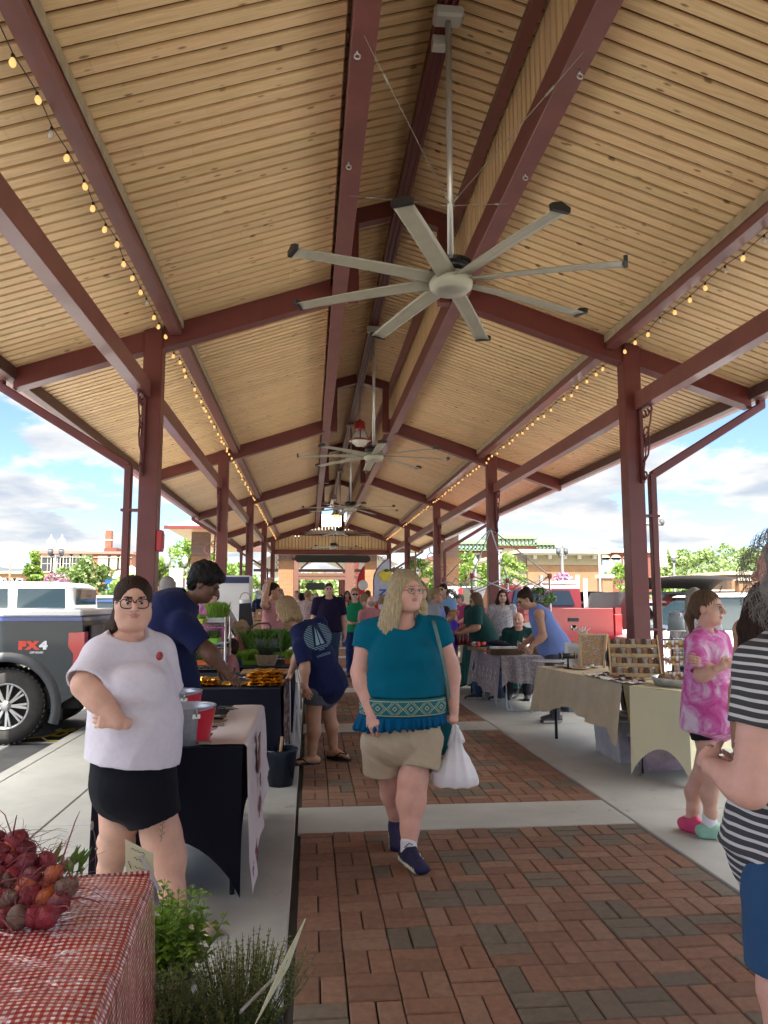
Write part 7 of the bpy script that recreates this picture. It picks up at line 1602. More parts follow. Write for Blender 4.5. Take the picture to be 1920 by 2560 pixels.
# stepped rack of jewellery on the beige table
RP=at(1590,1700,7.0); RP[2]=.745; t=thing('stepped_rack','stepped pale wooden rack of packaged jewellery on the beige table','display rack',tuple(RP)); lw=M('birch_ply',(.56,.42,.22),.6,var=.15,scale=6)
dv=nrm(V3(-.35,-1,0)); sv=V3(-dv[1],dv[0],0)*-1; sv=nrm(V3(.93,-.33,0)); dv=V3(-sv[1],sv[0],0)
for k in range(4):
    z=.02+.085*k; q=RP+dv*(.07*k)+V3(0,0,z); g=MB(); R=Matrix((Vector(sv),Vector(dv),Vector((0,0,1)))).transposed()
    g.bbox(q,(.44,.075,.012),.002,0,R); g.bbox(q+dv*.035+V3(0,0,.035),(.44,.010,.08),.002,0,R); g.bbox(q-dv*.035+V3(0,0,.015),(.44,.008,.03),.002,0,R); g.build('shelf',lw,t)
    for j in range(9):
        g=MB(); p=q+sv*(-.19+.0475*j)+V3(0,0,.045); g.bbox(p,(.036,.014,.07),.003,0,R@Matrix.Rotation(-.25,3,'X')); g.build('packet',[M('packet_brown',(.10,.06,.045),.25,var=.5,scale=60),M('packet_clear',(.36,.33,.30),.2,var=.3,scale=40),ww][(j*7+k)%3],t)
for s in (-1,1): g=MB(); a=RP+sv*s*.225+V3(0,0,-.0); g.bar(a-dv*.04+V3(0,0,.01),a+dv*.27+V3(0,0,.37),.012,.07,up=(0,0,1)); g.build('side_board',lw,t)
# white tablecloth runner with jewellery, doily
t=thing('ruffled_cloth','crumpled white cloth under jewellery at the aisle edge of the beige table','cloth',(2.9,6.8,.745)); g=MB()
g.grid(lambda u,v:tuple(V3(2.66,7.35,.752)+V3(.03,-.85,0)*u+V3(.28,.03,0)*v+V3(-.02*math.sin(u*38)*(1-v),0,.014*abs(math.sin(u*27+v*3))*(1-v*.6)+.004*math.sin(u*9+v*21))),70,12); g.build('cloth',wht,t)
for i in range(16):
    rr=np.random.default_rng(i+40); P=V3(2.72+rr.uniform(0,.2)+.0,7.28-.05*i,.772); tt=thing('bracelet','beaded bracelet on the white cloth, number %s from the far end'%['one','two','three','four','five','six','seven','eight','nine','ten','eleven','twelve','thirteen','fourteen','fifteen','sixteen'][i],'bracelet',tuple(P),0,'bracelets on the crumpled white cloth'); g=MB(); g.tube([P+V3(.03*math.cos(a),.03*math.sin(a),.004*math.sin(2*a)) for a in np.linspace(0,2*PI,15)],.006,5); g.build('beads',[M('bead_plum',(.07,.02,.035),.3),M('bead_black',(.015,.015,.018),.25),M('bead_copper',(.35,.14,.06),.3,metal=.5)][i%3],tt)
def plate(u,v,r,lab):
    P=gat(u,v,.748); t=thing('plate',lab,'plate',tuple(P),0,'pale plates on the beige table'); g=MB(); g.lathe([(.001,0),(r*.7,.002),(r,.014),(r*.98,.018),(r*.68,.008),(.001,.007)],P,28); g.build('plate',M('china_white',(.66,.65,.62),.25,var=.05),t); return P,t
P,t=plate(1372,1655,.20,'large white oval platter at the far end of the beige table'); t.scale=(1,1,1)
P,t=plate(1408,1666,.10,'small plate of tan rings beside the large platter'); g=MB()
for i in range(5): g.tube([P+V3(.04*math.cos(i*1.3)+.014*math.cos(a),.04*math.sin(i*1.3)+.014*math.sin(a),.02) for a in np.linspace(0,2*PI,9)],.005,5)
g.build('rings',MATS['copper_disc'],t)
P,t=plate(1450,1672,.11,'small plate of orange shells in the middle of the beige table'); g=MB()
for i in range(6): g.ell(P+V3(.05*math.cos(i),.05*math.sin(i),.02),(.022,.018,.012),0,8,5)
g.build('shells',M('shell_orange',(.50,.25,.12),.4),t)
P,t=plate(1480,1668,.09,'raised pale dish in front of the cane framed board'); g=MB(); g.lathe([(.03,-.0),(.02,.03),(.001,.03)],P,12); g.build('dish_foot',wht,t)
P=V3(at(1420,1650,8.1)[0],8.1,.745); t=thing('bracelet_stand','black T bar stand with two round bracelet rolls','jewellery stand',tuple(P)); g=MB(); g.tube([P,P+V3(0,0,.11)],.012,8); g.lathe([(.05,0),(.05,.01),(.001,.012)],P,16); g.build('post',blackp,t); g=MB(); g.tube([P+V3(-.10,0,.13),P+V3(.10,0,.13)],.030,14); g.build('bar',blackp,t)
for s in (-1,1): g=MB(); g.tube([P+V3(s*.075,.033*math.cos(a),.13+.033*math.sin(a)) for a in np.linspace(0,2*PI,15)],.004,5); g.build('gold_bracelet',gold if s>0 else metal,t)
P=V3(at(1432,1648,8.3)[0],8.3,.745); t=thing('white_picture_frame','white framed card leaning on the beige table','picture frame',tuple(P)); R=Matrix.Rotation(-.25,3,'X')@Matrix.Rotation(.15,3,'Y'); g=MB(); g.bbox(P+V3(0,0,.13),(.18,.018,.25),.004,0,R); g.build('frame',wht,t); g=MB(); g.bbox(P+V3(0,-.013,.13),(.11,.004,.17),.001,0,R); g.build('card',M('card_sky',(.55,.60,.62),.5),t)
P=V3(at(1480,1650,8.2)[0],8.2,.745); t=thing('cane_board','cane panelled board in a pale wooden frame on the beige table','display board',tuple(P)); g=MB()
for a,b in (((-.13,0,0),(-.12,.03,.36)),((.11,-.06,0),(.17,.0,.36)),((-.12,.03,.35),(.17,.0,.35))): g.bar(P+V3(*a),P+V3(*b),.03,.02,bev=.003)
g.build('frame',lw,t); g=MB(); g.prism([(P[0]-.12,P[2]+.01),(P[0]+.11,P[2]+.01),(P[0]+.16,P[2]+.34),(P[0]-.11,P[2]+.34)],P[1]+.01,P[1]+.014); g.build('cane_panel',floral('cane',(.38,.24,.11),(.22,.13,.06),70),t)
P=V3(at(1458,1650,8.25)[0],8.25,.745); t=thing('white_tree_stand','white twig shaped necklace stand on the beige table','jewellery stand',tuple(P)); g=MB(); 
for dx,h in ((-.03,.42),(.0,.44),(.035,.40)): g.tube([P+V3(dx*.6,0,0),P+V3(dx,0,h*.6),P+V3(dx*1.5,0,h)],[.011,.009,.007],6)
for a in range(6): g.tube([P+V3(0,0,.36),P+V3(.09*math.cos(a),.03*math.sin(a),.42+.02*math.sin(a*2))],.006,5)
g.lathe([(.07,0),(.07,.015),(.001,.015)],P,16); g.build('branches',MATS['cream_wire'],t)
for i in range(7):
    g=MB(); u=1505+i*13; P=gat(u,1676+i*3,.75); P=P+V3(.10,0,0); R=Matrix.Rotation(-.5,3,'X')@Matrix.Rotation(.4*math.sin(i*3),3,'Z'); g.bbox(P+V3(0,0,.035),(.07,.006,.08),.002,0,R); o=g.build('sleeve',[MATS['packet_clear'],MATS['packet_brown'],MATS['china_white']][i%3]); tag(o,'clear packaged jewellery card leaning before the stepped rack, %s from the far end'%['first','second','third','fourth','fifth','sixth','seventh'][i],'jewellery card','packaged jewellery cards on the beige table')
P=V3(at(1548,1680,7.6)[0],7.6,.745); t=thing('round_mirror','round dark mirror standing behind the packaged cards','mirror',tuple(P)); g=MB(); g.lathe([(.001,0),(.13,0),(.13,.012),(.001,.012)],(P[0],P[1],P[2]+.15),30,axis='y'); g.build('mirror_glass',M('mirror_dark',(.03,.04,.06),.05,metal=.6),t); g=MB(); g.tube([(P[0]+.135*math.cos(a),P[1],P[2]+.15+.135*math.sin(a)) for a in np.linspace(0,2*PI,30)],.008,6); g.build('rim',blackp,t)
# ================================================================ fans, lamps, bulbs, signs on the hall
fanm=M('fan_aluminium',(.36,.33,.25),.45,var=.08,scale=8); fang=M('fan_cast',(.36,.34,.26),.4,var=.06)
def fan(Y,zh,ph,lab):
    t=thing('ceiling_fan',lab,'ceiling fan',(CX,Y,zh),0,'large eight bladed fans under the ridge'); x=CX
    g=MB(); g.tube([(x,Y,zh+.10),(x,Y,6.22)],.024,14); g.build('down_rod',M('rod_steel',(.50,.49,.45),.28,metal=.55,var=.08),t)
    g=MB(); g.bbox((x,Y,6.17),(.24,.16,.10),.02); g.build('mount',M('mount_steel',(.42,.42,.39),.45),t)
    g=MB(); g.lathe([(.001,-.085),(.135,-.085),(.140,-.078),(.148,-.070),(.165,-.055),(.170,-.02),(.168,.03),(.120,.055),(.06,.06)],(x,Y,zh),36); g.build('hub',fang,t)
    g=MB(); g.lathe([(.001,-.089),(.125,-.089),(.128,-.084)],(x,Y,zh),36); g.build('hub_cap',M('fan_cap',(.33,.31,.25),.4,metal=.3),t)
    g=MB(); g.lathe([(.001,.06),(.15,.06),(.15,.12),(.06,.15),(.03,.16)],(x,Y,zh),36)
    for i in range(40):
        a=2*PI*i/40; g.bar((x+.09*math.cos(a),Y+.09*math.sin(a),zh+.145),(x+.155*math.cos(a),Y+.155*math.sin(a),zh+.125),.004,.05)
    g.build('motor',M('motor_black',(.012,.012,.014),.35),t)
    for k in range(8):
        a=ph+k*PI/4; d=V3(math.cos(a),math.sin(a),0); s=V3(-math.sin(a),math.cos(a),0); n=9; vs=[];fs=[]
        prof=[(-.072,.004),(-.05,.012),(-.01,.014),(.04,.006),(.078,-.010),(.04,-.002),(-.01,.002),(-.05,0)]
        for i in range(n+1):
            r=.15+(1.28-.15)*i/n; w=1-.12*i/n; tw=.30-.14*i/n; dz=-.035*(i/n)**2
            for (q,h) in prof: q2=q*w; vs.append(V3(x,Y,zh-.005+dz)+d*r+s*(q2*math.cos(tw)-h*math.sin(tw))+V3(0,0,-q2*math.sin(tw)*-1*1+h*math.cos(tw)))
        m=len(prof)
        for i in range(n):
            for j in range(m): fs.append((i*m+j,i*m+(j+1)%m,(i+1)*m+(j+1)%m,(i+1)*m+j))
        fs.append(tuple(range(m))); fs.append(tuple(n*m+j for j in range(m)))
        g=MB(); g.add(vs,fs,0,True); b=g.build('blade',fanm,t)
        g=MB(); e=V3(x,Y,zh-.04)+d*1.28; g.prism([(-.07,-.01),(.07,-.005),(.075,.03),(.0,.055),(-.075,.03)],0,.03); 
        R=Matrix((Vector(s),Vector(d),Vector((0,0,1)))).transposed(); g.v=[tuple(Vector(e)+R@Vector(q)) for q in g.v]; g.build('winglet',MATS['motor_black'],b)
    return t
hz=3.93
for i,(Y,ph) in enumerate(((FR[3]-B/2+.22,.37),(FR[4]-B/2,.02),(FR[5]-B/2,.2),(FR[6]-B/2,.5),(FR[7]-B/2,.1))): fan(Y,hz,ph,['nearest','second nearest','middle','fourth','farthest'][i]+' large eight bladed ceiling fan on a long rod under the ridge')
cab=M('cable_steel',(.30,.27,.22),.5)
g=MB(); Yf=FR[3]-B/2+.22; nd=V3(CX,Yf,hz+.62)
for (x,y,z) in ((CX+.74,Yf-1.0,5.15),(CX-.75,Yf-1.0,5.15),(CX+.74,Yf+1.0,5.15),(CX-.75,Yf+1.0,5.15)):
    e=V3(x,y,z); g=MB(); g.tube([e,lerp(e,nd,.93)],.0028,5); g.tube([lerp(e,nd,.2),lerp(e,nd,.26)],.009,6); g.tube([lerp(e,nd,.93),nd],.006,6); tag(g.build('guy_cable',cab),'thin cable from the %s inner beam %s to the nearest fan rod'%('right' if x>CX else 'left','before the fan' if y<Yf else 'beyond the fan'),'cable','guy cables of the nearest fan')
# white junction box on the ridge beam
P=at(1097,109,4.7); t=thing('junction_box','small pale metal box on the ridge beam near the nearest fan rod','box',tuple(P)); g=MB(); yb=None
P=gat(1097,109,6.17); g.bbox(P,(.12,.10,.10),.008); g.build('box',M('box_pale',(.55,.55,.50),.5),t)
# pendant bell lamps
def bell(Y,lab,lit):
    zt=at(901,1048,FR[4])[2]; t=thing('pendant_lamp',lab,'lamp',(CX,Y,zt),0,'maroon bell lamps hung under the ridge'); x=CX
    lr=M('lamp_red_enamel',(.20,.012,.012),.14,coat=.6,var=.04)
    g=MB(); g.tube([(x,Y,zt),(x,Y,6.2)],.006,6); g.build('stem',lr,t)
    g=MB(); g.lathe([(.02,.0),(.035,-.02),(.105,-.06),(.12,-.10),(.12,-.22),(.115,-.27),(.09,-.275)],(x,Y,zt),30); g.build('housing',lr,t)
    g=MB(); g.lathe([(.09,-.27),(.13,-.32),(.175,-.42),(.185,-.455)],(x,Y,zt),30); g.build('shade',M('shade_ribbed',(.55,.58,.55),.25,metal=.1),t)
    g=MB(); g.lathe([(.186,-.45),(.235,-.47),(.235,-.495),(.20,-.50),(.186,-.47)],(x,Y,zt),30); 
    for a in (0,PI/2,PI,PI*1.5): g.bar((x+.12*math.cos(a),Y+.12*math.sin(a),zt-.25),(x+.20*math.cos(a),Y+.20*math.sin(a),zt-.46),.022,.012)
    g.build('ring_guard',lr,t)
    g=MB(); g.lathe([(.185,-.47),(.16,-.55),(.09,-.605),(.001,-.62)],(x,Y,zt),30); g.build('globe',M('globe_lit',(.8,.5,.15),.3,emit=(1,.55,.12),es=.7,var=0) if lit else M('globe_milk',(.62,.62,.52),.2,var=.06),t)
bell(FR[4],'nearer maroon bell lamp with milky globe below the ridge',False); bell(FR[6],'farther maroon bell lamp with glowing amber globe',True)
# string lights along both purlins
bulbg=M('bulb_glass',(.62,.40,.18),.1,emit=(1,.50,.16),es=.2,var=0); bulbc=M('bulb_clear_off',(.55,.50,.42),.08,var=0); sock=M('socket_black',(.015,.015,.015),.5); fil=M('bulb_core',(1,.8,.4),.3,emit=(1,.62,.22),es=2.2,var=0)
bp=MB(); bp.lathe([(.001,-.092),(.013,-.090),(.021,-.080),(.0245,-.066),(.023,-.052),(.015,-.036),(.011,-.028)],(0,0,0),12); 
sp0=MB(); sp0.tube([(0,0,0),(0,0,-.032)],.0125,8); co=MB(); co.ell((0,0,-.064),(.008,.008,.011),0,8,6)
m_on=bp.build('glass',bulbg); m_sock=sp0.build('socket',sock); m_core=co.build('filament',fil); meshes=[m_on.data,m_sock.data,m_core.data]
m_off=bpy.data.meshes.new_from_object(m_on); m_off.materials.clear(); m_off.materials.append(bulbc)
for o in (m_on,m_sock,m_core): bpy.data.objects.remove(o)
nb_=0
for s in (-1,1):
    ys_=[]; y=2.6
    x=CX+s*2.79 if s<0 else CX+s*2.80
    wp=[]
    while y<YE-.1: ys_.append(y); y+=.33
    for i,y in enumerate(ys_):
        z=4.60+.012*math.sin(i*1.7)-(.015 if i%2 else 0); dx=.012*math.sin(i*2.3)
        near=min(abs(y-f) for f in FR); wp.append((x+dx,y,z if near>.14 else z-.05))
        off=(s<0 and i%9==7) or (s>0 and (i<13 and i%4!=3 or i%11==5))
        r=bpy.data.objects.new('string_bulb',None); C.objects.link(r); r.location=(x+dx,y,wp[-1][2]); r.empty_display_size=.02; r.scale=(.85,)*3; r.rotation_euler=(.15*math.sin(i*3.1),.2*math.sin(i*1.9),0)
        tag(r,('unlit clear bulb' if off else 'glowing warm bulb')+' on the festoon string along the %s purlin'%('left' if s<0 else 'right'),'light bulb','%s bulbs of the %s festoon string'%('unlit' if off else 'glowing','left' if s<0 else 'right'))
        for nm,me in (('glass',m_off if off else meshes[0]),('socket',meshes[1]))+((('filament',meshes[2]),) if not off else ()):
            o=bpy.data.objects.new(nm,me); C.objects.link(o); o.parent=r
    g=MB(); g.tube([(p[0],p[1],p[2]+.004) for p in wp],.004,5); tag(g.build('festoon_cable',sock),'black festoon cable carrying bulbs along the %s purlin'%('left' if s<0 else 'right'),'cable')
# hanging black sign at the hall end
t=thing('hanging_sign','long black shaped sign board hanging under the end beam','sign',(CX-.7,YE,3.6)); yS=YE-.25
def poly(u0,v0,u1,v1,Y,k=.0):
    a=at(u0,v0,Y);b=at(u1,v1,Y); return a,b
a=at(737,1387,yS); b=at(926,1407,yS); x0,x1,zt,zb=a[0],b[0],a[2],b[2]; h=zt-zb
g=MB(); g.prism([(x0,zb+h*.3),(x0+.06,zb+h*.2),(x0+.06,zb+.05),(x0+.18,zb),(x1-.18,zb),(x1-.06,zb+.05),(x1-.06,zb+h*.2),(x1,zb+h*.3),(x1,zt-h*.3),(x1-.06,zt-h*.2),(x1-.06,zt-.05),(x1-.18,zt),(x0+.18,zt),(x0+.06,zt-.05),(x0+.06,zt-h*.2),(x0,zt-h*.3)],yS-.03,yS+.03); g.build('board',M('sign_black',(.012,.012,.010),.5),t)
g=MB(); 
for x in (x0+.4,x1-.4): g.tube([(x,yS,zt),(x,yS,zt+.22)],.012,6)
g.build('hanger',redd,t)
# ================================================================ brick pavilion and the next hall
def brickm(name,a,b,mo,sc=1.,rot=False):
    m,nt,bb=_new(name); tc=N(nt,'ShaderNodeTexCoord'); mp=N(nt,'ShaderNodeMapping'); L(nt,tc.outputs['Object'],mp.inputs[0]); sp=N(nt,'ShaderNodeSeparateXYZ'); L(nt,mp.outputs[0],sp.inputs[0]); cv=N(nt,'ShaderNodeCombineXYZ'); L(nt,mathn(nt,'ADD',sp.outputs[0],sp.outputs[1]),cv.inputs[0]); L(nt,sp.outputs[2],cv.inputs[1])
    bt=N(nt,'ShaderNodeTexBrick'); L(nt,cv.outputs[0],bt.inputs['Vector']); bt.inputs['Color1'].default_value=(*a,1); bt.inputs['Color2'].default_value=(*b,1); bt.inputs['Mortar'].default_value=(*mo,1); bt.inputs['Scale'].default_value=1/sc; bt.inputs['Brick Width'].default_value=.22; bt.inputs['Row Height'].default_value=.075; bt.inputs['Mortar Size'].default_value=.006; bt.inputs['Bias'].default_value=-.2
    n=N(nt,'ShaderNodeTexNoise'); n.inputs['Scale'].default_value=1.5; n.inputs['Detail'].default_value=6; L(nt,tc.outputs['Object'],n.inputs[0]); r=N(nt,'ShaderNodeMapRange'); L(nt,n.outputs['Fac'],r.inputs[0]); r.inputs[3].default_value=.8; r.inputs[4].default_value=1.2
    mu=N(nt,'ShaderNodeMix',data_type='RGBA',blend_type='MULTIPLY'); mu.inputs[0].default_value=1; L(nt,bt.outputs[0],mu.inputs[6]); L(nt,r.outputs[0],mu.inputs[7]); L(nt,mu.outputs[2],bb.inputs['Base Color']); bb.inputs['Roughness'].default_value=.85
    bu=N(nt,'ShaderNodeBump'); bu.inputs['Strength'].default_value=.5; bu.inputs['Distance'].default_value=.01; L(nt,bt.outputs['Fac'],bu.inputs['Height']); bu.invert=True; L(nt,bu.outputs[0],bb.inputs['Normal']); return m
BR=brickm('pier_brick',(.25,.115,.045),(.20,.085,.035),(.30,.23,.15)); BRU=brickm('pier_brick_shaded',(.17,.10,.07),(.13,.075,.05),(.25,.2,.16))  # second brick is darkened to stand for eave shade on the pier tops
FB=brickm('facade_brick',(.185,.058,.028),(.15,.045,.022),(.19,.12,.08)); FBR=brickm('facade_brick_red',(.14,.032,.020),(.12,.028,.018),(.14,.08,.06)); FT=brickm('facade_brick_tan',(.21,.105,.048),(.18,.09,.04),(.23,.16,.1))
pv=thing('brick_pavilion','brick piered pavilion with wide hipped roof beyond the hall end','pavilion',(CX,46,0)); Yp=43.
for i,(u0,u1,Yq) in enumerate(((695,733,Yp),(912,942,Yp),(475,518,Yp-1.2),(1109,1148,Yp-1.2))):
    a=at(u0,1480,Yq)[0]; b=at(u1,1480,Yq)[0]; g=MB(); g.box(a,b,Yq,Yq+.9,-.1,at(700,1401 if i<2 else 1392,Yq)[2],bev=.01); g.build('pier',BR,pv); g=MB(); zt=at(700,1401 if i<2 else 1392,Yq)[2]; g.box(a-.003,b+.003,Yq-.003,Yq+.9,zt+.001,zt+1.6); g.build('pier_top',BRU,pv)
for i,(u0,u1,Yq) in enumerate(((734,746,Yp-.3),(863,886,Yp-.3))): a=at(u0,1480,Yq)[0];b=at(u1,1480,Yq)[0]; g=MB(); g.box(a,b,Yq,Yq+.4,-.1,4.6,bev=.01); g.build('steel_post',M('umber_paint',(.13,.062,.045),.5,var=.1),pv)
g=MB(); a=at(746,1480,Yp); b=at(863,1480,Yp); 
g.tube([(a[0]+(b[0]-a[0])*t_,Yp,at(800,1428,Yp)[2]+.85*math.sin(PI*t_)) for t_ in np.linspace(0,1,20)],.05,8); g.build('arched_brace',redd,pv)
g=MB(); g.box(-3.5,5.6,Yp-.5,Yp-.2,4.15,4.4); g.box(-3.5,5.6,Yp+5,Yp+5.3,3.25,3.42); g.box(-1.6,3.6,Yp+9,Yp+9.3,3.05,3.2); g.build('cross_beam',MATS['umber_paint'],pv)
# wide hipped eaves seen left and right of the hall
for s,(u0,u1) in ((-1,(410,545)),(1,(1010,1160))):
    Yq=40.2; xa=at(u0 if s<0 else 1160,1312,Yq)[0]; xb=at(u1 if s<0 else 1010,1312,Yq)[0]; z0=at(450,1316,Yq)[2]
    g=MB(); g.add([(xa,Yq,z0),(xb+s*-1,Yq,z0),(xb+s*-1,Yq+9,z0),(xa,Yq+9,z0),(xb,Yq+3,z0+1.1),(xb+s*-1,Yq+3,z0+1.1),(xb+s*-1,Yq+6,z0+1.1),(xb,Yq+6,z0+1.1)],[(0,1,5,4),(0,4,7,3),(3,7,6,2)],1); g.add([(xa+s*-.0,Yq+.05,z0-.02),(xb+s*-1,Yq+.05,z0-.02),(xb+s*-1,Yq+9,z0-.75),(xa-s*1.2,Yq+9,z0-.75)],[(0,1,2,3)],0); g.box(min(xa,xb-s),max(xa,xb-s),Yq-.05,Yq+.04,z0-.14,z0+.04,2)
    g.build('eave',[wood,M('standing_seam',(.42,.38,.36),.5,metal=.2),red],pv)
    g=MB(); g.tube([(xa-s*2.6,Yq+.3,z0-.1),(xa-s*2.3,Yq+2.4,z0-.8),(xa-s*2.3,Yq+2.4,0)],.05,8); g.build('drain_pipe',MATS['maroon_paint_dusty'],pv)
g=MB(); g.add([(-5.5,Yp+1,5.0),(7.6,Yp+1,5.0),(7.6,Yp+8,5.0),(-5.5,Yp+8,5.0),(-1,Yp+4.5,6.8),(3,Yp+4.5,6.8)],[(0,1,5,4),(2,3,4,5),(0,4,3),(1,2,5)]); g.build('roof',MATS['standing_seam'],pv)
for s in (-1,1):
    g=MB()
    for (u,v,r) in ((440,1372,.28),(447,1395,.22),(436,1405,.16),(452,1360,.16)) if s<0 else ((1085,1372,.26),(1078,1392,.2),(1092,1400,.15)):
        P=at(u+ (84 if s<0 else 0),v,41.); g.tube([P+V3(r*math.cos(a),0,r*math.sin(a)) for a in np.linspace(0,5.6,18)],.028,6)
    g.build('scrollwork',M('rose_iron',(.22,.09,.08),.5),pv)
# second hall beyond
h2=thing('second_hall','second maroon framed hall continuing beyond the pavilion','market hall',(CX,60,0))
for k in range(7):
    y=54+k*5.2; 
    for x in (at(762,1500,54)[0]-.9,3.3): 
        g=MB(); g.box(x-.13,x+.13,y-.13,y+.13,-.1,4.3); g.build('post',red,h2)
    if k in (0,3): g=MB(); g.box(-1.9,4.2,y-.1,y+.1,3.45,3.65); g.build('beam',MATS['umber_paint'],h2)
g=MB(); g.add([(-4,53.5,4.0),(6.2,53.5,4.0),(6.2,90,4.0),(-4,90,4.0),(CX,53.5,6.2),(CX,90,6.2)],[(0,4,5,3),(4,1,2,5)]); g.build('roof',MATS['standing_seam'],h2)
g=MB(); g.prism([(-1.1,3.1),(-.9,2.9),(2.9,2.9),(3.1,3.1),(2.9,3.35),(-.9,3.35)],53.2,53.35); g.build('sign_board',MATS['umber_paint'],h2)
g=MB(); a=at(762,1465,60);b=at(812,1465,60); g.prism([(a[0],a[2]-.06),(a[0]+.2,a[2]-.3),(b[0],a[2]-.3),(b[0],a[2]+.25),(a[0]+.2,a[2]+.25)],60,60.1); g.build('inner_sign',MATS['sign_black'],h2)
# ================================================================ trees
def tree(x,y,H,R,m,lab,seed,n=2600,leaf=.16,trunk=.12,grp=None,conic=0.,zb=.28,name='tree'):
    t=thing(name,lab,'tree',(x,y,-.13),0,grp); rr=np.random.default_rng(seed); tr=M('bark_grey',(.12,.09,.065),.9,var=.3,scale=12,bump=.4)
    g=MB(); g.tube([(x,y,-.13),(x+rr.normal(0,.05),y,H*.3),(x+rr.normal(0,.12),y,H*.75)],[trunk,trunk*.7,trunk*.2],7)
    cl=[]
    for i in range(46):
        a=rr.uniform(0,2*PI); zf_=rr.uniform(0,1); env=(math.sin(PI*min(1,(zf_*.86+.14)))**.6)*(1-conic*zf_*.85); r0=R*env*math.sqrt(rr.uniform(.15,1)); c=V3(x+r0*math.cos(a),y+r0*math.sin(a),H*(zb+(1-zb)*zf_*.95)); cl.append((c,R*rr.uniform(.16,.34)*(1-conic*.5*zf_)))
        if i<12: g.tube([(x,y,H*rr.uniform(.2,.5)),tuple(lerp(V3(x,y,H*.4),c,.6)),tuple(c)],[trunk*.35,trunk*.2,.01],5)
    g.build('trunk',tr,t)
    k=rr.integers(0,len(cl),n); cen=np.array([cl[i][0] for i in k]); rad=np.array([cl[i][1] for i in k]); d=rr.normal(size=(n,3)); d/=np.linalg.norm(d,axis=1)[:,None]; p=cen+d*(rad*rr.uniform(.35,1.05,n)**.5)[:,None]*np.array([1,1,.75])
    u=rr.normal(size=(n,3)); u/=np.linalg.norm(u,axis=1)[:,None]; w=np.cross(u,rr.normal(size=(n,3))); w/=np.linalg.norm(w,axis=1)[:,None]; s=(leaf*rr.uniform(.5,1.2,n))[:,None]
    V=np.concatenate([p-u*s-w*s*.3,p+w*s*.62,p+u*s-w*s*.2,p-w*s*.62]); me=bpy.data.meshes.new('crown'); F_=[(i,i+n,i+2*n,i+3*n) for i in range(n)]; me.from_pydata(V.tolist(),[],F_); me.materials.append(m); o=bpy.data.objects.new('crown',me); C.objects.link(o); adopt(o,t); return t
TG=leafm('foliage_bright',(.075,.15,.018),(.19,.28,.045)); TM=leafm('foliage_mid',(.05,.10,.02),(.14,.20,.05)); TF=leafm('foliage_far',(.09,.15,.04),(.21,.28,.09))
def tr(u,vt,Y,R,m,lab,seed,**k): P=at(u,vt,Y); tree(P[0],Y,P[2]+.13,R,m,lab,seed,**k)
tr(88,1378,42,1.15,TG,'conical bright green tree left of the double street lamp',1,conic=.9,zb=.08,n=3600,leaf=.13)
tr(176,1420,50,1.6,TM,'rounded tree just right of the double street lamp',2,zb=.05,n=2600)
tr(232,1398,52,1.9,TM,'taller rounded tree in front of the long brick building',3,zb=.05,n=3000)
tr(318,1440,48,1.3,TG,'small tree half hidden by the near left post',4,zb=.05,n=1500)
tr(406,1402,46,1.6,TG,'tree between the near left post and the brick pavilion',5,zb=.1,n=2600)
tr(472,1350,60,2.4,TG,'tall tree behind the left end of the pavilion',6,zb=.1,n=3200)
tr(532,1390,60,2.0,TG,'tree seen between the second and third left posts',61,zb=.05,n=2000); tr(590,1405,55,1.7,TG,'tree seen beside the third left post',62,zb=.05,n=1800)
tr(640,1440,70,1.8,TG,'small tree seen through the left bays beside the pavilion pier',63,zb=.05,n=1500)
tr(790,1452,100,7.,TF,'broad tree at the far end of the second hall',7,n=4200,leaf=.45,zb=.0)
tr(1175,1385,52,1.9,TG,'bright tree in front of the green corniced building',8,n=3200,zb=.1)
tr(1262,1390,55,1.8,TG,'narrow bright tree right of the third right post',9,n=2600,zb=.1)
tr(1042,1400,50,2.2,TG,'tree seen behind the third and fourth right posts',10,n=2600,zb=.05)
tr(1108,1420,56,1.6,TG,'small tree beyond the second feather flag',11,n=1500,zb=.05)
tr(1548,1410,58,1.4,TG,'small tree beside the red arched window building',12,n=1800,zb=.1)
tr(1655,1470,50,1.0,TG,'little street tree under the white banner',13,n=1500,zb=.15)
for i,(u,v,R) in enumerate(((1600,1395,4.2),(1650,1385,4.4),(1705,1378,4.6),(1765,1380,4.6),(1825,1366,5.),(1885,1372,4.8),(1945,1368,5.),(2010,1375,5.))): tr(u,v,95+3*(i%3),R,TF,'%s tree from the left in the far tree row on the right'%['first','second','third','fourth','fifth','sixth','seventh','eighth'][i],30+i,n=3400,leaf=.30,zb=.0,grp='row of trees beyond the parking lot',trunk=.25)
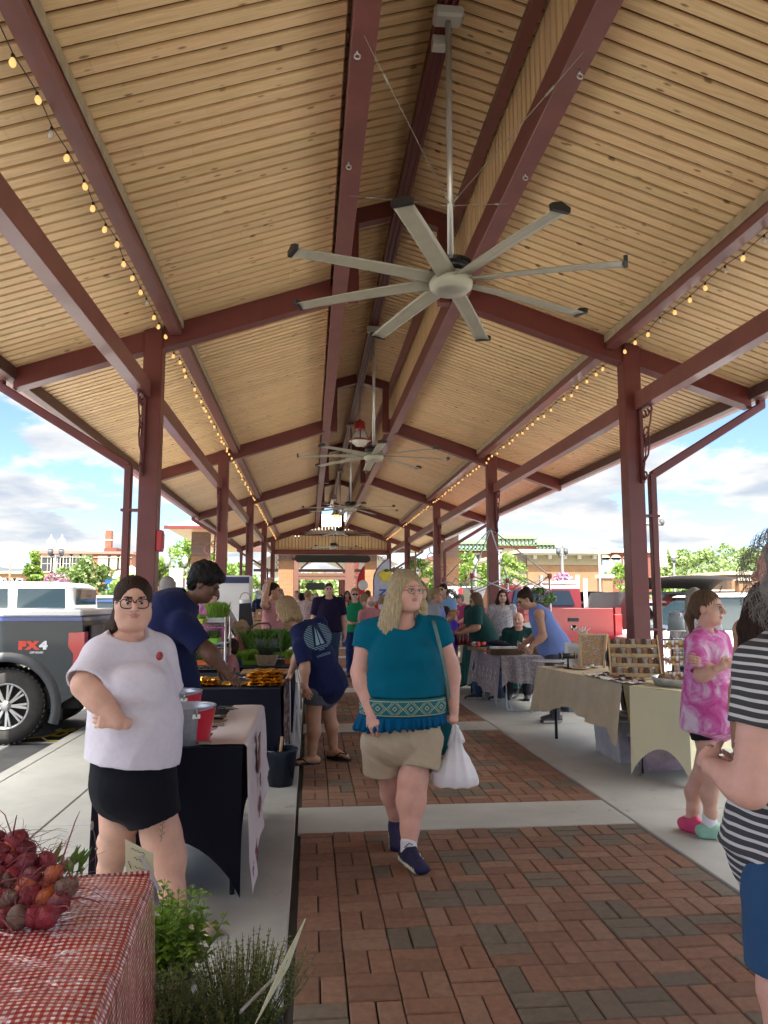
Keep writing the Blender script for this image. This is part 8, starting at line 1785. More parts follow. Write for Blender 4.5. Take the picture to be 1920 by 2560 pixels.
# ================================================================ buildings
dkw=M('window_dark',(.03,.035,.045),.15,spec=.8,var=.2,scale=2); whs=M('stone_trim',(.36,.33,.26),.7,var=.06)
def build_box(lab,u0,u1,v,Y,D,m,name='brick_building',trim=None,zb=-.13,th=.5,tm=None):
    a=at(u0,v,Y);b=at(u1,v,Y); t=thing(name,lab,'building',((a[0]+b[0])/2,Y,0)); g=MB(); g.box(a[0],b[0],Y,Y+D,zb,a[2]); g.build('wall',m,t)
    if trim: g=MB(); g.box(a[0]-.25,b[0]+.25,Y-.25,Y+D+.25,a[2]+.002,a[2]+th); g.build('cornice',trim,t)
    return t,a,b
def win(t,u,v,Y,w,h,arch=False,fr=None,glass=None):
    P=at(u,v,Y); x,z=P[0],P[2]; g=MB(); o=.12
    for (a,b,c_,d) in ((x-w/2-o,x-w/2,z-h/2,z+h/2),(x+w/2,x+w/2+o,z-h/2,z+h/2),(x-w/2-o,x+w/2+o,z+h/2,z+h/2+o*1.4),(x-w/2-o*1.3,x+w/2+o*1.3,z-h/2-o,z-h/2)): g.box(a,b,Y-.08,Y-.002,c_,d)
    g.box(x-.03,x+.03,Y-.05,Y-.004,z-h/2,z+h/2); g.box(x-w/2,x-.03,Y-.05,Y-.004,z-.03,z+.03); g.box(x+.03,x+w/2,Y-.05,Y-.004,z-.03,z+.03)
    if arch: g.prism([(x+(w/2+o)*math.cos(a),z+h/2+(w/2+o)*math.sin(a)) for a in np.linspace(0,PI,12)],Y-.08,Y-.002)
    f=g.build('window',fr or whs,t); g=MB(); g.box(x-w/2,x+w/2,Y-.03,Y-.006,z-h/2,z+h/2); g.build('pane',glass or dkw,f)
t,a,b=build_box('long orange brick building with flat roof behind the trees on the left',96,330,1384,110,22,FB,trim=M('coping',(.25,.12,.09),.8),th=.35)
for i,u in enumerate((119,143,166,190,214)): win(t,u,1409,110,1.5,2.2)
for i,u in enumerate((261,284,307)): win(t,u,1407,110,1.5,1.6,glass=M('pane_pale',(.45,.33,.24),.4))
g=MB(); g.box(a[0],b[0],109.85,109.99,at(100,1393,110)[2],at(100,1391.5,110)[2]); g.build('string_course',whs,t)
t=thing('chimney','tall square brick chimney rising above the long brick building','chimney',tuple(at(271,1384,116))); A_=at(264,1326,116);B_=at(279,1326,116); g=MB(); g.box(A_[0],B_[0],116,117,6,A_[2]); g.build('shaft',FB,t); g=MB(); zc2=at(264,1352,116)[2]; g.box(A_[0]-.05,B_[0]+.05,115.95,117.05,zc2,zc2+.25); g.build('stone_band',whs,t)
t=thing('roof_plant','pale rooftop plant units in front of the brick chimney','roof units',tuple(at(250,1375,114))); 
for (u0,u1,v0) in ((218,240,1370),(240,262,1367),(262,293,1369)): g=MB(); A_=at(u0,v0,114);B_=at(u1,v0,114); g.box(A_[0],B_[0]-.1,114,118,8.5,A_[2]); g.build('unit',M('unit_grey',(.45,.47,.48),.5,var=.2) if u0<262 else FBR,t)
t,a,b=build_box('low tan building at the far left edge',-60,52,1434,100,15,FT,name='tan_building',trim=M('coping_tan',(.35,.25,.15),.8),th=.3)
for u in (12,28,44): win(t,u,1462,100,1.0,1.3)
t=thing('grey_roofed_house','house with grey shingled roof and blue band half hidden by trees','house',tuple(at(295,1460,75))); A_=at(262,1446,75);B_=at(345,1446,75); g=MB(); g.box(A_[0],B_[0],75,83,-.1,A_[2]); g.build('wall',M('house_blue',(.05,.16,.45),.7,var=.1),t); g=MB(); zz=A_[2]; m_=(A_[0]+B_[0])/2; zr=at(295,1408,75)[2]; g.add([(A_[0]-.4,74.6,zz),(B_[0]+.4,74.6,zz),(B_[0]+.4,83.4,zz),(A_[0]-.4,83.4,zz),(A_[0]+1.6,79,zr),(B_[0]-1.6,79,zr)],[(0,1,5,4),(2,3,4,5),(0,4,3),(1,2,5)]); g.build('roof',M('shingle',(.26,.24,.21),.9,var=.2,scale=3),t)
t,a,b=build_box('small red brick building beyond the lot behind the left lamp post',404,428,1428,90,10,FBR,name='red_building',trim=M('coping',(.25,.12,.09)),th=.3)
# right side: building with green bracketed cornice
t,a,b=build_box('orange brick building with stepped green bracketed cornice',1112,1412,1378,80,20,FB,name='corniced_building'); gc=M('green_cornice',(.13,.22,.12),.6,var=.08); 
for (u0,u1,v0) in ((1145,1218,1354),(1218,1338,1341),(1338,1392,1357)):
    A_=at(u0,v0,80);B_=at(u1,v0,80); g=MB(); g.box(A_[0],B_[0],79.6,82,7.,A_[2]-1.0); g.build('parapet',FB,t); g=MB(); g.box(A_[0]-.1,B_[0]+.1,79.0,82.1,A_[2]-.30,A_[2]-.02); g.box(A_[0],B_[0],79.3,82.0,A_[2]-1.0,A_[2]-.9); n_=int((B_[0]-A_[0])/.42); 
    for i in range(n_): x=A_[0]+.15+.42*i; g.box(x,x+.18,79.2,79.59,A_[2]-.88,A_[2]-.31)
    for i in range(n_): x=A_[0]+.1+.42*i; g.ell((x,79.2,A_[2]+.02),(.2,.2,.10),1,8,4)
    g.build('cornice',[gc,M('cornice_tile',(.42,.36,.26),.8)],t)
for u in (1190,1274): win(t,u,1404,80,.9,1.5)
g=MB(); P=at(1273,1380,80); g.bbox(P,(1.3,.1,1.3),.02,0,Matrix.Rotation(PI/4,3,'Y')); g.build('diamond_stone',whs,t)
t,a,b=build_box('flat roofed tan brick building with deep pale cornice',1318,1502,1386,62,16,FT,name='flat_roofed_building'); stc=M('stucco_tan',(.23,.19,.115),.8,var=.08); 
g=MB(); A_=at(1318,1384,62);B_=at(1503,1384,62); z1=at(1318,1412,62)[2]; g.box(A_[0]-.05,B_[0]+.05,61.93,61.99,z1,A_[2]); g.build('stucco_band',stc,t); g=MB(); g.box(A_[0]-.9,B_[0]+.5,61.2,79,A_[2]+.01,A_[2]+.32); g.box(A_[0]-.5,B_[0]+.2,61.5,78.7,A_[2]-.12,A_[2]+.005); g.build('cornice',whs,t)
for u in (1337,1374,1412,1448,1486): g=MB(); P=at(u,1386,61.7); g.bbox(P-V3(0,-.05,.15),(.28,.4,.45),.03); g.build('corbel',whs,t)
g=MB(); S_=at(1290,1384,62); g.box(A_[0]-1.5,A_[0]-.051,62.1,78,-.1,A_[2]-.13); g.build('side_wing',M('side_brown',(.16,.13,.10),.85,var=.15),t)
t,a,b=build_box('red brick building with arched white windows beside the near right post',1503,1640,1381,70,14,FBR,name='arched_window_building',trim=whs,th=.35)
for u in (1513,1540,1570,1600): win(t,u,1417,70,.75,1.4,arch=True,glass=M('pane_blue',(.16,.22,.28),.1))
t=thing('entrance_pavilion','low tan brick gate building with cream cap at the far right','gate building',tuple(at(1860,1460,46))); A_=at(1818,1437,46);B_=at(1900,1437,46); g=MB(); g.box(A_[0],B_[0],46,50,-.1,A_[2]); g.build('wall',FT,t); g=MB(); g.box(A_[0]-.2,B_[0]+.2,45.8,50.2,A_[2]+.002,A_[2]+.22); g.build('cap',whs,t)
t=thing('brick_fence','brick wall with pillars and black railings across the far right','fence',tuple(at(1800,1480,44))); 
A_=at(1770,1478,44);B_=at(1990,1478,44); g=MB(); g.box(A_[0],B_[0],44,44.3,-.1,A_[2]); g.build('wall',FT,t); g=MB(); g.box(A_[0]-.05,B_[0]+.05,43.95,44.35,A_[2]+.002,A_[2]+.09); g.build('coping',whs,t)
g=MB(); q=at(1870,1447,43.8); x=(at(1848,1447,43.8)[0]+at(1868,1447,43.8)[0])/2; g.box(x-.45,x+.35,43.5,43.94,-.1,at(1855,1452,43.8)[2]); g.build('pillar',FT,t); g=MB(); z=at(1855,1452,43.8)[2]; g.box(x-.55,x+.45,43.4,44.0,z+.002,z+.18); g.build('pillar_cap',whs,t)
g=MB(); z0,z1=A_[2]+.1,A_[2]+.75
for i in range(26): xx=A_[0]+(x-.6-A_[0])*i/25; g.bar((xx,44.1,z0),(xx,44.1,z1),.025,.025)
g.bar((A_[0],44.1,z1),(x-.6,44.1,z1),.03,.03); g.build('railing',M('rail_black',(.02,.02,.022),.4),t)
t=thing('stone_gatepost','cream capped brick plinth beside the arched window building','plinth',tuple(at(1520,1475,50))); A_=at(1506,1436,50);B_=at(1531,1436,50); g=MB(); g.box(A_[0],B_[0],50,51,-.1,A_[2]-.25); g.build('base',FT,t); g=MB(); g.box(A_[0]-.1,B_[0]+.1,49.9,51.1,A_[2]-.248,A_[2]); g.build('cap',whs,t)
# ================================================================ street lamps and flower baskets
lpm=M('lamp_post_grey',(.07,.075,.085),.5,var=.1); lgl=M('lamp_glass',(.62,.66,.62),.15,var=.05)
def lantern(t,x,y,z,s=1.):
    g=MB(); g.lathe([(.001,-.02),(.06*s,-.02),(.10*s,.05*s),(.11*s,.16*s),(.06*s,.20*s)],(x,y,z),14); g.build('lantern_base',lpm,t); g=MB(); g.lathe([(.09*s,.20*s),(.135*s,.26*s),(.145*s,.50*s),(.09*s,.60*s),(.03*s,.66*s),(.015*s,.75*s),(.001,.77*s)],(x,y,z),14); g.build('lantern_glass',lgl,t)
def lamp(u,vt,Y,lab,double=True,arm=.28,s=1.,u2=None,flower=None,banner=None):
    P=at(u,vt,Y); x=P[0]; top=P[2]-.77*s; t=thing('street_lamp',lab,'street lamp',(x,Y,-.13),0,'lantern street lamps around the lots')
    g=MB(); g.tube([(x,Y,-.13),(x,Y,.5),(x,Y,.55),(x,Y,top)],[.13*s,.12*s,.07*s,.05*s],10); 
    if double:
        for k in (-1,1): g.tube([(x,Y,top-.05),(x+k*arm*.7,Y,top-.10),(x+k*arm,Y,top-.02)],.03*s,6)
    g.build('post',lpm,t)
    if double:
        for k in (-1,1): lantern(t,x+k*arm,Y,top,s)
    else: lantern(t,x,Y,top,s)
    return t,x,top
pinkf=M('petunia_pink',(.28,.03,.15),.6,var=.5,scale=30); pinkl=M('petunia_pale',(.36,.22,.33),.6,var=.3,scale=30)
def flowers(P,R,lab,grp='hanging flower baskets on the lamp posts',cols=(0,1,2)):
    t=thing('flower_basket',lab,'flower basket',tuple(P),0,grp); g=MB(); g.lathe([(.001,-R*.75),(R*.35,-R*.7),(R*.72,-R*.2),(R*.75,-R*.1),(.001,-R*.1)],P,16); g.build('basket',M('coir_brown',(.09,.06,.05),.9,var=.3),t)
    rr=np.random.default_rng(int(P[0]*10)%997); g=MB()
    for i in range(420):
        a=rr.uniform(0,2*PI); e=rr.uniform(-.35,1.4); r=R*rr.uniform(.8,1.1); c=P+V3(r*math.cos(a)*math.cos(e),r*math.sin(a)*math.cos(e),r*.62*math.sin(e)); d=rr.normal(size=3); u_=nrm(np.cross(d,(0,0,1)))*R*.075; w_=nrm(np.cross(d,u_))*R*.075; g.add([c-u_-w_,c+u_-w_,c+u_+w_,c-u_+w_],[(0,1,2,3)],int(rr.choice(cols)))
    g.build('blossoms',[pinkf,pinkl,LM],t); return t
lamp(142,1336,30,'double headed street lamp with pink flower basket before the long brick building',arm=.20); flowers(at(141,1452,29.8)+V3(0,0,.0),.42,'pink flower basket on the left double street lamp')
lamp(441,1385,40,'twin armed street lamp between the near left post and the pavilion',arm=.45,s=.9)
t=thing('white_banners','pair of small white banners on the left twin armed lamp','banner',tuple(at(436,1440,39.8))); 
for k in (0,1): g=MB(); P=at(431+18*k,1444,39.8); g.bbox(P,(.32,.03,.95),.01); g.build('banner_cloth',wht,t)
lamp(68,1449,45,'short single street lamp in front of the conical tree',double=False,s=.8); lamp(2,1442,40,'short single street lamp at the left picture edge',double=False,s=.9)
lamp(1404,1337,27,'double headed street lamp with pink flower basket by the canopy frame',arm=.14,s=.9); flowers(at(1407,1447,26.6),.31,'pink and white flower basket on the right double street lamp',cols=(1,1,0))
lamp(1248,1380,44,'street lamp behind the canopy frame right of the third post',double=False,s=.9); lamp(1189,1392,46,'street lamp in front of the green corniced building',double=False,s=.9)
lamp(1683,1368,42,'single globe street lamp in the far tree row',double=False,s=1.1); lamp(1732,1438,60,'small distant street lamp right of the white banner',double=False,s=.9)
# single arm lamp with banner
Y=18.; P=at(1632,1310,Y); x=P[0]; t=thing('banner_lamp','tall single armed street lamp with white banner beside the near right post','street lamp',(x,Y,-.1)); g=MB(); g.tube([(x,Y,-.12),(x,Y,P[2]+.06)],.055,10); q=at(1655,1318,Y); g.tube([(x-.35,Y,P[2]),(q[0]+.03,Y,P[2])],.04,8); g.ell((x,Y,P[2]+.10),(.05,.05,.07)); g.build('post',M('lamp_post_slate',(.16,.19,.20),.5),t)
lantern(t,q[0],Y,P[2]-.02,.62); g=MB(); a=at(1643,1369,Y);b=at(1668,1417,Y); g.box(a[0],b[0],Y-.01,Y+.01,b[2],a[2],bev=.004); g.tube([(x,Y,a[2]),(b[0],Y,a[2])],.012,6); bn=g.build('banner',wht,t); text('MARKET',.055,((a[0]+b[0])/2,Y-.016,(a[2]+b[2])/2+.0),(1,0,0),(0,0,1),M('text_rose',(.55,.10,.12),.6,var=0),bn,'banner_lettering')
# gooseneck white lamp
Y=35.; P=at(1501,1480,Y); t=thing('gooseneck_lamp','white gooseneck street lamp left of the near right post','street lamp',(P[0],Y,-.1)); z=at(1501,1362,Y)[2]; g=MB(); r=.22*35/Y; ex=at(1522,1352,Y)[0]; hw=(ex-P[0])/2; g.tube([(P[0],Y,-.12),(P[0],Y,z)]+[(P[0]+hw-hw*math.cos(a),Y,z+hw*1.0*math.sin(a)) for a in np.linspace(.2,PI*.9,10)],.045,8); g.build('post',M('lamp_white',(.62,.66,.66),.4),t); g=MB(); g.lathe([(.001,.10),(.06,.08),(.10,-.02),(.26,-.12),(.001,-.10)],(ex,Y,z-.0+.05),16); g.build('shade',MATS['lamp_white'],t)
# hanging flower mass near the tank top woman
P=at(1343,1500,12.6); flowers(P,.30,'loose hanging basket of purple petunias and greenery behind the dark hair bun',None,(1,2,2,2)); P=at(1113,1492,15); flowers(P,.24,'greenery basket behind the man in light blue',None,(2,2,2,1))
# ================================================================ vehicles
tyr=M('tyre_rubber',(.035,.033,.030),.85,var=.3,scale=14,bump=.3,bscale=50); chr_=M('alloy',(.42,.42,.41),.28,metal=.8,var=.1); glz=M('car_glass',(.02,.035,.045),.05,spec=1.,var=0); rdl=M('tail_red',(.45,.008,.012),.15,coat=.5,var=0); darkp=M('arch_black',(.012,.012,.013),.8)
def paint(n,c,r=.32): return M('paint_'+n,c,r,coat=.8,var=.03,metal=.0)
def wheel(P,R,w,s,par,spokes=9):
    """axle along y, s=-1 outer face to the camera"""
    g=MB(); g.lathe([(R*.62,-w/2),(R*.80,-w/2-.006),(R*.96,-w/2+.02),(R,-w/4),(R,w/4),(R*.96,w/2-.02),(R*.8,w/2+.006),(R*.62,w/2)],P,44,axis='y')
    for i in range(44):
        a=2*PI*i/44; c=V3(P[0]+R*.995*math.cos(a),P[1],P[2]+R*.995*math.sin(a)); rad=V3(math.cos(a),0,math.sin(a)); tan=V3(-math.sin(a),0,math.cos(a)); g.bar(c-V3(0,w*.45,0),c-V3(0,w*.05,0)+tan*.02,R*.07,.014,up=rad); g.bar(c+V3(0,w*.05,0)-tan*.02,c+V3(0,w*.45,0),R*.07,.014,up=rad)
    o=g.build('tyre',tyr,par); yf=P[1]+s*w*.42
    g=MB(); g.lathe([(R*.63,0),(R*.60,-.012*s*-1),(R*.55,.0),(R*.54,-s*.06)],(P[0],yf,P[2]),40,axis='y')
    for i in range(spokes):
        a=2*PI*i/spokes; 
        for da in (-.10,.10): g.bar((P[0]+R*.10*math.cos(a),yf+s*-.02*-1*0-s*.02,P[2]+R*.10*math.sin(a)),(P[0]+R*.56*math.cos(a+da),yf,P[2]+R*.56*math.sin(a+da)),.026,.018,up=(0,1,0),bev=.003)
    g.lathe([(.001,s*.005),(R*.11,s*.005),(R*.15,-s*.02)],(P[0],yf,P[2]),20,axis='y'); g.build('rim',chr_,o)
    g=MB(); g.lathe([(.001,0),(R*.55,0)],(P[0],yf-s*.07,P[2]),30,axis='y'); g.build('brake_disc',darkp,o)
    g=MB()
    for i in range(24): a=2*PI*i/24; g.ell((P[0]+R*.585*math.cos(a),yf+s*.004,P[2]+R*.585*math.sin(a)),(.010,.006,.010),0,6,4)
    g.build('rim_bolts',M('bolt_bright',(.6,.6,.6),.3,metal=.6),o)
def cut_side(pts,arch,zb,r):
    """side outline with round wheel arches cut from the bottom edge"""
    out=list(pts)
    low=[]
    for ax in arch: low+= [(ax+r*math.cos(a),max(zb,.30+r*math.sin(a)) if 0 else .30+r*math.sin(a)) for a in np.linspace(PI+.05 if 0 else PI,0,14)]
    return out,low
def pickup_side(lab,xt,y0,W,col,cabcol,zr,R=.42,bedtop=1.34,ln=5.8,lid=None,badge=False,name='pickup_truck'):
    """pickup parked nose to -x, tail at xt; y0 near side"""
    t=thing(name,lab,'pickup truck',(xt-ln/2,y0+W/2,zr)); g=MB(); z=zr; ax=xt-.82
    xr=[xt-.82,xt-.82-3.7]; zb=z+.50; r=R+.10; top=bedtop; pts=[(xt,z+.62),(xt+.01,z+.95),(xt-.02,top),(xt-1.75,top),(xt-1.76,top+.02),(xt-5.2,top-.10),(xt-5.75,top-.30),(xt-5.8,z+.6),(xt-5.7,z+.45)]
    low=[]
    for c_ in xr[::-1]: low+= [(c_+r*math.cos(a),z+R-.02+r*math.sin(a)) for a in np.linspace(PI,0,16)]
    g.prism(pts+[(xt-5.6,zb)]+low+[(xt-.1,zb+.02)],y0,y0+W,sm=False); body=g.build('body',col,t)
    g=MB(); g.box(xt-5.5,xt-.05,y0+.12,y0+W-.12,z+.38,z+.62); g.build('underbody',darkp,t)
    for c_ in xr:
        g=MB(); pts2=[]; n=20; vs=[]
        for i in range(n+1):
            a=PI+.12-(PI+.42)*i/n; 
            for (rr_,yy) in ((r-.01,y0+.10),(r-.005,y0-.035),(r+.055,y0-.030),(r+.095,y0-.001)): vs.append((c_+rr_*math.cos(a),yy,z+R-.02+rr_*math.sin(a)))
        g.add(vs,[(i*4+j,i*4+j+1,(i+1)*4+j+1,(i+1)*4+j) for i in range(n) for j in range(3)],0,True); g.build('fender_flare',M('flare_satin',(.055,.06,.065),.38),t)
        g=MB(); g.lathe([(r+.0,0),(r,.5)],(c_,y0+.02,z+R-.02),24,axis='y',a0=0,a1=PI); g.build('wheel_arch',darkp,t)
        wheel(V3(c_,y0+.17,z+R),R,.29,-1,t); wheel(V3(c_,y0+W-.17,z+R),R,.29,1,t)
    g=MB(); g.box(ax+r+.0,ax+r+.04,y0-.02,y0+.25,z+.24,z+.62,bev=.01); g.build('mud_flap',M('flap_brown',(.10,.07,.06),.8),t)
    # cab
    cx0,cx1=xt-1.80,xt-4.9; zt=z+1.95; g=MB(); P_c=[(cx0,top-.01),(cx0-.06,zt-.10),(cx0-.25,zt-.01),(cx0-1.3,zt),(cx0-2.0,zt-.07),(cx0-2.95,top-.06)]
    g.prism(P_c,y0+.10,y0+W-.10); g.build('cab',cabcol,t)
    for (a,b) in ((.12,1.02),(1.18,2.05)):
        g=MB(); g.prism([(cx0-a,top+.06),(cx0-a-.02,zt-.13),(cx0-b+(.0 if a<1 else .15),zt-.13 if a<1 else zt-.17),(cx0-b-(.0 if a<1 else .45),top+.06)],y0+.085,y0+.10); g.build('side_window',glz,t)
    g=MB(); g.box(cx0+.005,cx0+.012,y0+.3,y0+W-.3,top+.12,zt-.14); g.build('rear_window',glz,t)
    if lid: g=MB(); g.box(xt-1.72,xt-.04,y0+.04,y0+W-.04,top+.047,top+.13,bev=.02); g.build('bed_lid',lid,t); g=MB(); g.box(xt-1.70,xt-.03,y0+.02,y0+W-.02,top+.002,top+.045); g.build('bed_rail',M('rail_blue',(.03,.05,.22),.25,coat=.5),t)
    g=MB(); g.prism([(xt-.16,top-.13),(xt+.012,top-.12),(xt+.015,top-.50),(xt-.10,top-.50),(xt-.10,top-.36),(xt-.16,top-.28)],y0-.012,y0+.14); g.build('tail_light',rdl,t)
    g=MB(); g.box(xt+.01,xt+.10,y0+.25,y0+W-.25,z+.50,z+.66,bev=.03); g.build('rear_bumper',chr_,t)
    g=MB(); g.box(xt+.002,xt+.03,y0+.18,y0+W-.18,z+.74,top-.05,bev=.01); g.build('tailgate',col,t)
    if badge:
        zz=top-.27
        text('F',.115,(xt-.66,y0-.004,zz),(1,0,0),(0,0,1),M('badge_red',(.60,.05,.025),.3,var=0),t,'badge_lettering',.010,sx=1.35); text('X',.115,(xt-.55,y0-.004,zz),(1,0,0),(0,0,1),MATS['badge_red'],t,'badge_lettering',.010,sx=1.35); text('4',.115,(xt-.43,y0-.004,zz),(1,0,0),(0,0,1),M('badge_silver',(.55,.57,.6),.25,metal=.5,var=0),t,'badge_lettering',.008,sx=1.35)
        text('OFF ROAD',.030,(xt-.50,y0-.004,zz-.075),(1,0,0),(0,0,1),MATS['badge_silver'],t,'badge_lettering',.001)
    return t
slate=M('paint_slate',(.011,.017,.021),.38,coat=.35,var=.04); silv=paint('silver',(.52,.54,.55),.35); whp=paint('white',(.70,.71,.71))
pickup_side('dark slate pickup truck with white bed lid and red badge at the left kerb',-2.53,8.98,1.98,slate,slate,-.12,bedtop=1.235,lid=whp,badge=True)
# its cab is out of frame; the pale crew cab behind belongs to the next truck
pickup_side('white crew cab pickup truck parked beyond the slate truck',-2.75,15.2,2.0,whp,whp,-.12,bedtop=1.26,name='pickup_truck')
def suv(lab,x,y,L_,W,H,col,ang=0.,name='parked_car',grp='cars parked in the left lot',hatch=False,z=-.12,roofc=None):
    t=thing(name,lab,'car',(0,0,0),0,grp); g=MB(); h=H; 
    low=[]
    for c_ in (-L_*.31,L_*.31): low+= [(c_+.38*math.cos(a),.34+.38*math.sin(a)) for a in np.linspace(PI,0,12)]
    g.prism([(-L_/2,.35),(-L_/2,h*.52),(-L_*.36,h*.60),(L_*.46,h*.62),(L_/2,h*.55),(L_/2,.35)][::-1]+[(-L_/2+.05,.25)]+low+[(L_/2-.05,.25)],-W/2,W/2); g.build('body',col,t)
    g=MB(); g.prism([(-L_*.33,h*.61),(-L_*.16,h-.03),(L_*.0,h),(L_*.34,h-.02),(L_*.46,h*.62)],-W/2+.10,W/2-.10); g.build('cabin',glz,t)
    g=MB(); g.prism([(-L_*.17,h-.035),(L_*.0,h+.02),(L_*.35,h),(L_*.37,h-.06),(-L_*.19,h-.07)],-W/2+.08,W/2-.08)
    for xx in (-L_*.02,L_*.20,L_*.43): 
        for sy in (-1,1): g.bar((xx,sy*(W/2-.095),h*.6),(xx-.05,sy*(W/2-.095),h-.04),.02,.09,up=(1,0,0))
    g.build('roof',roofc or col,t)
    for c_ in (-L_*.31,L_*.31):
        for sy in (-1,1): g=MB(); g.lathe([(.001,-.1),(.2,-.11),(.34,-.10),(.35,.1),(.001,.1)],(c_,sy*(W/2-.10),.35),20,axis='y'); g.build('wheel',tyr,t)
    for sy in (-1,1): g=MB(); g.box(L_/2-.02,L_/2+.012,sy*(W/2-.16)-.13,sy*(W/2-.16)+.13,h*.42,h*.55); g.build('tail_light',rdl,t); 
    for sy in (-1,1): g=MB(); g.box(-L_/2-.01,-L_/2+.02,sy*(W/2-.2)-.16,sy*(W/2-.2)+.16,h*.40,h*.49); g.build('headlight',lgl,t)
    t.location=(x,y,z); t.rotation_euler=(0,0,ang); return t
P=at(172,1490,30); suv('white car parked far behind the white pickup',P[0]+1.2,30,4.6,1.85,1.75,whp,.15)
P=at(185,1492,26); suv('dark red car parked between the white car and blue car',P[0]+1.5,26.5,4.3,1.8,1.60,paint('dark_red',(.30,.015,.03)),0)
P=at(200,1495,21); suv('blue car with silver roof rails parked behind the white pickup',P[0]+1.4,21,4.5,1.85,1.62,paint('blue',(.03,.07,.20)),0)
P=at(55,1480,42); suv('silver car far off left of the lamp post',P[0]-3,42,4.5,1.8,1.5,silv,.1); 
# red pickup with its tailgate to us
def pickup_rear(lab,x0,x1,y,zr,col,colside,L_=5.4,top=1.33,name='pickup_truck'):
    W=x1-x0; t=thing(name,lab,'pickup truck',((x0+x1)/2,y+L_/2,zr)); z=zr; R=.40; xr=[y+1.15,y+4.3]; r=R+.08
    low=[]
    for c_ in xr: low+= [(c_-r*math.cos(a),z+R+r*math.sin(a)) for a in np.linspace(0,PI,14)]
    for s,(xa,xb) in ((-1,(x0,x0+.12)),(1,(x1-.12,x1))):
        g=MB(); g.prism([(y,z+.60),(y,top),(y+L_*.96,top-.06),(y+L_,z+.7),(y+L_,z+.45)][::1]+low[::-1]+[(y+.1,z+.5)],xa,xb,axis='x'); g.build('side_panel',col,t)
    g=MB(); g.box(x0+.16,x1-.16,y-.02,y+.03,z+.66,top-.01,bev=.012); g.build('tailgate',col,t)
    g=MB(); g.box(x0+.125,x1-.125,y+.05,y+L_*.95,z+.55,z+.75); g.box(x0+.125,x1-.125,y+1.9,y+L_*.96,z+.76,top-.08); g.build('bed',darkp,t)
    g=MB(); g.box(x0+.02,x1-.02,y-.20,y-.03,z+.42,z+.60,bev=.03); g.build('bumper',M('bumper_dark',(.03,.03,.035),.5),t)
    g=MB(); c_=(x0+x1)/2; g.bbox((c_,y-.028,top-.23),(.22,.015,.07),.01); g.build('handle',blackp,t)
    g=MB(); c_=(x0+x1)/2; g.prism([(c_-.05,top-.40),(c_+.05,top-.40),(c_+.06,top-.34),(c_+.03,top-.36),(c_,top-.45),(c_-.03,top-.36),(c_-.06,top-.34)],y-.034,y-.021); g.build('emblem',M('bolt_bright',(.6,.6,.6),.3),t)
    for xa in (x0-.01,x1-.15): 
        g=MB(); g.box(xa,xa+.16,y-.03,y+.16,z+.70,top-.13,bev=.015); lt=g.build('tail_light',rdl,t); g=MB(); g.box(xa+.02,xa+.14,y-.036,y-.031,z+.74,z+.86); g.build('reverse_lamp',lgl,lt)
    zt=z+1.93; g=MB(); yc=y+1.9; g.prism([(yc,top-.09),(yc+.10,zt-.08),(yc+.35,zt),(yc+1.6,zt),(yc+2.5,top-.07)],x0+.10,x1-.10,axis='x'); g.build('cab',col,t)
    g=MB(); g.prism([(x0+.26,top+.03),(x1-.26,top+.03),(x1-.36,zt-.12),(x0+.36,zt-.12)],yc+.0,yc+.05); 
    me=g; v=[(p[0],p[1]+.085*max(0,(p[2]-top)/.5)-.03,p[2]) for p in g.v]; g.v=v; g.build('rear_window',glz,t)
    for c2 in xr:
        for s,xx in ((-1,x0+.15),(1,x1-.15)):
            g=MB(); g.lathe([(.001,-.12),(.22,-.12),(.38,-.13),(R,-.09),(R,.09),(.38,.13),(.001,.12)],(xx,c2,z+R),28,axis='x'); g.build('wheel',tyr,t)
    return t
redp=paint('bright_red',(.40,.006,.010)); pickup_rear('red pickup truck with closed tailgate towards the stalls behind the blue tank top woman',at(1310,1540,14.6)[0],at(1553,1540,14.6)[0],14.6,-.12,redp,redp)
suv('teal car standing beyond the red pickup',at(1525,1500,24)[0],25,4.6,1.8,1.85,paint('teal',(.02,.30,.30)),1.57,grp='cars parked in the right lot')
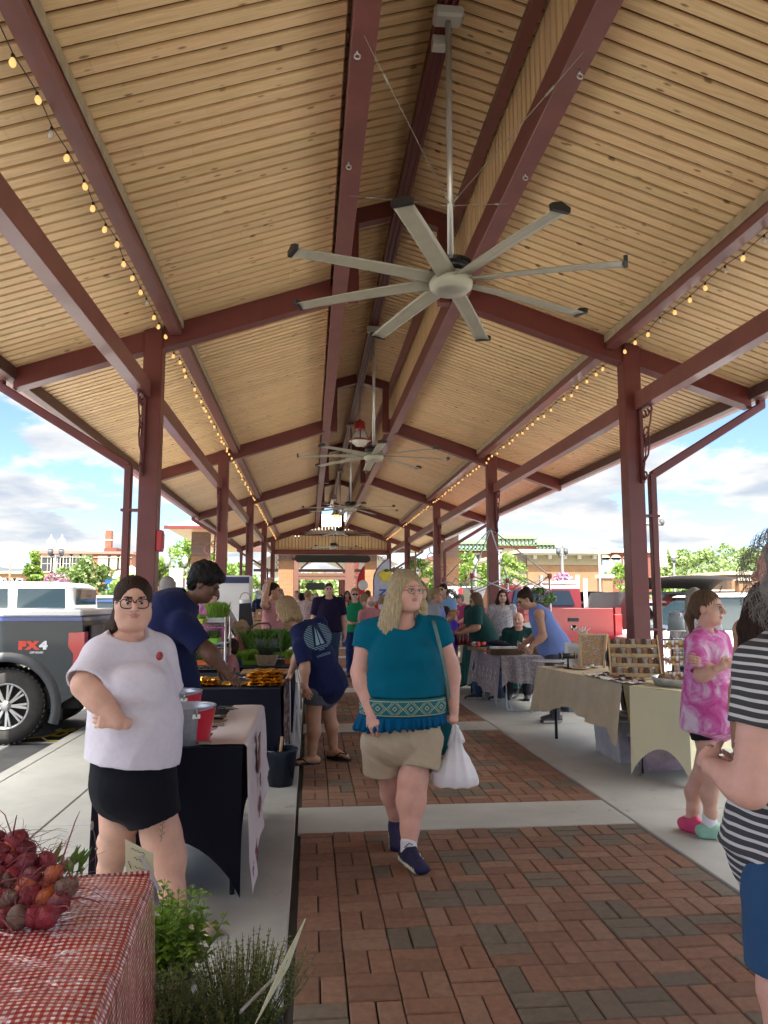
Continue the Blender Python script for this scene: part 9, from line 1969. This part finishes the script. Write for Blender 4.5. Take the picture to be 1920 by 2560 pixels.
# dark SUV with raised hatch
def hatch_suv(lab,x0,x1,y,col,inner,zr=-.12,H=1.72,rz=1.05,mats2=None):
    t=thing('open_hatch_car',lab,'car',((x0+x1)/2,y+2.2,zr)); z=zr; W=x1-x0; 
    g=MB()
    for xa,xb in ((x0,x0+.14),(x1-.14,x1)):
        low=[]
        for c_ in (y+.95,y+3.6): low+= [(c_-.40*math.cos(a),z+.36+.40*math.sin(a)) for a in np.linspace(0,PI,12)]
        g.prism([(y+.05,z+.5),(y,z+1.05),(y+.25,z+H-.06),(y+.35,z+H),(y+2.6,z+H),(y+3.4,z+1.1),(y+4.5,z+.95),(y+4.55,z+.4)]+low[::-1]+[(y+.15,z+.35)],xa,xb,axis='x')
    g.box(x0+.14,x1-.14,y+.35,y+2.6,z+H-.06,z+H); g.box(x0+.14,x1-.14,y+.02,y+.12,z+.42,z+.70); g.build('body',col,t)
    g=MB(); g.box(x0+.142,x1-.142,y+.13,y+2.5,z+.5,z+.62); g.box(x0+.143,x1-.143,y+1.6,y+1.75,z+.63,z+1.25,1); g.box(x0+.142,x0+.16,y+.3,y+2.4,z+.63,z+H-.08,1); g.box(x1-.16,x1-.142,y+.3,y+2.4,z+.63,z+H-.08,1); g.build('interior',[darkp,inner],t)
    g=MB(); yh=y+.40; zh=z+H+.02; L1=1.25; e=V3(0,-L1*math.cos(.20),L1*math.sin(.20)) ; n=14; vs=[]
    def hf_(u,v): 
        q=V3(x0+.06+(W-.12)*u,yh,zh)+e*v; q=q+V3(0,0,.10*math.sin(PI*v)+.05*math.sin(PI*u)); return q
    g.grid(hf_,12,10); g.grid(lambda u,v: hf_(u,v)-V3(0,0,.06*(1 if 0<u<1 and 0<v<1 else 0)),12,10,1); h_=g.build('hatch',[mats2 or col,darkp],t)
    g=MB(); g.grid(lambda u,v: hf_(.12+.76*u,.12+.42*v)+V3(0,0,.004),8,6); g.build('hatch_glass',M('hatch_reflection',(.20,.24,.32),.06,metal=.5,var=0),h_)
    for xa in (x0+.16,x1-.16): g=MB(); g.tube([(xa,y+.3,z+1.25),(xa,y-.25,z+H+.12)],.012,6); g.build('gas_strut',blackp,t)
    for xa in (x0-.005,x1-.11): g=MB(); g.box(xa,xa+.115,y-.02,y+.2,z+.85,z+1.2,bev=.02); g.build('tail_light',rdl,t)
    g=MB(); g.box(x0+.03,x1-.03,y-.12,y+.015,z+.35,z+.58,bev=.04); g.build('bumper',blackp,t)
    for c_ in (y+.95,y+3.6):
        for xa in (x0+.12,x1-.12): g=MB(); g.lathe([(.001,-.11),(.2,-.11),(.34,-.12),(.36,-.08),(.36,.08),(.34,.12),(.001,.11)],(xa,c_,z+.36),24,axis='x'); g.build('wheel',tyr,t)
    return t
hatch_suv('dark SUV with raised rear hatch right of the near right post',at(1590,1560,15.8)[0],at(1812,1560,15.8)[0],15.8,paint('charcoal',(.035,.04,.045)),paint('bright_red',(.40,.006,.010)),H=1.78,mats2=paint('bright_red',(.40,.006,.010)))
hatch_suv('black hatchback with raised rear door between the canopy frame and the red pickup',at(1385,1500,20)[0],at(1520,1500,20)[0],20.,paint('black',(.012,.014,.016)),darkp,H=1.5)
hatch_suv('small black car with open boot near the food truck',at(1128,1500,27)[0],at(1164,1500,27)[0]+1.,27.,MATS['paint_black'],darkp,H=1.45)
suv('white van at the right picture edge beyond the tie-dye girl',at(1905,1530,13.5)[0],14.3,4.8,1.9,1.72,whp,0,grp='cars parked in the right lot'); suv('red car behind the raised hatch',at(1700,1520,18)[0]+.3,19.5,4.6,1.8,1.6,redp,1.57,grp='cars parked in the right lot')
# food truck, white van
t=thing('food_truck','white and red food truck far behind the pink shirted man','food truck',tuple(at(1180,1500,34))); A_=at(1112,1466,34);B_=at(1232,1466,34); g=MB(); g.box(A_[0],B_[0],34,37,.35,A_[2],bev=.08); g.build('body',whp,t); g=MB(); za,zb2=at(1180,1467,34)[2],at(1180,1489,34)[2]; g.box(A_[0]+.6,B_[0]-.05,33.97,33.995,zb2,za-.05); g.build('red_panel',M('truck_red',(.6,.02,.02),.4),t); g=MB(); a=at(1160,1476,33.9);b=at(1196,1487,33.9); g.box(a[0],b[0],33.93,33.965,b[2],a[2]); g.build('service_hatch',wht,t)
for x in (A_[0]+.8,B_[0]-.8): g=MB(); g.lathe([(.001,-.15),(.38,-.15),(.38,.15),(.001,.15)],(x,34.2,.28),20,axis='y'); g.build('wheel',tyr,t)
t=thing('white_van','white van with tinted window behind the third right post','van',tuple(at(1250,1500,22))); A_=at(1190,1466,22);B_=at(1276,1466,22); g=MB(); g.prism([(A_[0],.25),(B_[0],.25),(B_[0]+.04,A_[2]-.3),(B_[0]-.15,A_[2]),(A_[0],A_[2])],22,24); g.build('body',whp,t); g=MB(); a=at(1243,1474,22);b=at(1269,1516,22); g.box(a[0],b[0],21.97,21.995,b[2],a[2],bev=.01); g.build('window',M('glass_violet',(.12,.09,.20),.08,var=0),t)
for x in (A_[0]+.5,B_[0]-.5): g=MB(); g.lathe([(.001,-.12),(.34,-.12),(.34,.12),(.001,.12)],(x,22.1,.22),20,axis='y'); g.build('wheel',tyr,t)
suv('red car between the white van and the canopy leg',at(1365,1500,21)[0]+.2,22.,4.4,1.8,1.55,redp,1.57,grp='cars parked in the right lot')
# bare folding canopy frame
t=thing('canopy_frame','bare folding canopy frame of thin grey poles with red corner joint','canopy frame',(4,14,0)); fr_=M('frame_grey',(.45,.50,.52),.35,metal=.4); g=MB(); Yc=13.6; TR=at(1374,1440,Yc); TL=at(1140,1440,Yc+1.5); BL_=TL+V3(0,3,0); BRr=TR+V3(0,3,0); ap=at(1176,1362,Yc+.6)
zt=TR[2]; cs=[V3(TL[0],Yc,zt),V3(TR[0],Yc,zt),V3(TR[0],Yc+3,zt),V3(TL[0],Yc+3,zt)]; apx=sum(cs)/4+V3(0,0,1.0)
for q in cs:
    g=MB(); g.tube([(q[0],q[1],-.12),(q[0],q[1],q[2])],.022,8); g.build('leg',fr_,t); g=MB(); g.bbox(q,(.07,.07,.09),.01); g.bbox(q-V3(0,0,.28),(.06,.06,.06),.01); g.build('corner_joint',M('joint_red',(.30,.04,.05),.5),t)
g=MB()
for i in range(4):
    a,b=cs[i],cs[(i+1)%4]; m_=(a+b)/2
    for (p,q) in ((a,m_),(m_,b)): g.tube([p,q-V3(0,0,.28)],.011,6); g.tube([p-V3(0,0,.28),q],.011,6)
    g.tube([a,apx],.012,6)
g.build('truss',fr_,t)
t=thing('white_barrier','white tubular rack standing beyond the canopy frame','rack',tuple(at(1400,1450,19))); g=MB(); a=at(1352,1459,19);b=at(1445,1456,19); g.tube([a,b],.05,8); 
for u in (1352,1443,1463): p=at(u,1438 if u<1460 else 1447,19); g.tube([(p[0],19,-.1),p],.05,8)
g.build('tubes',wht,t)
# feather flags
def feather(u0,u1,v0,v1,Y,m,lab,parts):
    P=at((u0+u1)/2,v1,Y); t=thing('feather_flag',lab,'flag',(P[0],Y,0)); n=16; vs=[]
    L_=at(u0,v0,Y); R_=at(u1,v1,Y); w=R_[0]-L_[0]; h=L_[2]-.6; g=MB()
    def f(a,b): x=L_[0]+w*(1-(1-b)*(1-a**1.0*0)) ; return x
    def fn(u,v):
        z=L_[2]-h*v; left=L_[0]+w*(.85*(1-min(1,v*3.3))**2); right=L_[0]+w*(.95-.10*v*0); return V3(left+(right-left)*u,Y+.02*math.sin(v*9+u*3),z)
    g.grid(fn,8,24); g.build('cloth',m,t); g=MB(); g.tube([(L_[0]-.01,Y,0)]+[fn(0,v)-V3(.015,0,0) for v in np.linspace(1,0,14)],.018,6); g.build('pole',M('pole_navy',(.03,.03,.08),.4),t); parts(t,L_,w,h,Y); return t
def lemon(t,L_,w,h,Y):
    g=MB(); c=V3(L_[0]+w*.70,Y-.04,L_[2]-.50)
    for dx,dz in ((-.10,0),(.07,.02),(-.02,-.12),(.12,-.12)): g.ell(c+V3(dx,0,dz),(.13,.02,.12),0,12,8)
    g.build('lemon_print',M('lemon_yellow',(.75,.62,.08),.6),t); g=MB(); g.ell(c+V3(.03,-.01,.13),(.09,.015,.05)); g.build('leaf_print',LM,t)
    text('LEMON',.30,(L_[0]+w*.55,Y-.05,L_[2]-1.45),(0,0,1),(-1,0,0),M('text_blue',(.04,.12,.45),.6,var=0),t,'flag_lettering',.01); text('SHAKE',.16,(L_[0]+w*.85,Y-.05,L_[2]-1.6),(0,0,1),(-1,0,0),MATS['text_blue'],t,'flag_lettering')
feather(935,976,1397,1500,24.,M('flag_pale_blue',(.55,.60,.72),.7,trans=.0),'white and blue feather flag with lemons behind the blond woman',lemon)
def rf(t,L_,w,h,Y):
    g=MB(); g.lathe([(.001,-.0),(.20,-.0),(.20,.01)],(L_[0]+w*.68,Y-.05,L_[2]-.75),20,axis='y'); g.build('round_print',wht,t)
    for i,ch in enumerate('KETTLE'): text(ch,.30,(L_[0]+w*.55,Y-.04,L_[2]-1.25-.27*i),(1,0,0),(0,0,1),wht,t,'flag_lettering',.01)
feather(895,913,1415,1520,30.,M('flag_red_cloth',(.55,.02,.02),.7),'narrow red feather flag with white letters by the right hand brick pier',rf)
t=thing('overhead_wires','utility wires sagging across the sky on the left','wires',(-30,90,10)); g=MB()
for v0,v1 in ((1388,1394),(1402,1412),(1412,1424)): a=at(-40,v0,90);b=at(100,v1,92); g.tube([lerp(a,b,k/8)-V3(0,0,.8*math.sin(PI*k/8)) for k in range(9)],.03,4)
g.build('wire',M('wire_dark',(.05,.05,.05),.6),t); g=MB(); P=at(26,1410,88); g.tube([(P[0],88,-.1),P],.12,6); g.build('utility_pole',MATS['bark_grey'],t)
